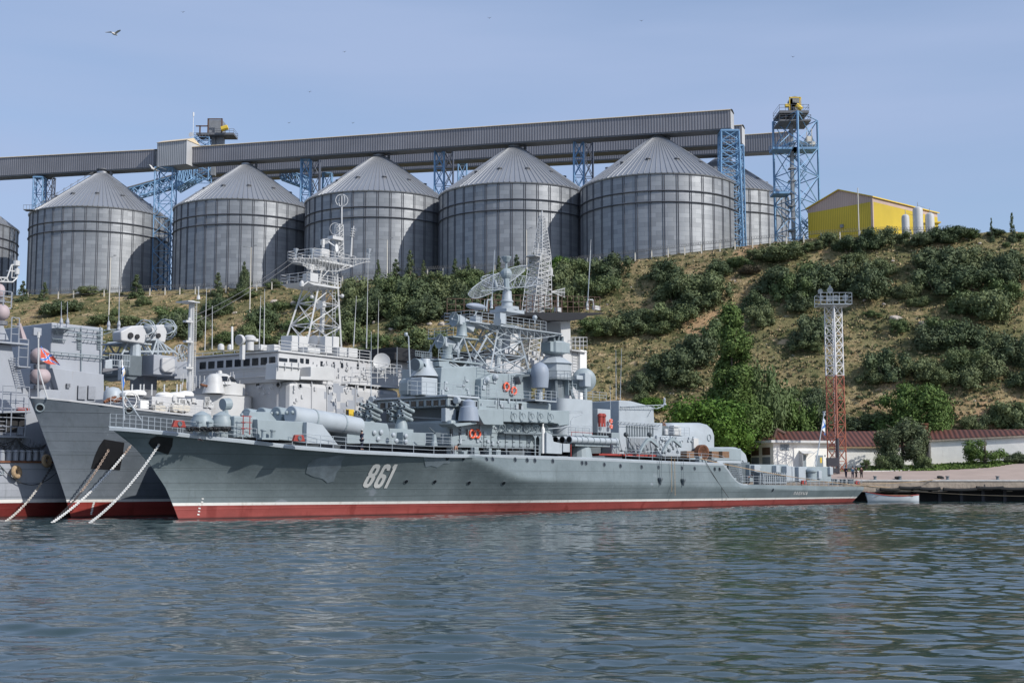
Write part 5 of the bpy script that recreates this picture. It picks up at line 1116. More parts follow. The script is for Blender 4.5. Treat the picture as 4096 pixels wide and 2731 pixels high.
for k in range(14): p_ = S.P(*ZC(1010+45*k, 1050+20*math.sin(k*2)), 5.6); q.tube(p_, p_+Vector((.5*math.sin(k), .3, .9+.3*math.cos(k*3))), .05, n=4); q.sphere(p_, .15+.05*(k % 3), 6)
q.build('davit_gear', GD, S.root)
# gun house and turrets
S.bx('gun_deckhouse', ZC(1380, 0)[0], ZC(1800, 0)[0], ZC(0, 888)[1], ZC(0, 1110)[1], 3.9, -3.9, GL, bevel=.1)
S.bx('gun_deckhouse', ZC(1480, 0)[0], ZE(430, 0)[0], ZC(0, 1000)[1], ZC(0, 1140)[1], 2.8, -3.9, GR, bevel=.1)
def turret(S, pts, t, name='gun_turret'):
    P_ = [S.P(x, y, t) for x, y in pts]; q = MB(); n_ = len(P_); c = sum(P_, Vector())/n_
    vs = []
    for dy, s in ((0, .86), (.35, .97), (.8, 1.0), (2*t-.8, 1.0), (2*t-.35, .97), (2*t, .86)):
        for p in P_: vs.append((c.x+(p.x-c.x)*s, -t+dy, P_[-1].z+(p.z-P_[-1].z)*(.93 if s < .9 else (.985 if s < 1 else 1))))
    fs = [(k*n_+i, k*n_+(i+1)%n_, (k+1)*n_+(i+1)%n_, (k+1)*n_+i) for k in range(5) for i in range(n_)]+[tuple(range(n_-1, -1, -1)), tuple(range(5*n_, 6*n_))]
    q.add(vs, fs); o = q.build(name, GL, S.root, smooth=True); return o, c, P_
o, c, P_ = turret(S, seq(ZC, [(1700,1050),(1690,905),(1600,880),(1545,840),(1530,790),(1560,757),(1860,757),(1930,775),(1985,825),(2008,890),(2008,1050)]), 1.9)
q = MB(); d_ = S.P(*ZC(1925, 915), 1.95); q.torus((d_.x, d_.y-.02, d_.z), .42, .05, (0, 1, 0), 12, 4); q.build('hatch', GR, o)
o, c, P_ = turret(S, seq(ZE, [(100,1070),(100,775),(180,750),(400,750),(455,775),(500,820),(516,880),(516,1070)]), 1.9)
q = MB(); d_ = S.P(*ZE(440, 920), 1.95); q.torus((d_.x, d_.y-.02, d_.z), .4, .05, (0, 1, 0), 12, 4); q.build('hatch', GR, o)
S.bx('lookout_hood', ZC(1430, 0)[0], ZC(1500, 0)[0], ZC(0, 790)[1], ZC(0, 888)[1], 3.0, 1.8, GD)
q = MB(); c = S.P(*ZC(1473, 885), 3.2); q.lathe(c, [(.35, 0), (.35, .5), (.2, .75)], 12); c = S.P(*ZC(1560, 885), 3.0); q.box(c, c+Vector((1.6, 1.2, .9))); q.box(c+Vector((-.3, -.2, .95)), c+Vector((1.0, .5, 1.15))); q.split('deck_locker', 'ship_white', S.root, bevel=.04)
q = MB()
for k in range(3): c = S.P(*ZC(1440+32*k, 935), 3.95); q.sphere(c, .27, 8)
c = S.P(*ZC(1815, 1030), 3.6); q.split('float_sphere', GL, S.root)
S.bx('white_locker', ZC(1765, 0)[0], ZC(1815, 0)[0], ZC(0, 920)[1], ZC(0, 1035)[1], 4.2, 3.0, 'ship_white')
q = MB(); c = S.P(*ZC(1870, 1068), 5.4); q.lathe(c, [(.95, 0), (.95, .7), (.78, .7), (.78, 0)], 22, (.25, 1, 0)); o = tag(q.build('cable_drum', 'rust'), 'rusty steel cable drum standing on the deck before the gun turret', 'cable drum'); o.location = S.O; o.rotation_euler = (0, 0, S.ang)
for k, (zx, lb) in enumerate(((1960, 'left brown wooden crate beside the rusty drum on deck'), (2070, 'right brown wooden crate beside the rusty drum on deck'), (1700, 'long dark crate left of the rusty drum on deck'))):
    c = S.P(*ZC(zx, 1125), 5.6); q = MB(); q.box((-.8, -.4, 0), (.8, .5, .8)); 
    for j in range(4): q.box((-.82, -.43, .02+.2*j), (.82, -.401, .17+.2*j))
    o = q.build('crate', 'wood'); o.location = S.W(*c); o.rotation_euler = (0, 0, S.ang); tag(o, lb, 'crate', 'crates on the frigate deck')
# quarterdeck
S.prism('quarterdeck_house', seq(ZE, [(520,932),(915,935),(930,955),(1365,957),(1378,1115),(520,1115)]), 2.8, -4.0, GR)
q = MB()
for zx, w_, y0, y1, d in ((560,60,940,1010,.6),(770,36,945,1015,.7),(880,50,950,1110,.8),(945,22,955,1110,.5),(1010,70,960,1110,.9),(1080,25,960,1110,.4),(1240,30,1000,1080,.3),(1350,30,960,1040,.4)):
    A_, B_ = S.P(*ZE(zx-w_/2, y1), 2.8), S.P(*ZE(zx+w_/2, y0), 2.8); q.box((A_.x, -2.8-d, A_.z), (B_.x, -2.79, B_.z))
q.build('deck_cabinets', GL, S.root, bevel=.05)
q = MB(); c = S.P(*ZE(1163, 1100), 4.0); q.lathe(c, [(.75, 0), (.75, .3), (.6, .4), (.6, 1.1), (.85, 1.2), (.85, 1.45), (.5, 1.7)], 16); q.build('capstan', GR, S.root, smooth=True)
q = MB(); c = S.P(*ZE(612, 968), 3.0); q.sphere(c, .35, 10); q.build('lamp_globe', GL, S.root)
a, b = S.P(*ZE(625, 1142), 6.2), S.P(*ZE(905, 1018), 6.2); q = MB(); q.box((a.x, -6.1, a.z), (b.x, -5.3, b.z)); o = q.build('stores_rack', GD, S.root)
q = MB()
for k in range(13): x_ = a.x+.2+(b.x-a.x-.4)*k/12; q.tube((x_, -6.18, a.z), (x_, -6.18, b.z), .09, n=5)
q.tube((a.x+.6, -6.3, a.z+.2), (b.x-.3, -6.3, a.z+.2), .06); q.tube((a.x+.6, -6.3, b.z-.3), (b.x-.3, -6.3, b.z-.3), .06); q.tube((a.x+.6, -6.3, a.z+.2), (a.x+.8, -6.3, b.z-.3), .06); q.tube((b.x-.4, -6.3, a.z+.2), (b.x-.3, -6.3, b.z-.3), .06); q.build('bars', GL, o)
q = MB(); a = S.P(*ZE(330, 925), 5.4); b = S.P(*ZE(400, 1120), 5.4); ladder(q, (a.x, -5.4, a.z), (b.x, -5.4, b.z), .8, 9, .04, Vector((0, 1, 0))); a = S.P(*ZE(410, 900), 5.0); b = S.P(*ZE(440, 1120), 5.0); ladder(q, (a.x, -5, a.z), (b.x, -5, b.z), .6, 9, .035, Vector((1, 0, 0))); q.build('stair_ladder', GL, S.root)
S.bx('quarterdeck_overhang', ZE(180, 0)[0], ZE(430, 0)[0], ZE(0, 890)[1], ZE(0, 918)[1], 6.9, -6.9, GL)
S.bx('break_bulkhead', ZE(300, 0)[0], ZE(520, 0)[0], ZE(0, 905)[1], ZE(0, 1130)[1], 2.2, -6.5, GD)
for zx in (1390, 1480, 1560): bollard(S, *ZE(zx, 1135), 5.2, GD)
fb, ft = S.P(*ZE(1210, 950), 0), S.P(*ZE(1297, 395), 0); q = MB(); q.tube(fb, ft, .10, .06); q.lathe(ft, [(.12, -.5), (.2, -.3), (.14, 0), (.26, .1), (.26, .25)], 8); q.tube(S.P(*ZE(1190, 950), 1), fb.lerp(ft, .35), .04); q.tube(S.P(*ZE(1130, 870), -1), fb.lerp(ft, .3), .03); q.build('ensign_staff', GL, S.root)
# whip aerials and stays
q = MB()
for a_, b_, t in ((ZC(995,525), ZC(1010,-20), 2.8), (ZC(893,620), ZC(889,360), 3.2), (ZC(952,520), ZC(950,0), 0), (ZD(1700,560), ZD(1735,0), -3), (ZA(490,800), ZA(492,490), -2), (ZA(220,1000), ZA(222,330), 4)):
    A_, B_ = S.P(*a_, t), S.P(*b_, t); q.tube(A_, B_, .045, .02, 5)
q.split('whip_aerial', GL, S.root)
q = MB(); A_ = S.P(*ZA(628, 800), 2.0); B_ = S.P(*ZA(612, 380), 2.0); q.tube(A_, B_, .08, .06); q.tube(B_, B_+Vector((-.3, 0, .15)), .05); q.lathe(B_+Vector((-.35,0,.0)), [(.1, 0), (.18, .15), (.15, .35)], 8); q.build('deck_lamp_post', GL, S.root)
# rails on the superstructure
q = MB()
for a_, b_, t, h in ((ZA(605,985), ZA(1345,1005), 5.0, 1.3), (ZA(1345,1030), ZA(2050,1040), 4.7, 1.1), (ZA(1620,1140), ZA(1625,1140), 6.5, 1), (ZA(1375,760), ZA(1870,770), 3.4, 1.0), (ZC(490,500), ZC(850,510), 4.3, .9), (ZC(480,860), ZC(700,860), 5, .8), (ZC(1500,885), ZC(1720,890), 3.6, 1.0), (ZA(790,1500), ZA(1060,1510), 6.0, 1.0)):
    A_, B_ = S.P(*a_, t), S.P(*b_, t); 
    if (B_-A_).length > .3: B_.z = A_.z; q = MB(); rail(q, [A_, B_], h, 1.3); q.build('deck_railing', GL, S.root)
# small fittings spread over the deckhouse walls
q = MB(); rf = random.Random(5)
for (x0, x1, y0, y1, t, n_) in ((1080, 1560, 1330, 1500, 5.62, 26), (1350, 1880, 1050, 1130, 4.92, 18), (1390, 1880, 800, 1010, 3.62, 18), (950, 1330, 820, 990, 2.82, 12)):
    for _ in range(n_):
        c = S.P(*ZA(rf.uniform(x0, x1), rf.uniform(y0, y1)), t); k_ = rf.random(); s1, s2 = rf.uniform(.06, .22), rf.uniform(.06, .25)
        if k_ < .55: q.box((c.x-s1, c.y-.12, c.z-s2), (c.x+s1, c.y+.02, c.z+s2))
        elif k_ < .8: q.tube((c.x, c.y-.05, c.z-rf.uniform(.3, .9)), (c.x, c.y-.05, c.z+.3), .03, n=4)
        else: q.tube((c.x-rf.uniform(.3, 1.2), c.y-.05, c.z), (c.x+.4, c.y-.05, c.z), .025, n=4)
for _ in range(34):
    c = S.P(*ZC(rf.uniform(1400, 1780), rf.uniform(905, 1000)), 3.92); s1, s2 = rf.uniform(.05, .2), rf.uniform(.05, .2); q.box((c.x-s1, c.y-.14, c.z-s2), (c.x+s1, c.y, c.z+s2))
q.build('wall_fittings', GL, S.root)
q = MB()
for k in range(16):
    x_ = 27+rf.uniform(0, 8); y_ = -rf.uniform(4.3, 6); z_ = zdf(x_); s1 = rf.uniform(.15, .4); q.box((x_-s1, y_-.3, z_), (x_+s1, y_+.3, z_+rf.uniform(.3, .8)))
for k in range(20):
    x_ = 72+rf.uniform(0, 9); y_ = -rf.uniform(4.4, 6); z_ = zdf(x_); s1 = rf.uniform(.15, .5); q.box((x_-s1, y_-.3, z_), (x_+s1, y_+.3, z_+rf.uniform(.3, .9)))
q.split('deck_box', GR, S.root, bevel=.03)
# hanging tackle over the side
q = MB()
for (x0, y0, y1, ln) in ((1405,1095,1340,1), (1425,1095,1350,1), (1655,1130,1350,1), (1660,1350,1400,0)):
    A_, B_ = S.P(*ZC(x0, y0), 7.35), S.P(*ZC(x0, y1), 7.35); q.tube(A_, B_, .03, n=4)
for x0, y0 in ((1418, 1365), (1657, 1375)): c = S.P(*ZC(x0, y0), 7.4); q.lathe(c-Vector((0,0,.5)), [(.05, 0), (.16, .4), (.3, .7), (.3, .85)], 8)
q.split('hanging_tackle', GD, S.root)
q = MB()
for x0, ya, yb in ((1530,1110,1480),(1565,1130,1520)): A_, B_ = S.P(*ZC(x0, ya), 7.36), S.P(*ZC(x0+5, yb), 7.36); q.tube(A_, B_, .035, n=4)
q.split('hanging_line', 'rope', S.root)
# ================================================================ second warship (pale superstructure) behind the frigate
r_ = ray(285, 2076); k_ = 116.5/r_.y; O2 = Vector((r_.x*k_, 116.5, 0))
F2 = Ship('command_ship', O2, ang+math.radians(5), 'pale grey naval ship with a long bridge and lattice masts, behind the frigate', 'naval ship'); S = F2
bd2 = I([0, .6, 2, 4, 10, 20, 35, 100], [.04, .8, 2.2, 3.6, 5.6, 7.0, 7.7, 7.7]); bw2 = I([0, 5, 12, 25, 40, 85, 100], [.03, 1.0, 2.4, 4.8, 6.8, 7.0, 6.4])
sx2, sz2 = [], []
for a_, b_ in ((300,1600),(400,1608),(520,1623),(650,1641),(800,1660),(1000,1682)):
    x = 8.
    for _ in range(14): p = F2.P(a_, b_, bd2(max(0, x))); x = p.x
    sx2.append(x); sz2.append(p.z)
tip = F2.P(118, 1600, .05); zd2 = I([-8]+sx2+[60, 100], [tip.z]+sz2+[sz2[-1]-.3, sz2[-1]-.5])
H2 = Hull(100, bd2, bw2, zd2, I([-.2, 0, .2, .5, .8, 1.0, 1.05], [.3, 0, tip.x*.17, tip.x*.46, tip.x*.78, tip.x, tip.x*1.04]), I([0, 20, 45, 100], [1.3, 1.3, 1.0, 1.0]))
hull_mat('grey_hull', (.15, .175, .20), (.19, .215, .245), (.33, .05, .04), 1.35, .002, patches=False)
make_hull(F2, H2, 70, 16, 'grey_hull')
q = MB(); us = [.0005]+[i/60*.6 for i in range(1, 61)]; vs = []
for u in us: x, b, z = H2.pt(u, 1); vs += [(x, -b-.02, z-.05), (x, -b-.02, z+.10), (x, -b+.15, z+.10)]
q.add(vs, [(3*i+j, 3*i+j+1, 3*i+4+j, 3*i+3+j) for i in range(60) for j in range(2)]); q.build('bulwark_rail', 'ship_pale', F2.root)
pocket(F2, H2, seq(ZH, [(1075,668),(1185,685),(1300,705),(1280,840),(1250,990),(1100,985),(950,975),(985,850),(1030,740)]))
for zx, zy in ((418, 340), (1350, 362)):
    u, w_ = locate(F2, H2, *ZH(zx, zy)); p, U, V, N = hull_frame(H2, u, w_); q = MB(); q.torus(p+N*.02, .34, .07, N, 16, 6); o = q.build('hawse_hole', 'ship_grey', F2.root); q = MB(); q.lathe(p, [(.32, .0), (.32, .03)], 14, N); q.build('opening', 'black', o)
q = MB()
for k in range(9): u, w_ = locate(F2, H2, *ZH(985-4*k, 1320+17*k)); p, U, V, N = hull_frame(H2, u, w_); q.add([p+N*.03+U*a+V*b for a, b in ((-.09, 0), (.09, 0), (.09, .12), (-.09, .12))], [(0, 1, 2, 3)])
q.build('draught_marks', 'white_paint', F2.root)
PW, PL_ = 'ship_pale', 'ship_white'
S.bx('lower_superstructure', ZF(1200, 0)[0], ZA(520, 0)[0], ZF(0, 1362)[1], ZF(0, 1900)[1], 7.3, -7.3, PW, bevel=.5)
XB2 = S.P(*ZF(1085, 1200), 6.2).x
S.bx('bridge_house', ZF(1085, 0)[0], ZF(2065, 0)[0], ZF(0, 1062)[1], ZF(0, 1380)[1], 6.2, -6.2, PW, bevel=.15)
S.bx('front_house', ZF(1090, 0)[0], ZF(1300, 0)[0], ZF(0, 1345)[1], ZF(0, 1900)[1], 6.0, -6.2, PW, bevel=.3)
zr_ = S.P(*ZF(1085, 1062), 6.2).z; q = MB(); q.box((XB2-.3, -6.4, zr_), (S.P(*ZF(2070, 1140), 6.2).x, 6.4, zr_+.15)); rail(q, [(XB2, -6.2, zr_+.1), (S.P(*ZF(2040, 1140), 6.2).x, -6.2, zr_+.1)], 1.0, 1.6, .03); rail(q, [(XB2, -6.2, zr_+.1), (XB2, 6.2, zr_+.1)], .35, 1.6, .03, 1); q.build('roof_deck', PL_, S.root)
for zx in (295,385,478,570,660,752,842,932,1020):
    a = S.X(*ZF(zx-33, 1115), XB2); b = S.X(*ZF(zx+33, 1172), XB2); zc = S.P(*ZF(1085, 1150), 6.2).z
    q = MB(); q.box((XB2-.04, a.y-.05, zc-.48), (XB2+.02, b.y+.05, zc+.48)); o = q.build('bridge_window', PW, S.root); q = MB(); q.box((XB2-.07, a.y, zc-.38), (XB2+.03, b.y, zc+.38)); q.build('pane', 'window_glass', o, bevel=.06)
q = MB()
for zy in (1215, 1312): a = S.X(*ZF(255, zy), XB2); b = S.X(*ZF(1050, zy), XB2); zz = S.P(*ZF(1085, zy), 6.2).z; q.tube((XB2-.2, a.y, zz), (XB2-.2, b.y, zz), .05, n=4); q.tube((XB2-.2, a.y, zz-.25), (XB2-.2, b.y, zz-.25), .03, n=4)
q.build('front_handrails', PL_, S.root)
def wnd(S, Z, x0, x1, y0, y1, t, name='side_window', m='window_glass'):
    a = S.P(*Z(x0, y0), t+.03); b = S.P(*Z(x1, y1), t+.03); q = MB(); q.box((a.x, -t-.04, min(a.z, b.z)), (b.x, -t+.05, max(a.z, b.z))); q.build(name, m, S.root)
for x0, x1, y0, y1 in ((1092,1175,1125,1170),(1197,1280,1130,1176),(1310,1345,1130,1185),(1368,1402,1135,1190),(1522,1545,1160,1215),(1652,1672,1170,1228),(1736,1756,1178,1232),(1903,1922,1190,1245)): wnd(S, ZF, x0, x1, y0, y1, 6.2)
S.prism('wing_box', seq(ZF, [(1068,1178),(1318,1178),(1300,1362),(1056,1352)]), 7.6, 6.1, PL_)
S.prism('wing_box', seq(ZF, [(1316,1320),(1420,1322),(1420,1218),(1662,1222),(1662,1366),(1316,1352)]), 7.7, 6.1, PL_)
q = MB()
for k in range(4): a = S.P(*ZF(1075+72*k, 1205), 7.65); q.box((a.x-.03, -7.75, a.z-.5), (a.x+.03, -7.6, a.z+.25))
a = S.P(*ZF(1066, 1205), 7.65); b = S.P(*ZF(1312, 1205), 7.65); q.box((a.x, -7.8, a.z-.06), (b.x, -7.6, a.z)); q.build('wing_ribs', PW, S.root)
for zx, zy, t in ((1305, 1420, 7.3), (1610, 1445, 7.3)):
    c = S.P(*ZF(zx, zy), t); q = MB(); q.lathe(c, [(.26, 0), (.26, .06), (.2, .06)], 12, (0, -1, 0)); o = q.build('porthole', PW, S.root); q = MB(); q.lathe(c, [(.19, .03), (.19, .075)], 12, (0, -1, 0)); q.build('glass', 'window_glass', o)
for zx, zy in ((870, 1410), (1083, 1410)):
    xx = S.P(*ZF(1090, 1400), 6.0).x; c = S.X(*ZF(zx, zy), xx); q = MB(); q.lathe(c, [(.32, 0), (.32, .06), (.24, .06)], 12, (-1, 0, 0)); o = q.build('porthole', PW, S.root); q = MB(); q.lathe(c, [(.22, .03), (.22, .09)], 12, (-1, 0, 0)); q.build('glass', 'window_glass', o)
# pipes, seams and faded camouflage patches on the long side
q = MB()
for zx in (1430, 1888, 1590): a = S.P(*ZF(zx, 1370), 7.36); b = S.P(*ZF(zx, 1800), 7.36); q.tube(a, b, .05, n=5)
for zy in (1375, 1790): a = S.P(*ZF(1640, zy), 7.36); b = S.P(*ZA(500, 850 if zy < 1500 else 1200), 7.36); b.z = a.z; q.tube(a, b, .05, n=5)
a = S.P(*ZF(1200, 1785), 7.36); q.tube(a, a+Vector((14, 0, 0)), .04, n=4)
rf = random.Random(9)
for _ in range(46): c = S.P(*ZF(rf.uniform(1230, 2200), rf.uniform(1400, 1850)), 7.33); s1, s2 = rf.uniform(.04, .18), rf.uniform(.05, .2); q.box((c.x-s1, c.y-.1, c.z-s2), (c.x+s1, c.y, c.z+s2))
for _ in range(40): c = S.P(*ZF(rf.uniform(1420, 2040), rf.uniform(1150, 1340)), 6.23); s1, s2 = rf.uniform(.04, .2), rf.uniform(.05, .22); q.box((c.x-s1, c.y-.12, c.z-s2), (c.x+s1, c.y, c.z+s2))
for _ in range(30): c = S.X(*ZF(rf.uniform(250, 1050), rf.uniform(1380, 1500)), XB2-.0); s1 = rf.uniform(.04, .15); q.box((c.x-.1, c.y-s1, c.z-s1), (c.x, c.y+s1, c.z+s1))
q.build('wall_fittings', PW, S.root)
q = MB(); rf = random.Random(4); kk = 0
for _ in range(26):
    c = S.P(*ZF(rf.uniform(1600, 2150), rf.uniform(1420, 1760)), 7.305); s1, s2 = rf.choice([.3, .45, .6]), rf.choice([.2, .35, .5]); kk += 1; q.add([(c.x-s1, -7.304-.0006*kk, c.z-s2), (c.x+s1, -7.304-.0006*kk, c.z-s2), (c.x+s1, -7.304-.0006*kk, c.z+s2), (c.x-s1, -7.304-.0006*kk, c.z+s2)], [(0, 1, 2, 3)])
q.build('faded_camouflage', 'cruiser_grey', S.root)
wnd(S, ZB, 1790, 1870, 355, 495, 7.32, 'doorway', 'yellow_paint')
a = S.P(*ZB(1790, 360), 7.36); b = S.P(*ZB(1812, 490), 7.36); q = MB(); q.box((a.x, -7.42, b.z), (b.x, -7.37, a.z)); q.build('door_edge', 'black', S.root)
# roof fittings
q = MB()
for zx, yt, yb, w_, sh in ((480, 978, 1045, 30, 'd'), (572, 985, 1045, 22, 'd')):
    c = S.P(*ZF(zx, yb), 3.0); r = w_/2.614/36; h = S.P(*ZF(zx, yt), 3.0).z-c.z; q.lathe(c, [(r, 0), (r, h*.6), (r*.8, h*.85), (r*.3, h)], 14)
q.split('roof_radome', PL_, S.root, smooth=True)
q = MB(); c = S.P(*ZF(780, 1050), 3.0); h = S.P(*ZF(780, 888), 3.0).z-c.z; q.lathe(c, [(.42, 0), (.40, h*.6), (.6, h*.65), (.6, h*.85), (.35, h*.98), (.1, h)], 16); q.box(c+Vector((.2, -.3, h*.62)), c+Vector((.9, .2, h*.8))); q.build('direction_finder', PL_, S.root, smooth=True)
q = MB(); c = S.P(*ZF(700, 942), 3.0); q.lathe(c+Vector((-.4, 0, 0)), [(.48, 0), (.52, .06), (.52, .3), (.36, .6)], 16, (1, .2, .1)); o = q.build('searchlight', PL_, S.root); q = MB(); q.lathe(c+Vector((-.42, 0, 0)), [(.44, 0), (.44, .03)], 16, (1, .2, .1)); q.build('glass', 'steel_grey', o); q = MB(); q.box(c+Vector((-.1, -.2, -1.9)), c+Vector((.3, .2, -.45))); q.build('stand', PL_, o)
for x0, x1, y0, y1, t in ((900,980,985,1045,4),(985,1030,995,1045,4),(1038,1105,985,1050,5),(1225,1290,890,1050,4.4),(1300,1390,895,1060,3.2),(1490,1558,895,1062,1),(1572,1646,897,1072,5),(1656,1720,900,1085,4.2),(1390,1520,1010,1070,5.4),(1722,1800,1012,1110,5.6),(1820,1912,1020,1118,5.2)):
    S.bx('roof_locker', ZF(x0, 0)[0], ZF(x1, 0)[0], ZF(0, y0)[1], ZF(0, y1)[1], t, t-1.6, PL_, bevel=.05)
q = MB()
for zx, zy, r in ((1470, 950, .6), (1525, 572, .5)):
    c = S.P(*ZF(zx, zy), 3.6 if zx < 1500 else 1.5); q.lathe(c+Vector((-.3, 0, 0)), [(r, 0), (r*.75, .25), (r*.45, .5), (r*.4, 1.1)], 14, (1, .15, 0))
q.split('horn', PL_, S.root)
q = MB(); a = S.P(*ZF(598, 1040), 4); q.tube(a, S.P(*ZF(598, 800), 4), .1); q.build('stub_aerial', 'white_paint', S.root)
for a_, b_, t in ((ZF(312,1050),ZF(330,395),5),(ZF(388,1040),ZF(390,580),4),(ZF(880,1030),ZF(897,480),5),(ZF(930,985),ZF(938,405),4),(ZF(1868,1010),ZF(1897,480),5),(ZF(2003,1030),ZF(2020,100),5),(ZA(35,490),ZA(65,0),4),(ZA(170,500),ZA(182,0),2),(ZA(290,600),ZA(300,0),4)):
    q = MB(); q.tube(S.P(*a_, t), S.P(*b_, t), .05, .02, 5); q.build('whip_aerial', PL_, S.root)
# main lattice mast
q = MB(); b0_, b1_ = S.P(*ZF(1378, 1000), 1.7), S.P(*ZF(1742, 1000), 1.7); t0_, t1_ = S.P(*ZF(1560, 90), .9), S.P(*ZF(1690, 90), .9)
lattice(q, [(b0_.x,-1.7,b0_.z),(b1_.x,-1.7,b0_.z),(b1_.x,1.7,b0_.z),(b0_.x,1.7,b0_.z)], [(t0_.x,-.9,t0_.z),(t1_.x,-.9,t0_.z),(t1_.x,.9,t0_.z),(t0_.x,.9,t0_.z)], 4, .12, .065)
ladder(q, S.P(*ZF(1660, 900), 1.9), S.P(*ZF(1665, 100), 1.2), .45, 24)
q.tube(S.P(*ZF(1540, 860), 0), S.P(*ZF(1560, 350), 0), .22, n=8); q.build('main_mast', PL_, S.root)
def plat(S, Z, x0, x1, y, t, name, h=1.0, m=None, dy=14):
    a = S.P(*Z(x0, y), t); b = S.P(*Z(x1, y), t); q = MB(); q.extr([(a.x, -t, a.z), (b.x, -t, a.z), (b.x-.4, -t, a.z-.2), (a.x+1.0, -t, a.z-.24)], (0, 2*t, 0)); rail(q, [(a.x, -t, a.z), (b.x, -t, a.z)], h, 1.1, .03); rail(q, [(a.x, -t, a.z), (a.x, t, a.z)], h, 1.1, .03); rail(q, [(a.x, t, a.z), (b.x, t, a.z)], h, 1.1, .03); return q.build(name, m or PL_, S.root)
plat(S, ZF, 1378, 1735, 328, 1.9, 'radar_platform'); plat(S, ZF, 1450, 1890, 78, 1.9, 'top_platform')
q = MB(); a = S.P(*ZF(1235, 88), 2.0); b = S.P(*ZF(2040, 92), 2.0); n_ = 22
for k in range(n_):
    u0, u1 = k/n_, (k+1)/n_; d0, d1 = .35+1.5*math.sin(math.pi*u0)**2*.7, .35+1.5*math.sin(math.pi*u1)**2*.7; A_, B_ = a.lerp(b, u0), a.lerp(b, u1)
    q.tube(A_, B_, .045, n=4); q.tube(A_-Vector((0,0,d0)), B_-Vector((0,0,d1)), .035, n=4); q.tube(A_, B_-Vector((0,0,d1)), .025, n=4); q.tube(A_, A_-Vector((0,0,d0)), .025, n=4)
q.tube(S.P(*ZF(1710, 220), 1.5), S.P(*ZF(1790, 160), 2.0), .1); q.build('yardarm', PL_, S.root)
ZK = lambda x, y: (1150+x/3.92, 750+y/3.92)
def slat_radar(S, Z, cx, cy, w2, h2, t, tilt=0.0):
    c = S.P(*Z(cx, cy), t); w_ = S.P(*Z(cx+w2, cy), t).x-c.x; h = c.z-S.P(*Z(cx, cy+h2), t).z; q = MB()
    for j in range(4):
        v = -1+2*(j+.5)/4; half = math.sqrt(max(.05, 1-v*v))*w_; P_ = [c+Vector((half*(-1+2*i/8), -.15+.5*(1-abs(-1+2*i/8)**2), v*h+tilt*(-1+2*i/8))) for i in range(9)]
        for A_, B_ in zip(P_[:-1], P_[1:]): q.extr([A_, B_, B_+Vector((0, 0, h*.30)), A_+Vector((0, 0, h*.30))], (0, .08, 0))
    q.box(c+Vector((-w_*.22, .1, -h*.9)), c+Vector((w_*.22, .5, h*.9))); q.tube(c+Vector((0,.2,-h*.6)), c+Vector((0,.2,-h*1.9)), .15); return q.build('slatted_radar', PL_, S.root)
slat_radar(S, ZF, 1442, 176, 118, 32, 1.5); slat_radar(S, ZK, 580, 855, 70, 46, .8, .15)
S.bx('radar_turning_gear', ZF(1418, 0)[0], ZF(1502, 0)[0], ZF(0, 238)[1], ZF(0, 330)[1], 2.0, .8, PL_, bevel=.08); S.bx('radar_turning_gear', ZK(540, 0)[0], ZK(668, 0)[0], ZK(0, 950)[1], ZK(0, 1080)[1], 1.4, .2, PL_, bevel=.1)
q = MB(); c = S.P(*ZK(757, 950), 1.6); q.lathe(c, [(.1, 0), (.42, .06), (.45, .12)], 14, (.4, -1, 0)); q.tube(c+Vector((0,.1,.2)), S.P(*ZK(640, 850), .9), .06); q.build('small_dish', 'white_paint', S.root)
q = MB(); b0_, b1_ = S.P(*ZK(800, 1090), .5), S.P(*ZK(885, 1090), .5); t0_, t1_ = S.P(*ZK(815, 575), .3), S.P(*ZK(875, 575), .3)
lattice(q, [(b0_.x,-.5,b0_.z),(b1_.x,-.5,b0_.z),(b1_.x,.5,b0_.z),(b0_.x,.5,b0_.z)], [(t0_.x,-.3,t0_.z),(t1_.x,-.3,t0_.z),(t1_.x,.3,t0_.z),(t0_.x,.3,t0_.z)], 7, .06, .04)
c = S.P(*ZK(850, 575), 0); q.tube(c, S.P(*ZK(850, 290), 0), .09); q.tube(S.P(*ZK(850, 290), 0), S.P(*ZK(850, 115), 0), .06); a = S.P(*ZK(690, 790), .5); q.box(a-Vector((0, .2, .1)), S.P(*ZK(850, 790), .5)+Vector((0, .6, 0))); q.build('topmast', PL_, S.root)
q = MB(); c = S.P(*ZK(850, 202), 0); q.torus(c, .67, .045, (1, .95, 0), 24, 5); q.torus(c, .67, .045, (1, -.35, 0), 24, 5); q.build('loop_aerial', PL_, S.root)
q = MB(); c = S.P(*ZK(752, 652), .5); q.torus(c, .66, .03, (.45, 1, 0), 22, 4); q.tube(c-Vector((0,0,.66)), c-Vector((0,0,1.0)), .08); q.build('loop_aerial', PL_, S.root)
q = MB(); a = S.P(*ZK(995, 1090), 1.0); b = S.P(*ZK(1010, 790), 1.0); q.tube(a, b, .13, .1); q.tube(b, S.P(*ZK(1040, 605), 1.0), .06)
for k in range(4): c = b.lerp(S.P(*ZK(1040, 605), 1.0), .15+.2*k); q.tube(c-Vector((.35, 0, 0)), c+Vector((.35, 0, 0)), .04); q.torus(c, .2, .03, n=8, m=4)
q.build('aerial_pole', PL_, S.root)
q = MB()
for zx, zy in ((130, 1040), (385, 1045), (1275, 1040)):
    c = S.P(*ZK(zx, zy), 2.0); q.tube(c-Vector((0,0,.5)), c, .07); q.lathe(c, [(.08, 0), (.28, .5), (.28, .54)], 8); q.tube(c-Vector((.4,0,.1)), c+Vector((.4,0,-.1)), .03)
q.build('basket_aerials', 'mesh_grey', S.root)
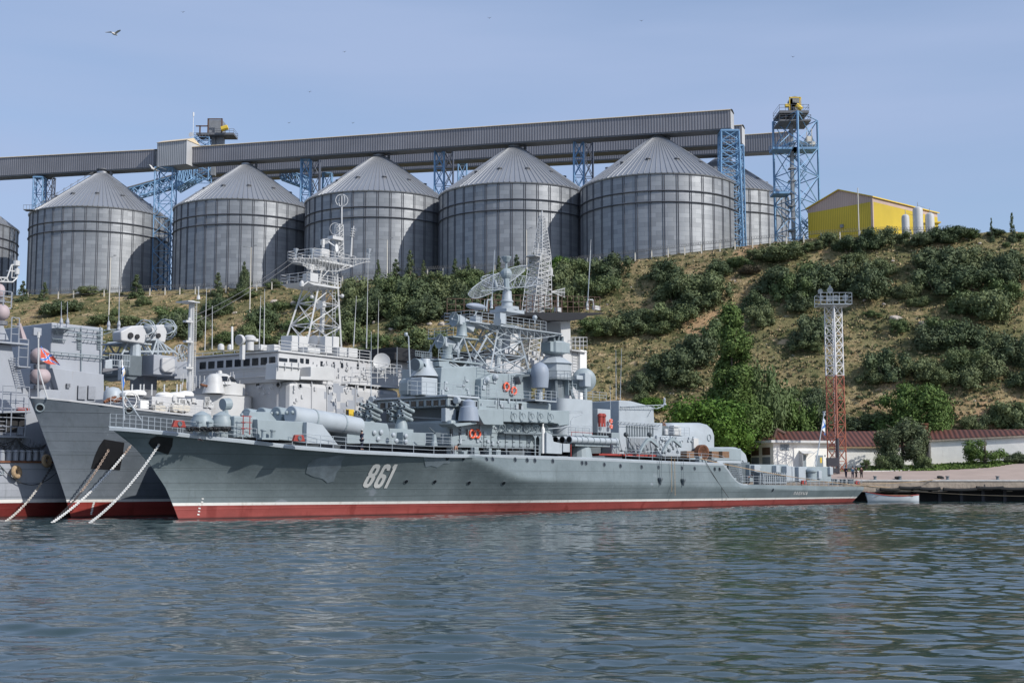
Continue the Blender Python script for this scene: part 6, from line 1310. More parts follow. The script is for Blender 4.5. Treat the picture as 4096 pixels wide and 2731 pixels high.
q = MB(); c = S.P(*ZF(1325, 380), 2.0); q.lathe(c, [(.22, 0), (.24, .3), (.18, .55), (.05, .62)], 12); q.tube(c, S.P(*ZF(1390, 330), 1.9), .07); c = S.P(*ZF(1748, 480), 1.6); q.sphere(c, .22, 10); q.tube(c, c+Vector((-.4, .2, 0)), .05); c = S.P(*ZF(1430, 490), 1.5); q.sphere(c, .2, 8); q.build('mast_lamps', PL_, S.root)
# fore mast post
q = MB(); q.tube(S.P(*ZF(158, 1500), 0), S.P(*ZF(176, 530), 0), .34, .27, 14); a = S.P(*ZF(140, 525), .9); b = S.P(*ZF(262, 525), .9); q.box((a.x, -.9, a.z-.1), (b.x, .9, a.z)); q.tube(S.P(*ZF(245, 525), .4), S.P(*ZF(247, 380), .4), .05); q.lathe(S.P(*ZF(245, 515), .4), [(.18, 0), (.12, .4)], 8)
for zy in (750, 960, 1235): c = S.P(*ZF(150, zy), .3); q.box(c-Vector((.55, .2, .08)), c+Vector((.3, .3, .1))); q.lathe(c+Vector((-.1,-.1,.1)), [(.16, 0), (.12, .3)], 8)
o = q.build('fore_mast', PL_, S.root, smooth=True); q = MB(); ladder(q, S.P(*ZF(190, 1480), .35), S.P(*ZF(212, 550), .35), .42, 46, .03); q.build('ladder', PL_, o)
# foredeck houses, cupola, gun
S.bx('foredeck_house', ZB(-240, 0)[0], ZB(385, 0)[0], ZB(0, 222)[1], ZB(0, 430)[1], 4.0, -4.0, PW)
c = S.P(*ZB(570, 420), 2.2); h = S.P(*ZB(570, 222), 2.2).z-c.z; q = MB(); q.lathe((c.x, 0, c.z-.5), [(3.6, 0), (3.6, h+.5), (3.7, h+.55), (3.0, h+.56)], 28); q.build('gun_ring_house', PL_, S.root, smooth=True)
c = S.P(*ZF(600, 1540), 2.4); h1 = S.P(*ZF(600, 1400), 2.4).z-c.z; q = MB(); q.lathe((c.x, c.y+1, c.z), [(1.9, 0), (1.9, h1)], 18); q.build('cupola_base', PL_, S.root, smooth=True)
c = S.P(*ZF(540, 1400), 2.4); h2 = S.P(*ZF(540, 1300), 2.4).z-c.z; q = MB(); q.lathe((c.x, c.y+1, c.z-.1), [(1.75, 0), (1.7, .2), (1.05, h2), (.7, h2+.2), (.25, h2+.25), (.2, h2+.5), (.05, h2+.55)], 14); cu = q.build('cupola', PL_, S.root)
q = MB()
for ad in (-150, -112, -75, -38):
    a_ = math.radians(ad); u1 = Vector((math.cos(a_), math.sin(a_), 0)); tv = Vector((-u1.y, u1.x, 0)); cc = Vector((c.x, c.y+1, c.z-.1)); p0_ = cc+u1*(1.76*.93)+Vector((0,0,.35)); p1_ = cc+u1*(1.28)+Vector((0,0,h2*.88)); 
    q.add([p0_-tv*.42+u1*.03, p0_+tv*.42+u1*.03, p1_+tv*.3+u1*.03, p1_-tv*.3+u1*.03], [(0, 1, 2, 3)])
q.build('cupola_windows', 'window_glass', cu)
c = S.P(*ZF(405, 1500), 2.6); q = MB(); q.lathe(c, [(1.1, 0), (.95, .5), (.8, 1.1), (.75, 1.5), (.45, 1.85), (.1, 1.9)], 18); gm = q.build('deck_gun', PL_, S.root, smooth=True)
q = MB(); a = S.P(*ZF(345, 1425), 2.6); b = S.P(*ZF(268, 1405), 2.6); q.tube(a, b, .14, .12); q.build('barrel', 'rust', gm)
for k, (zx, zy) in enumerate(((1340,190),(1440,185),(1715,208),(1845,208),(1940,195))):
    c = S.P(*ZH(zx, zy+14), 3.0); q = MB(); q.lathe(c, [(.75, -.1), (.78, .12), (.55, .34), (.1, .4)], 16); q.build('mushroom_vent', 'white_paint', S.root, smooth=True)
q = MB(); rf = random.Random(2)
for zx in (1378,1465,1500,1585,1715,1848,1885): a = S.P(*ZH(zx, 210), 3.4); q.tube(a, S.P(*ZH(zx+4, 95), 3.4), .07)
for _ in range(30): c = S.P(*ZB(rf.uniform(-200, 380), rf.uniform(235, 330)), 4.03); s1 = rf.uniform(.08, .3); q.box((c.x-s1, c.y-.15, c.z-s1), (c.x+s1, c.y, c.z+s1))
for _ in range(26): c = S.P(*ZB(rf.uniform(60, 700), rf.uniform(60, 180)), 1.5+rf.uniform(0, 2)); q.tube(c, c+Vector((0, 0, rf.uniform(.4, 1.3))), .04, n=4)
q.split('deck_post', PL_, S.root)
S.bx('white_locker', ZH(1470, 0)[0], ZH(1560, 0)[0], ZH(0, 262)[1], ZH(0, 350)[1], 4.6, 4.0, 'white_paint')
for zx in (1640,1700,1840,1900,1960): 
    c = S.P(*ZH(zx, 352), 4.8); q = MB(); q.lathe(c, [(.3, 0), (.36, .1), (.36, .7), (.3, .8)], 10, (.3, 1, .1)); q.build('rope_roll', 'concrete_post', S.root)
q = MB()
for k in range(9): c = S.P(*ZH(1090+25*k, 285-8*(k % 4)), 3.4); q.tube(c, c+Vector((.6, .2, .35)), .12, n=5)
q.build('rusty_anchor_gear', 'rust', S.root)
c = S.P(*ZH(1180, 235), 2.0); q = MB(); q.lathe(c, [(.85, -.3), (.8, .5), (.5, .85), (.1, .95)], 14); q.build('hatch_hood', 'ship_light', S.root, smooth=True)
q = MB(); c = S.P(*ZH(1360, 260), 4.3); q.torus(c, .7, .05, (0, 1, 0), 18, 5); q.torus(c+Vector((.4, .3, 0)), .7, .05, (.3, 1, 0), 18, 5); q.build('white_hoops', 'white_paint', S.root)
xa, xb = S.P(*ZH(1700, 350), 6).x, S.P(*ZB(750, 420), 7).x; q = MB(); rail(q, [edge(H2, (xa+(xb-xa)*i/8)/100) for i in range(9)], .9, 1.8); q.build('deck_railing', PL_, S.root)
a = S.P(*ZG(400, 1560), .1); b = S.P(*ZG(402, 905), .1); q = MB(); q.tube(a, b, .09, .06); q.tube(b-Vector((0,0,.1)), b+Vector((0,0,.4)), .12); q.tube(S.P(*ZG(498, 1560), 1.2), a.lerp(b, .5), .06); q.build('jackstaff', PL_, S.root)
# aft part: black topped stack platforms and white pillars
def S2box(name, Z, x0, x1, y0, y1, t0, t1, m, bevel=.05): return S.bx(name, Z(x0, 0)[0], Z(x1, 0)[0], Z(0, y0)[1], Z(0, y1)[1], t0, t1, m, bevel=bevel)
S.prism('aft_house', seq(ZA, [(522,588),(690,588),(690,900),(505,900),(505,760)]), 2.5, -2.5, PW)
S2box('black_hood', ZA, 492, 860, 492, 560, 3.5, -3.5, 'black'); S2box('black_hood', ZA, 470, 970, 545, 625, 3.8, -3.8, 'black')
S2box('aft_cabin', ZD, 640, 1000, 1110, 1260, 2.5, -2.5, PW); S2box('black_hood', ZD, 620, 980, 1045, 1112, 2.9, -2.9, 'black'); S.prism('uptake', seq(ZD, [(905,800),(985,800),(975,1050),(888,1050)]), 1.2, -1.2, PL_)
S.prism('gantry_deck', seq(ZD, [(600,648),(1840,655),(1880,665),(1700,690),(1650,725),(1540,738),(1230,735),(1180,690),(600,672)]), 3.2, -3.2, 'black')
q = MB(); a = S.P(*ZD(660, 650), 3.2); b = S.P(*ZD(1830, 655), 3.2); rail(q, [a, b], 2.2, 1.4, .035); rail(q, [(a.x, 3.2, a.z), (b.x, 3.2, b.z)], 2.2, 1.8, .035); q.build('gantry_railing', 'brown_steel', S.root)
S.prism('white_pillar', seq(ZD, [(1415,730),(1520,735),(1535,1180),(1500,1330),(1450,1200)]), 1.6, -1.6, PL_, bevel=.1)
S2box('aft_block', ZD, 1510, 1625, 1050, 1600, 1.4, -2.5, PW); S2box('aft_block', ZD, 1622, 1692, 1040, 1600, 1.8, 0, 'white_paint')
q = MB(); a = S.P(*ZD(1535, 1040), 2.2); b = S.P(*ZD(1695, 1040), 2.2); q.box((a.x, -2.2, a.z-.12), (b.x, 2, a.z)); rail(q, [a, b], 1.7, 1.1, .04); rail(q, [(b.x, -2.2, b.z), (b.x, 2, b.z)], 1.7, 1.1, .04)
ladder(q, S.P(*ZD(1570, 1260), 1.45), S.P(*ZD(1570, 1060), 1.45), 1.3, 7, .04); q.build('aft_platform', PL_, S.root)
q = MB()
for kx in (0, 90): q.extr([S.P(*ZD(x+kx, y), 1.8) for x, y in ((1405,745),(1430,715),(1475,685),(1485,695),(1450,725),(1420,755))], (0, 1.5, 0))
q.build('cable_guides', PL_, S.root)
c = S.P(*ZD(1390, 640), 1.0); q = MB(); q.tube(c, S.P(*ZD(1390, 455), 1.0), .13, .1); q.box(c-Vector((.5, .3, .1)), c+Vector((.4, .3, .5)))
A_ = S.P(*ZD(1318, 437), 1.0)
for k in range(9): x_ = 1330+16*k; hh_ = 6+5.2*k; q.tube(S.P(*ZD(x_, 443-hh_*.8), 1.0), S.P(*ZD(x_, 443+hh_), 1.0), .035, n=4)
q.tube(A_, S.P(*ZD(1463, 400), 1.0), .05); q.tube(A_, S.P(*ZD(1463, 495), 1.0), .05); q.tube(A_, S.P(*ZD(1463, 445), 1.0), .06); q.build('log_periodic_aerial', PL_, S.root)
q = MB(); a = S.P(*ZD(1697, 625), 1.5); q.lathe(a, [(.22, 0), (.16, .4), (.2, .5), (.12, 1.2)], 8); q.tube(a, S.P(*ZD(1735, -110), 1.5), .07, .025); q.path([S.P(*ZD(1700, 520), 1.5), S.P(*ZD(1755, 520), 1.5), S.P(*ZD(1770, 630), 1.5)], .09); q.box(S.P(*ZD(1780, 620), 1.5), S.P(*ZD(1835, 590), 1.5)+Vector((0, .5, 0))); q.build('whip_aerial', PL_, S.root)
# tall lattice tower pair
ZL = lambda x, y: (1100+x/1.68, 400+y/1.68)
def lat2(name, Z, xb0, xb1, yb, xt0, xt1, yt, t, n, r=.07, tt=None):
    a, b, c, d = S.P(*Z(xb0, yb), 0), S.P(*Z(xb1, yb), 0), S.P(*Z(xt0, yt), 0), S.P(*Z(xt1, yt), 0); w1 = (b.x-a.x)/2*.8; w2 = (d.x-c.x)/2*.8; q = MB()
    lattice(q, [(a.x,-w1,a.z),(b.x,-w1,a.z),(b.x,w1,a.z),(a.x,w1,a.z)], [(c.x,-w2,c.z),(d.x,-w2,c.z),(d.x,w2,c.z),(c.x,w2,c.z)], n, r, r*.65); return q.build(name, PL_, S.root)
lat2('lattice_tower', ZD, 990, 1105, 1300, 1150, 1250, 60, 0, 26, .07); lat2('lattice_tower', ZD, 1160, 1265, 600, 1150, 1255, 45, 0, 11, .06)
lat2('lattice_topmast', ZL, 1762, 1820, 1042, 1786, 1806, 780, 0, 12, .05)
q = MB(); a = S.P(*ZL(1745, 1042), .8); b = S.P(*ZL(1822, 1042), .8); q.box((a.x, -.9, a.z-.08), (b.x, .9, a.z)); rail(q, [a, b], .8, .7, .03)
for zx in (1767, 1795): c = S.P(*ZL(zx, 1040 if zx < 1780 else 780), .2); q.tube(c, S.P(*ZL(zx, 960 if zx < 1780 else 745), .2), .09)
c = S.P(*ZD(1310, 262), 0); q.lathe(c, [(.34, 0), (.36, .5), (.3, .95), (.05, 1.15)], 14); q.box(c-Vector((.9, .3, .1)), c+Vector((.5, .3, 0))); q.tube(c+Vector((.4,0,-.1)), S.P(*ZD(1255, 330), 0), .06); q.build('tower_head_fittings', PL_, S.root)
q = MB(); rf = random.Random(8)
for k in range(46):
    c = S.P(*ZD(rf.uniform(640, 1230), rf.uniform(1050, 1240)), rf.uniform(-2, 2.6)); q.box(c-Vector((rf.uniform(.1, .4),)*3), c+Vector((rf.uniform(.1, .4), .2, rf.uniform(.1, .5))))
q.build('aft_clutter', PW, S.root)
c = S.P(*ZA(330, 650), 6.5); q = MB(); q.lathe(c, [(.15, -.1), (.7, .1), (.92, .35), (.9, .36), (.6, .2)], 22, (-.75, -.65, .15)); o = q.build('satellite_dish', PL_, S.root, smooth=True); q = MB(); q.tube(c+Vector((.3, .3, -.1)), c+Vector((.3, .3, -1.6)), .2, .3, 8); q.box(c+Vector((.2, 0, -.3)), c+Vector((1.1, .7, .4))); q.build('stand', PL_, o)
S2box('side_deck', ZA, 0, 520, 865, 880, 7.5, -7, PL_); q = MB(); a = S.P(*ZA(20, 865), 7.5); b = S.P(*ZA(540, 865), 7.5); rail(q, [a, b], 1.6, 1.3, .035); a = S.P(*ZA(240, 760), 7.2); b = S.P(*ZA(540, 740), 7.2); rail(q, [a, (b.x, b.y, a.z)], 1.1, 1.0, .035); q.build('deck_railing', PL_, S.root)
# ================================================================ cruiser at the left edge
an3 = math.radians(52); nrm3 = Vector((math.sin(an3), -math.cos(an3), 0)); p3 = at(200, 1900, 119.0); p3.z = 0
F3 = Ship('cruiser', p3-nrm3*9.0, an3, 'large pale cruiser cut off by the left edge, with pink domes', 'cruiser'); S = F3; F3c = 'cruiser_grey'
zdk = S.P(150, 1849, 9.0).z
H3 = Hull(112, I([0, 112], [9.0, 9.0]), I([0, 80, 112], [8.8, 8.7, 7.5]), lambda x: zdk, lambda f: 0.0, lambda x: 1.0)
hull_mat('cruiser_hull', (.33, .35, .39), (.39, .41, .45), (.15, .018, .015), 1.30, .0, stripe=.3, patches=False)
q = MB(); X0 = -24; vs = []
for x in (X0, 40, 90, 100):
    for s in (-1, 1):
        for z, b in ((-.8, 8.4), (0, 8.7), (zdk*.5, 8.9), (zdk, 9.0)): vs.append((x, s*b, z))
fs = []
for i in range(3):
    for s in range(2):
        for j in range(3):
            a = i*8+s*4+j; f = (a, a+8, a+9, a+1); fs.append(f if s == 0 else f[::-1])
    fs.append((i*8+3, i*8+11, i*8+15, i*8+7))
fs += [(0, 1, 2, 3, 7, 6, 5, 4), (24, 28, 29, 30, 31, 27, 26, 25)]
q.add(vs, fs); q.build('hull', 'cruiser_hull', S.root)
q = MB(); q.box((X0, -9.12, zdk-.05), (100, -8.9, zdk+.12)); q.build('deck_edge', 'rust', S.root)
S.prism('main_superstructure', seq(ZG, [(-500,985),(0,985),(118,992),(230,1480),(250,1540),(590,1540),(590,2290),(-500,2290)]), 7.6, -7.0, F3c)
S.bx('mid_superstructure', ZG(240, 0)[0], ZG(640, 0)[0], ZG(0, 1440)[1], ZG(0, 1700)[1], 6.4, -6, F3c)
S.bx('funnel_block', 207, 415, 1289, 1720, 4.6, -4.2, F3c, bevel=.12)
S.prism('funnel_skirt', seq(ZG, [(545,1230),(600,1420),(640,1590),(1090,1590),(1085,1300)]), 5.4, 4.65, F3c)
xf = S.P(207, 1400, 4.6).x
q = MB(); rf = random.Random(3)
for zx in (850, 1052): a = S.P(*ZG(zx, 800), 4.72); b = S.P(*ZG(zx, 1500), 4.72); q.tube(a, b, .05, n=4)
for zy, x0, x1 in ((845, 545, 1080), (925, 545, 690), (925, 780, 1105), (1062, 530, 1130), (1090, 560, 1100), (790, 545, 1080)):
    a = S.P(*ZG(x0, zy), 5.0); b = S.P(*ZG(x1, zy), 5.0); b.z = a.z; q.tube(a, b, .045, n=4)
    for k in range(8): c = a.lerp(b, (k+.5)/8); q.tube(c, c+Vector((.15, .35, -.3)), .035, n=4)
for k in range(12): c = S.P(*ZG(830, 860+16*k), 4.75); q.box((c.x-.2, c.y, c.z), (c.x+.15, c.y+.1, c.z+.05)); c = S.P(*ZG(1038, 860+16*k), 4.75); q.box((c.x-.2, c.y, c.z), (c.x+.15, c.y+.1, c.z+.05))
a = S.P(*ZG(575, 812), 5.6); b = S.P(*ZG(735, 812), 5.6); q.box((a.x, -6.2, a.z-.06), (b.x, -4.7, a.z)); q.tube(a, S.P(*ZG(600, 880), 4.7), .05); q.tube(b, S.P(*ZG(640, 890), 4.7), .05)
a = S.P(*ZG(1085, 840), 4.6); b = S.P(*ZG(1260, 826), 5.5); q.tube(a, b, .07); q.tube(S.P(*ZG(1085, 880), 4.6), b, .05); q.build('funnel_pipework', 'ship_grey', S.root)
q = MB()
for a_, b_, t in ((ZG(640,800),ZG(642,540),5.9),(ZG(705,800),ZG(705,540),5.9),(ZG(1242,822),ZG(1248,380),5.5),(ZG(1135,826),ZG(1135,690),5.0)): a = S.P(*a_, t); q.lathe(a-Vector((0,0,.1)), [(.2, 0), (.12, .3), (.18, .5), (.08, .9)], 8); q.tube(a, S.P(*b_, t), .05, .025)
q.build('whip_aerials', F3c, S.root)
for x0, x1, y0, y1 in ((770,848,1420,1565),(876,950,1420,1565),(1056,1082,1425,1560),(648,684,1400,1440)):
    a = S.P(*ZG(x0, y0), 4.8); b = S.P(*ZG(x1, y1), 4.8); q = MB(); q.box((a.x, -5.5, b.z), (b.x, -5.41, a.z)); o = q.build('louvre', 'black', S.root); q = MB(); n_ = 11
    for k in range(n_): zz = b.z+(a.z-b.z)*(k+.5)/n_; q.box((a.x, -5.6, zz-.05), (b.x, -5.51, zz+.05))
    q.build('slats', F3c, o)
for zx in (803, 872, 938): S.bx('vent_slot', ZG(zx-9, 0)[0], ZG(zx+9, 0)[0], ZG(0, 1303)[1], ZG(0, 1362)[1], 4.66, 4.6, 'cruiser_dark', bevel=0)
def dome(zx, zy, rx, ry, t):
    c = S.P(*ZG(zx, zy), t); dpx = F/ (S.W(*c).y); q = MB(); r = ry/2.614/dpx; q.sphere(c, r, 20, (rx/ry, rx/ry, 1)); o = q.build('pink_radome', 'dome_pink', S.root, smooth=True); q = MB(); q.box(c+Vector((-.2, .2, -r*.8)), c+Vector((.2, r*1.6, r*.8))); q.tube(c-Vector((r, 0, 0)), c+Vector((0,1,0)), .1); q.lathe(c+Vector((0, 0, -r*1.02)), [(r*.7, -.35), (r*.7, 0)], 14); q.build('mount', 'cruiser_dark', o)
dome(420, 1108, 106, 90, 7.2); dome(420, 1320, 108, 92, 7.2); dome(-2, 432, 56, 80, 7); dome(18, 652, 82, 90, 7.6)
q = MB(); a = S.P(*ZG(-60, 945), 8.4); b = S.P(*ZG(300, 955), 8.4); q.box((a.x, -8.4, a.z-.15), (b.x, -5, a.z)); rail(q, [(S.P(*ZG(115, 945), 8.3).x, -8.3, a.z), (S.P(*ZG(195, 945), 8.3).x, -8.3, a.z)], 2.2, .9, .04)
a = S.P(*ZG(190, 1210), 8.2); b = S.P(*ZG(320, 1210), 8.2); q.box((a.x, -8.2, a.z-.1), (b.x, -6, a.z)); rail(q, [a, (b.x-.3, -8.2, a.z)], 2.4, .9, .04); ladder(q, S.P(*ZG(225, 1430), 7.9), S.P(*ZG(145, 1120), 7.9), .6, 12, .04)
a = S.P(*ZG(0, 590), 8); b = S.P(*ZG(118, 590), 8); q.box((a.x-2, -8, a.z-.1), (b.x, -6, a.z)); rail(q, [(a.x-2, -8, a.z), (b.x, -8, a.z)], 1.4, .8, .04); q.build('side_platforms', F3c, S.root)
S.prism('dark_wedge', seq(ZG, [(200,765),(222,765),(285,935),(240,940)]), 7.0, 6.6, 'dome_pink'); S.bx('grey_panel', ZG(355, 0)[0], ZG(438, 0)[0], ZG(0, 808)[1], ZG(0, 890)[1], 5.6, 5.2, F3c)
S.prism('forward_tower', seq(ZG, [(-300,740),(20,745),(95,940),(-300,940)]), 6.5, 2, F3c)
S.prism('forward_tower', seq(ZG, [(-300,560),(-10,560),(0,760),(-300,760)]), 6.0, 2, F3c)
q = MB(); a = S.P(*ZG(-80, 300), 7); P_ = [S.P(*ZG(x, y), 7) for x, y in ((-60,285),(75,290),(120,155),(180,155),(180,290),(130,335),(-60,330))]
q.path(P_, .07); q.path([P_[1], S.P(*ZG(90, 332), 7), S.P(*ZG(60, 290), 7), S.P(*ZG(30, 332), 7), S.P(*ZG(0, 290), 7)], .05); q.path([P_[2]+Vector((.1,0,0)), S.P(*ZG(122, 290), 7), P_[4]], .05); c = S.P(*ZG(172, 165), 7); q.lathe(c, [(.3, 0), (.3, .45)], 10); c = S.P(*ZG(178, 220), 7); q.lathe(c-Vector((0,0,.3)), [(.22, 0), (.22, .5)], 10); c = S.P(*ZG(150, 220), 7); q.box(c-Vector((.5, 0, .05)), c+Vector((.4, .5, .05))); q.build('yard_truss', 'ship_white', S.root)
# openings, pipes and gear on the hull-side superstructure
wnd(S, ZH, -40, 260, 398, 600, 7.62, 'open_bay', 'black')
S.prism('bay_roof', seq(ZH, [(-60,378),(320,372),(330,392),(-60,398)]), 8.6, 7.6, F3c); q = MB(); a = S.P(*ZH(-40, 630), 8.6); b = S.P(*ZH(260, 630), 8.6); rail(q, [a, (b.x, -8.6, a.z)], 2.4, 1.2, .04); q.box((a.x, -8.6, a.z-.15), (b.x+.5, -7.6, a.z)); a = S.P(*ZH(20, 370), 8.3); b = S.P(*ZH(300, 370), 8.3); rail(q, [a, (b.x, -8.3, a.z)], 2.2, 1.2, .035); q.build('bay_railing', F3c, S.root)
S.bx('red_drum', ZH(190, 0)[0], ZH(315, 0)[0], ZH(0, 338)[1], ZH(0, 370)[1], 8.0, 7.0, 'red_paint'); S.bx('bay_locker', ZH(200, 0)[0], ZH(250, 0)[0], ZH(0, 548)[1], ZH(0, 625)[1], 8.0, 7.65, F3c)
S.prism('bay_partition', seq(ZH, [(130,405),(160,405),(262,430),(262,400)]), 8.3, 7.7, 'cruiser_dark')
def wire(name, pts, r, m, parent=None, sub=10):
    q = MB(); q.path([Vector(p) for p in pts], r, 5); return q.build(name, m, parent)
def sag(a, b, d, n=12):
    a, b = Vector(a), Vector(b); return [a.lerp(b, i/n)-Vector((0, 0, 4*d*(i/n)*(1-i/n))) for i in range(n+1)]
q = MB()
for dz in (0, .18, .4): a = S.P(*ZH(-20, 700+dz*40), 8.4); b = S.P(*ZH(480, 722+dz*30), 8.4); m_ = S.P(*ZH(165, 655), 8.4); q.path(sag(a, m_, .3+dz, 8)+sag(m_, b, .6+dz, 8), .05, 4)
q.build('hanging_cables', 'cable', S.root)
q = MB(); rf = random.Random(12)
for _ in range(60):
    c = S.P(*ZH(rf.uniform(-20, 470), rf.uniform(670, 870)), 7.64); s1 = rf.uniform(.05, .22); q.box((c.x-s1, c.y-.2, c.z-s1*rf.uniform(.5, 2)), (c.x+s1, c.y, c.z+s1))
for k in range(7): c = S.P(*ZH(20+70*k, 880), 8.7); q.lathe(c-Vector((0,0,.1)), [(.24, 0), (.24, .7), (.3, .75), (.3, .9)], 10)
a = S.P(*ZH(15, 880), 7.8); ladder(q, a, a+Vector((0,0,4.2)), .7, 12, .04); q.build('side_fittings', F3c, S.root)
for zx, zy, r, nm in ((488, 895, .62, 'rope_fender'), (172, 1012, .62, 'rope_fender')):
    c = S.P(*ZH(zx, zy), 9.35); q = MB(); q.torus(c, r*.66, r*.33, (.35, -1, .15), 18, 8); o = q.build('rope_fender', 'rope'); 
    wl_ = [S.W(*v.co) for v in o.data.vertices]
    for v, p in zip(o.data.vertices, wl_): v.co = p
    tag(o, 'upper round rope fender at the deck edge of the cruiser' if zy < 950 else 'lower round rope fender hanging on the cruiser hull side', 'fender', 'rope fenders on the cruiser')
c = S.P(*ZH(10, 1000), 9.05); q = MB(); q.torus(c, .3, .07, (0, 1, 0), 14, 5); q.build('hull_eyelet', 'ship_grey', S.root)
# aft radar tower seen above the second ship's foredeck
def b3(name, x0, x1, y0, y1, t0, t1, m=F3c, bevel=.08): return S.bx(name, ZG(x0, 0)[0], ZG(x1, 0)[0], ZG(0, y0)[1], ZG(0, y1)[1], t0, t1, m, bevel=bevel)
b3('aft_tower_column', 1510, 1650, 1180, 1800, 1.2, -1.2, 'cruiser_dark'); b3('aft_deckhouse', 1100, 2100, 1640, 1800, 5, -5)
b3('launcher_box', 1285, 1490, 1090, 1305, 3.0, -1.0, 'ship_grey_dark'); b3('launcher_box', 1610, 1860, 1090, 1300, 3.2, -1); S.prism('launcher_skirt', seq(ZG, [(1290,1300),(1480,1300),(1400,1360),(1290,1330)]), 2.8, -1, 'ship_grey_dark')
S.prism('rounded_shield', seq(ZG, [(1105,1150),(1180,1140),(1180,1290),(1120,1290),(1098,1230)]), 3.2, 2.8, 'ship_light', bevel=.1); S.prism('rounded_shield', seq(ZG, [(1700,1125),(1815,1125),(1832,1150),(1832,1265),(1810,1280),(1720,1275),(1695,1240)]), 3.6, 3.25, 'ship_pale', bevel=.1)
S.prism('aft_bridge_beam', seq(ZG, [(1840,1170),(2060,1160),(2060,1345),(1825,1345)]), 2.5, -1, F3c); S.prism('long_wedge', seq(ZG, [(1070,1280),(1080,1235),(1245,1235),(1245,1250)]), 3.6, 3.3, 'cruiser_dark')
q = MB()
for t in (-1.5, 2.0):
    for pts in ([(1270,1100),(1345,950),(1640,935),(1860,1090)], [(1345,950),(1430,1090),(1500,945),(1590,1090),(1640,935),(1730,1080)], [(1650,940),(1650,1090)], [(1700,975),(1770,1085)], [(1290,1060),(1830,1060)]):
        P_ = [S.P(*ZG(x, y), 2.0) for x, y in pts]; q.path([Vector((p.x, -t, p.z)) for p in P_], .11, 5)
a = S.P(*ZG(1335, 952), 2.3); b = S.P(*ZG(1590, 945), 2.3); q.box((a.x, -2.3, a.z-.15), (b.x, 2, a.z)); q.build('aft_tower_truss', 'ship_light', S.root)
def headlight(zx, zy, t):
    c = S.P(*ZG(zx, zy), t); rt = empty('tracking_radar', (0,0,0)); rt.parent = S.root; q = MB()
    q.extr([c+Vector(v) for v in ((-2.2, -.7, -.9), (-2.3, -.7, 0), (-1.0, -.7, .7), (.4, -.7, .9), (.8, -.7, .1), (.6, -.7, -1.0))], (0, 1.5, 0)); q.build('housing', 'ship_pale', rt, bevel=.12)
    q = MB(); g = c+Vector((1.2, 0, .5))
    for k in range(5): a_ = math.pi*k/5; q.torus(g, 1.1, .05, (math.sin(a_), .25, math.cos(a_)), 14, 4)
    q.lathe(g, [(.2, .1), (.6, .3)], 10, (1, .2, .5)); q.build('mesh_cage', 'ship_light', rt)
    q = MB(); q.lathe(c+Vector((-1.2, -.75, -.3)), [(.3, 0), (.3, .15)], 10, (0, -1, 0)); q.lathe(c+Vector((-.4, -.75, -.35)), [(.25, 0), (.25, .15)], 10, (0, -1, 0)); q.build('lens', 'black', rt); q = MB(); q.tube(c-Vector((0,0,.8)), c-Vector((0,0,2.6)), .5, .6, 10); q.build('pedestal', 'ship_light', rt)
headlight(1640, 868, 1.2); headlight(1420, 878, 2.4)
q = MB(); c = S.P(*ZG(1252, 1150), 3); 
for k in range(9): q.tube(c+Vector((-1.2+.3*k, 0, -.6)), c+Vector((-1.2+.3*k, 0, .55)), .03, n=4)
for k in range(3): q.tube(c+Vector((-1.2, 0, -.6+.57*k)), c+Vector((1.2, 0, -.6+.57*k)), .05, n=4)
q.tube(c, c-Vector((0,0,2)), .15); q.build('bedstead_aerial', 'ship_light', S.root)
q = MB(); c = S.P(*ZG(1905, 1100), 1)
for k in range(7): a_ = math.pi*k/7; q.torus(c, 1.15, .04, (math.cos(a_)*.4+.2, -1+.5*math.sin(a_*2), math.sin(a_)*.4), 18, 4)
for k in range(10): a_ = 2*math.pi*k/10; q.tube(c, c+Vector((1.15*math.cos(a_), 0, 1.15*math.sin(a_))), .03, n=4)
q.build('round_mesh_aerial', 'ship_light', S.root)
# ================================================================ flags, chains, mooring lines
def flag(name, S, pts_fn, nu, nv, colfn, label, cat='flag'):
    groups = {}
    for i in range(nu):
        for j in range(nv):
            m = colfn((i+.5)/nu, (j+.5)/nv); groups.setdefault(m, []).append((i, j))
    rt = empty(name, S.W(*pts_fn(0, 0)), 0); o0 = Vector(rt.location)
    for m, cells in groups.items():
        q = MB()
        for i, j in cells: q.add([S.W(*pts_fn((i+a)/nu, (j+b)/nv))-o0 for a, b in ((0,0),(1,0),(1,1),(0,1))], [(0,1,2,3)])
        q.build('cloth', m, rt)
    tag(rt, label, cat); return rt
def jack(u, v):
    s = abs(u-.5)/.5; t = abs(v-.5)/.5
    if abs(s-t) < .15: return 'flag_blue'
    if abs(s-t) < .22: return 'flag_white'
    return 'flag_red'
A0, A1, A2, A3 = F2.P(*ZG(428, 1000), .1), F2.P(*ZG(424, 1145), .1), F2.P(*ZG(540, 1110), .1), F2.P(*ZG(622, 1220), .1)
def fj(u, v): p = (A0.lerp(A2, u)).lerp(A1.lerp(A3, u), v); return (p.x, p.y-.18*math.sin(u*7)*u, p.z-.12*math.sin(u*5))
flag('naval_jack', F2, fj, 20, 16, jack, 'red naval flag with a white edged blue cross on the bow staff at far left')
def andrew(u, v): return 'flag_blue' if abs(abs(u-.5)-abs(v-.5)) < .13 else 'flag_white'
B0_, B1_, B2_, B3_ = F1.P(*ZE(1294, 435), 0), F1.P(*ZE(1275, 560), 0), F1.P(*ZE(1310, 500), 0), F1.P(*ZE(1318, 628), 0)
def fa(u, v): p = B0_.lerp(B2_, u).lerp(B1_.lerp(B3_, u), v); return (p.x, p.y+.25*math.sin(u*9)*u, p.z)
flag('naval_ensign', F1, fa, 14, 14, andrew, 'white flag with a blue diagonal cross drooping on the stern staff')
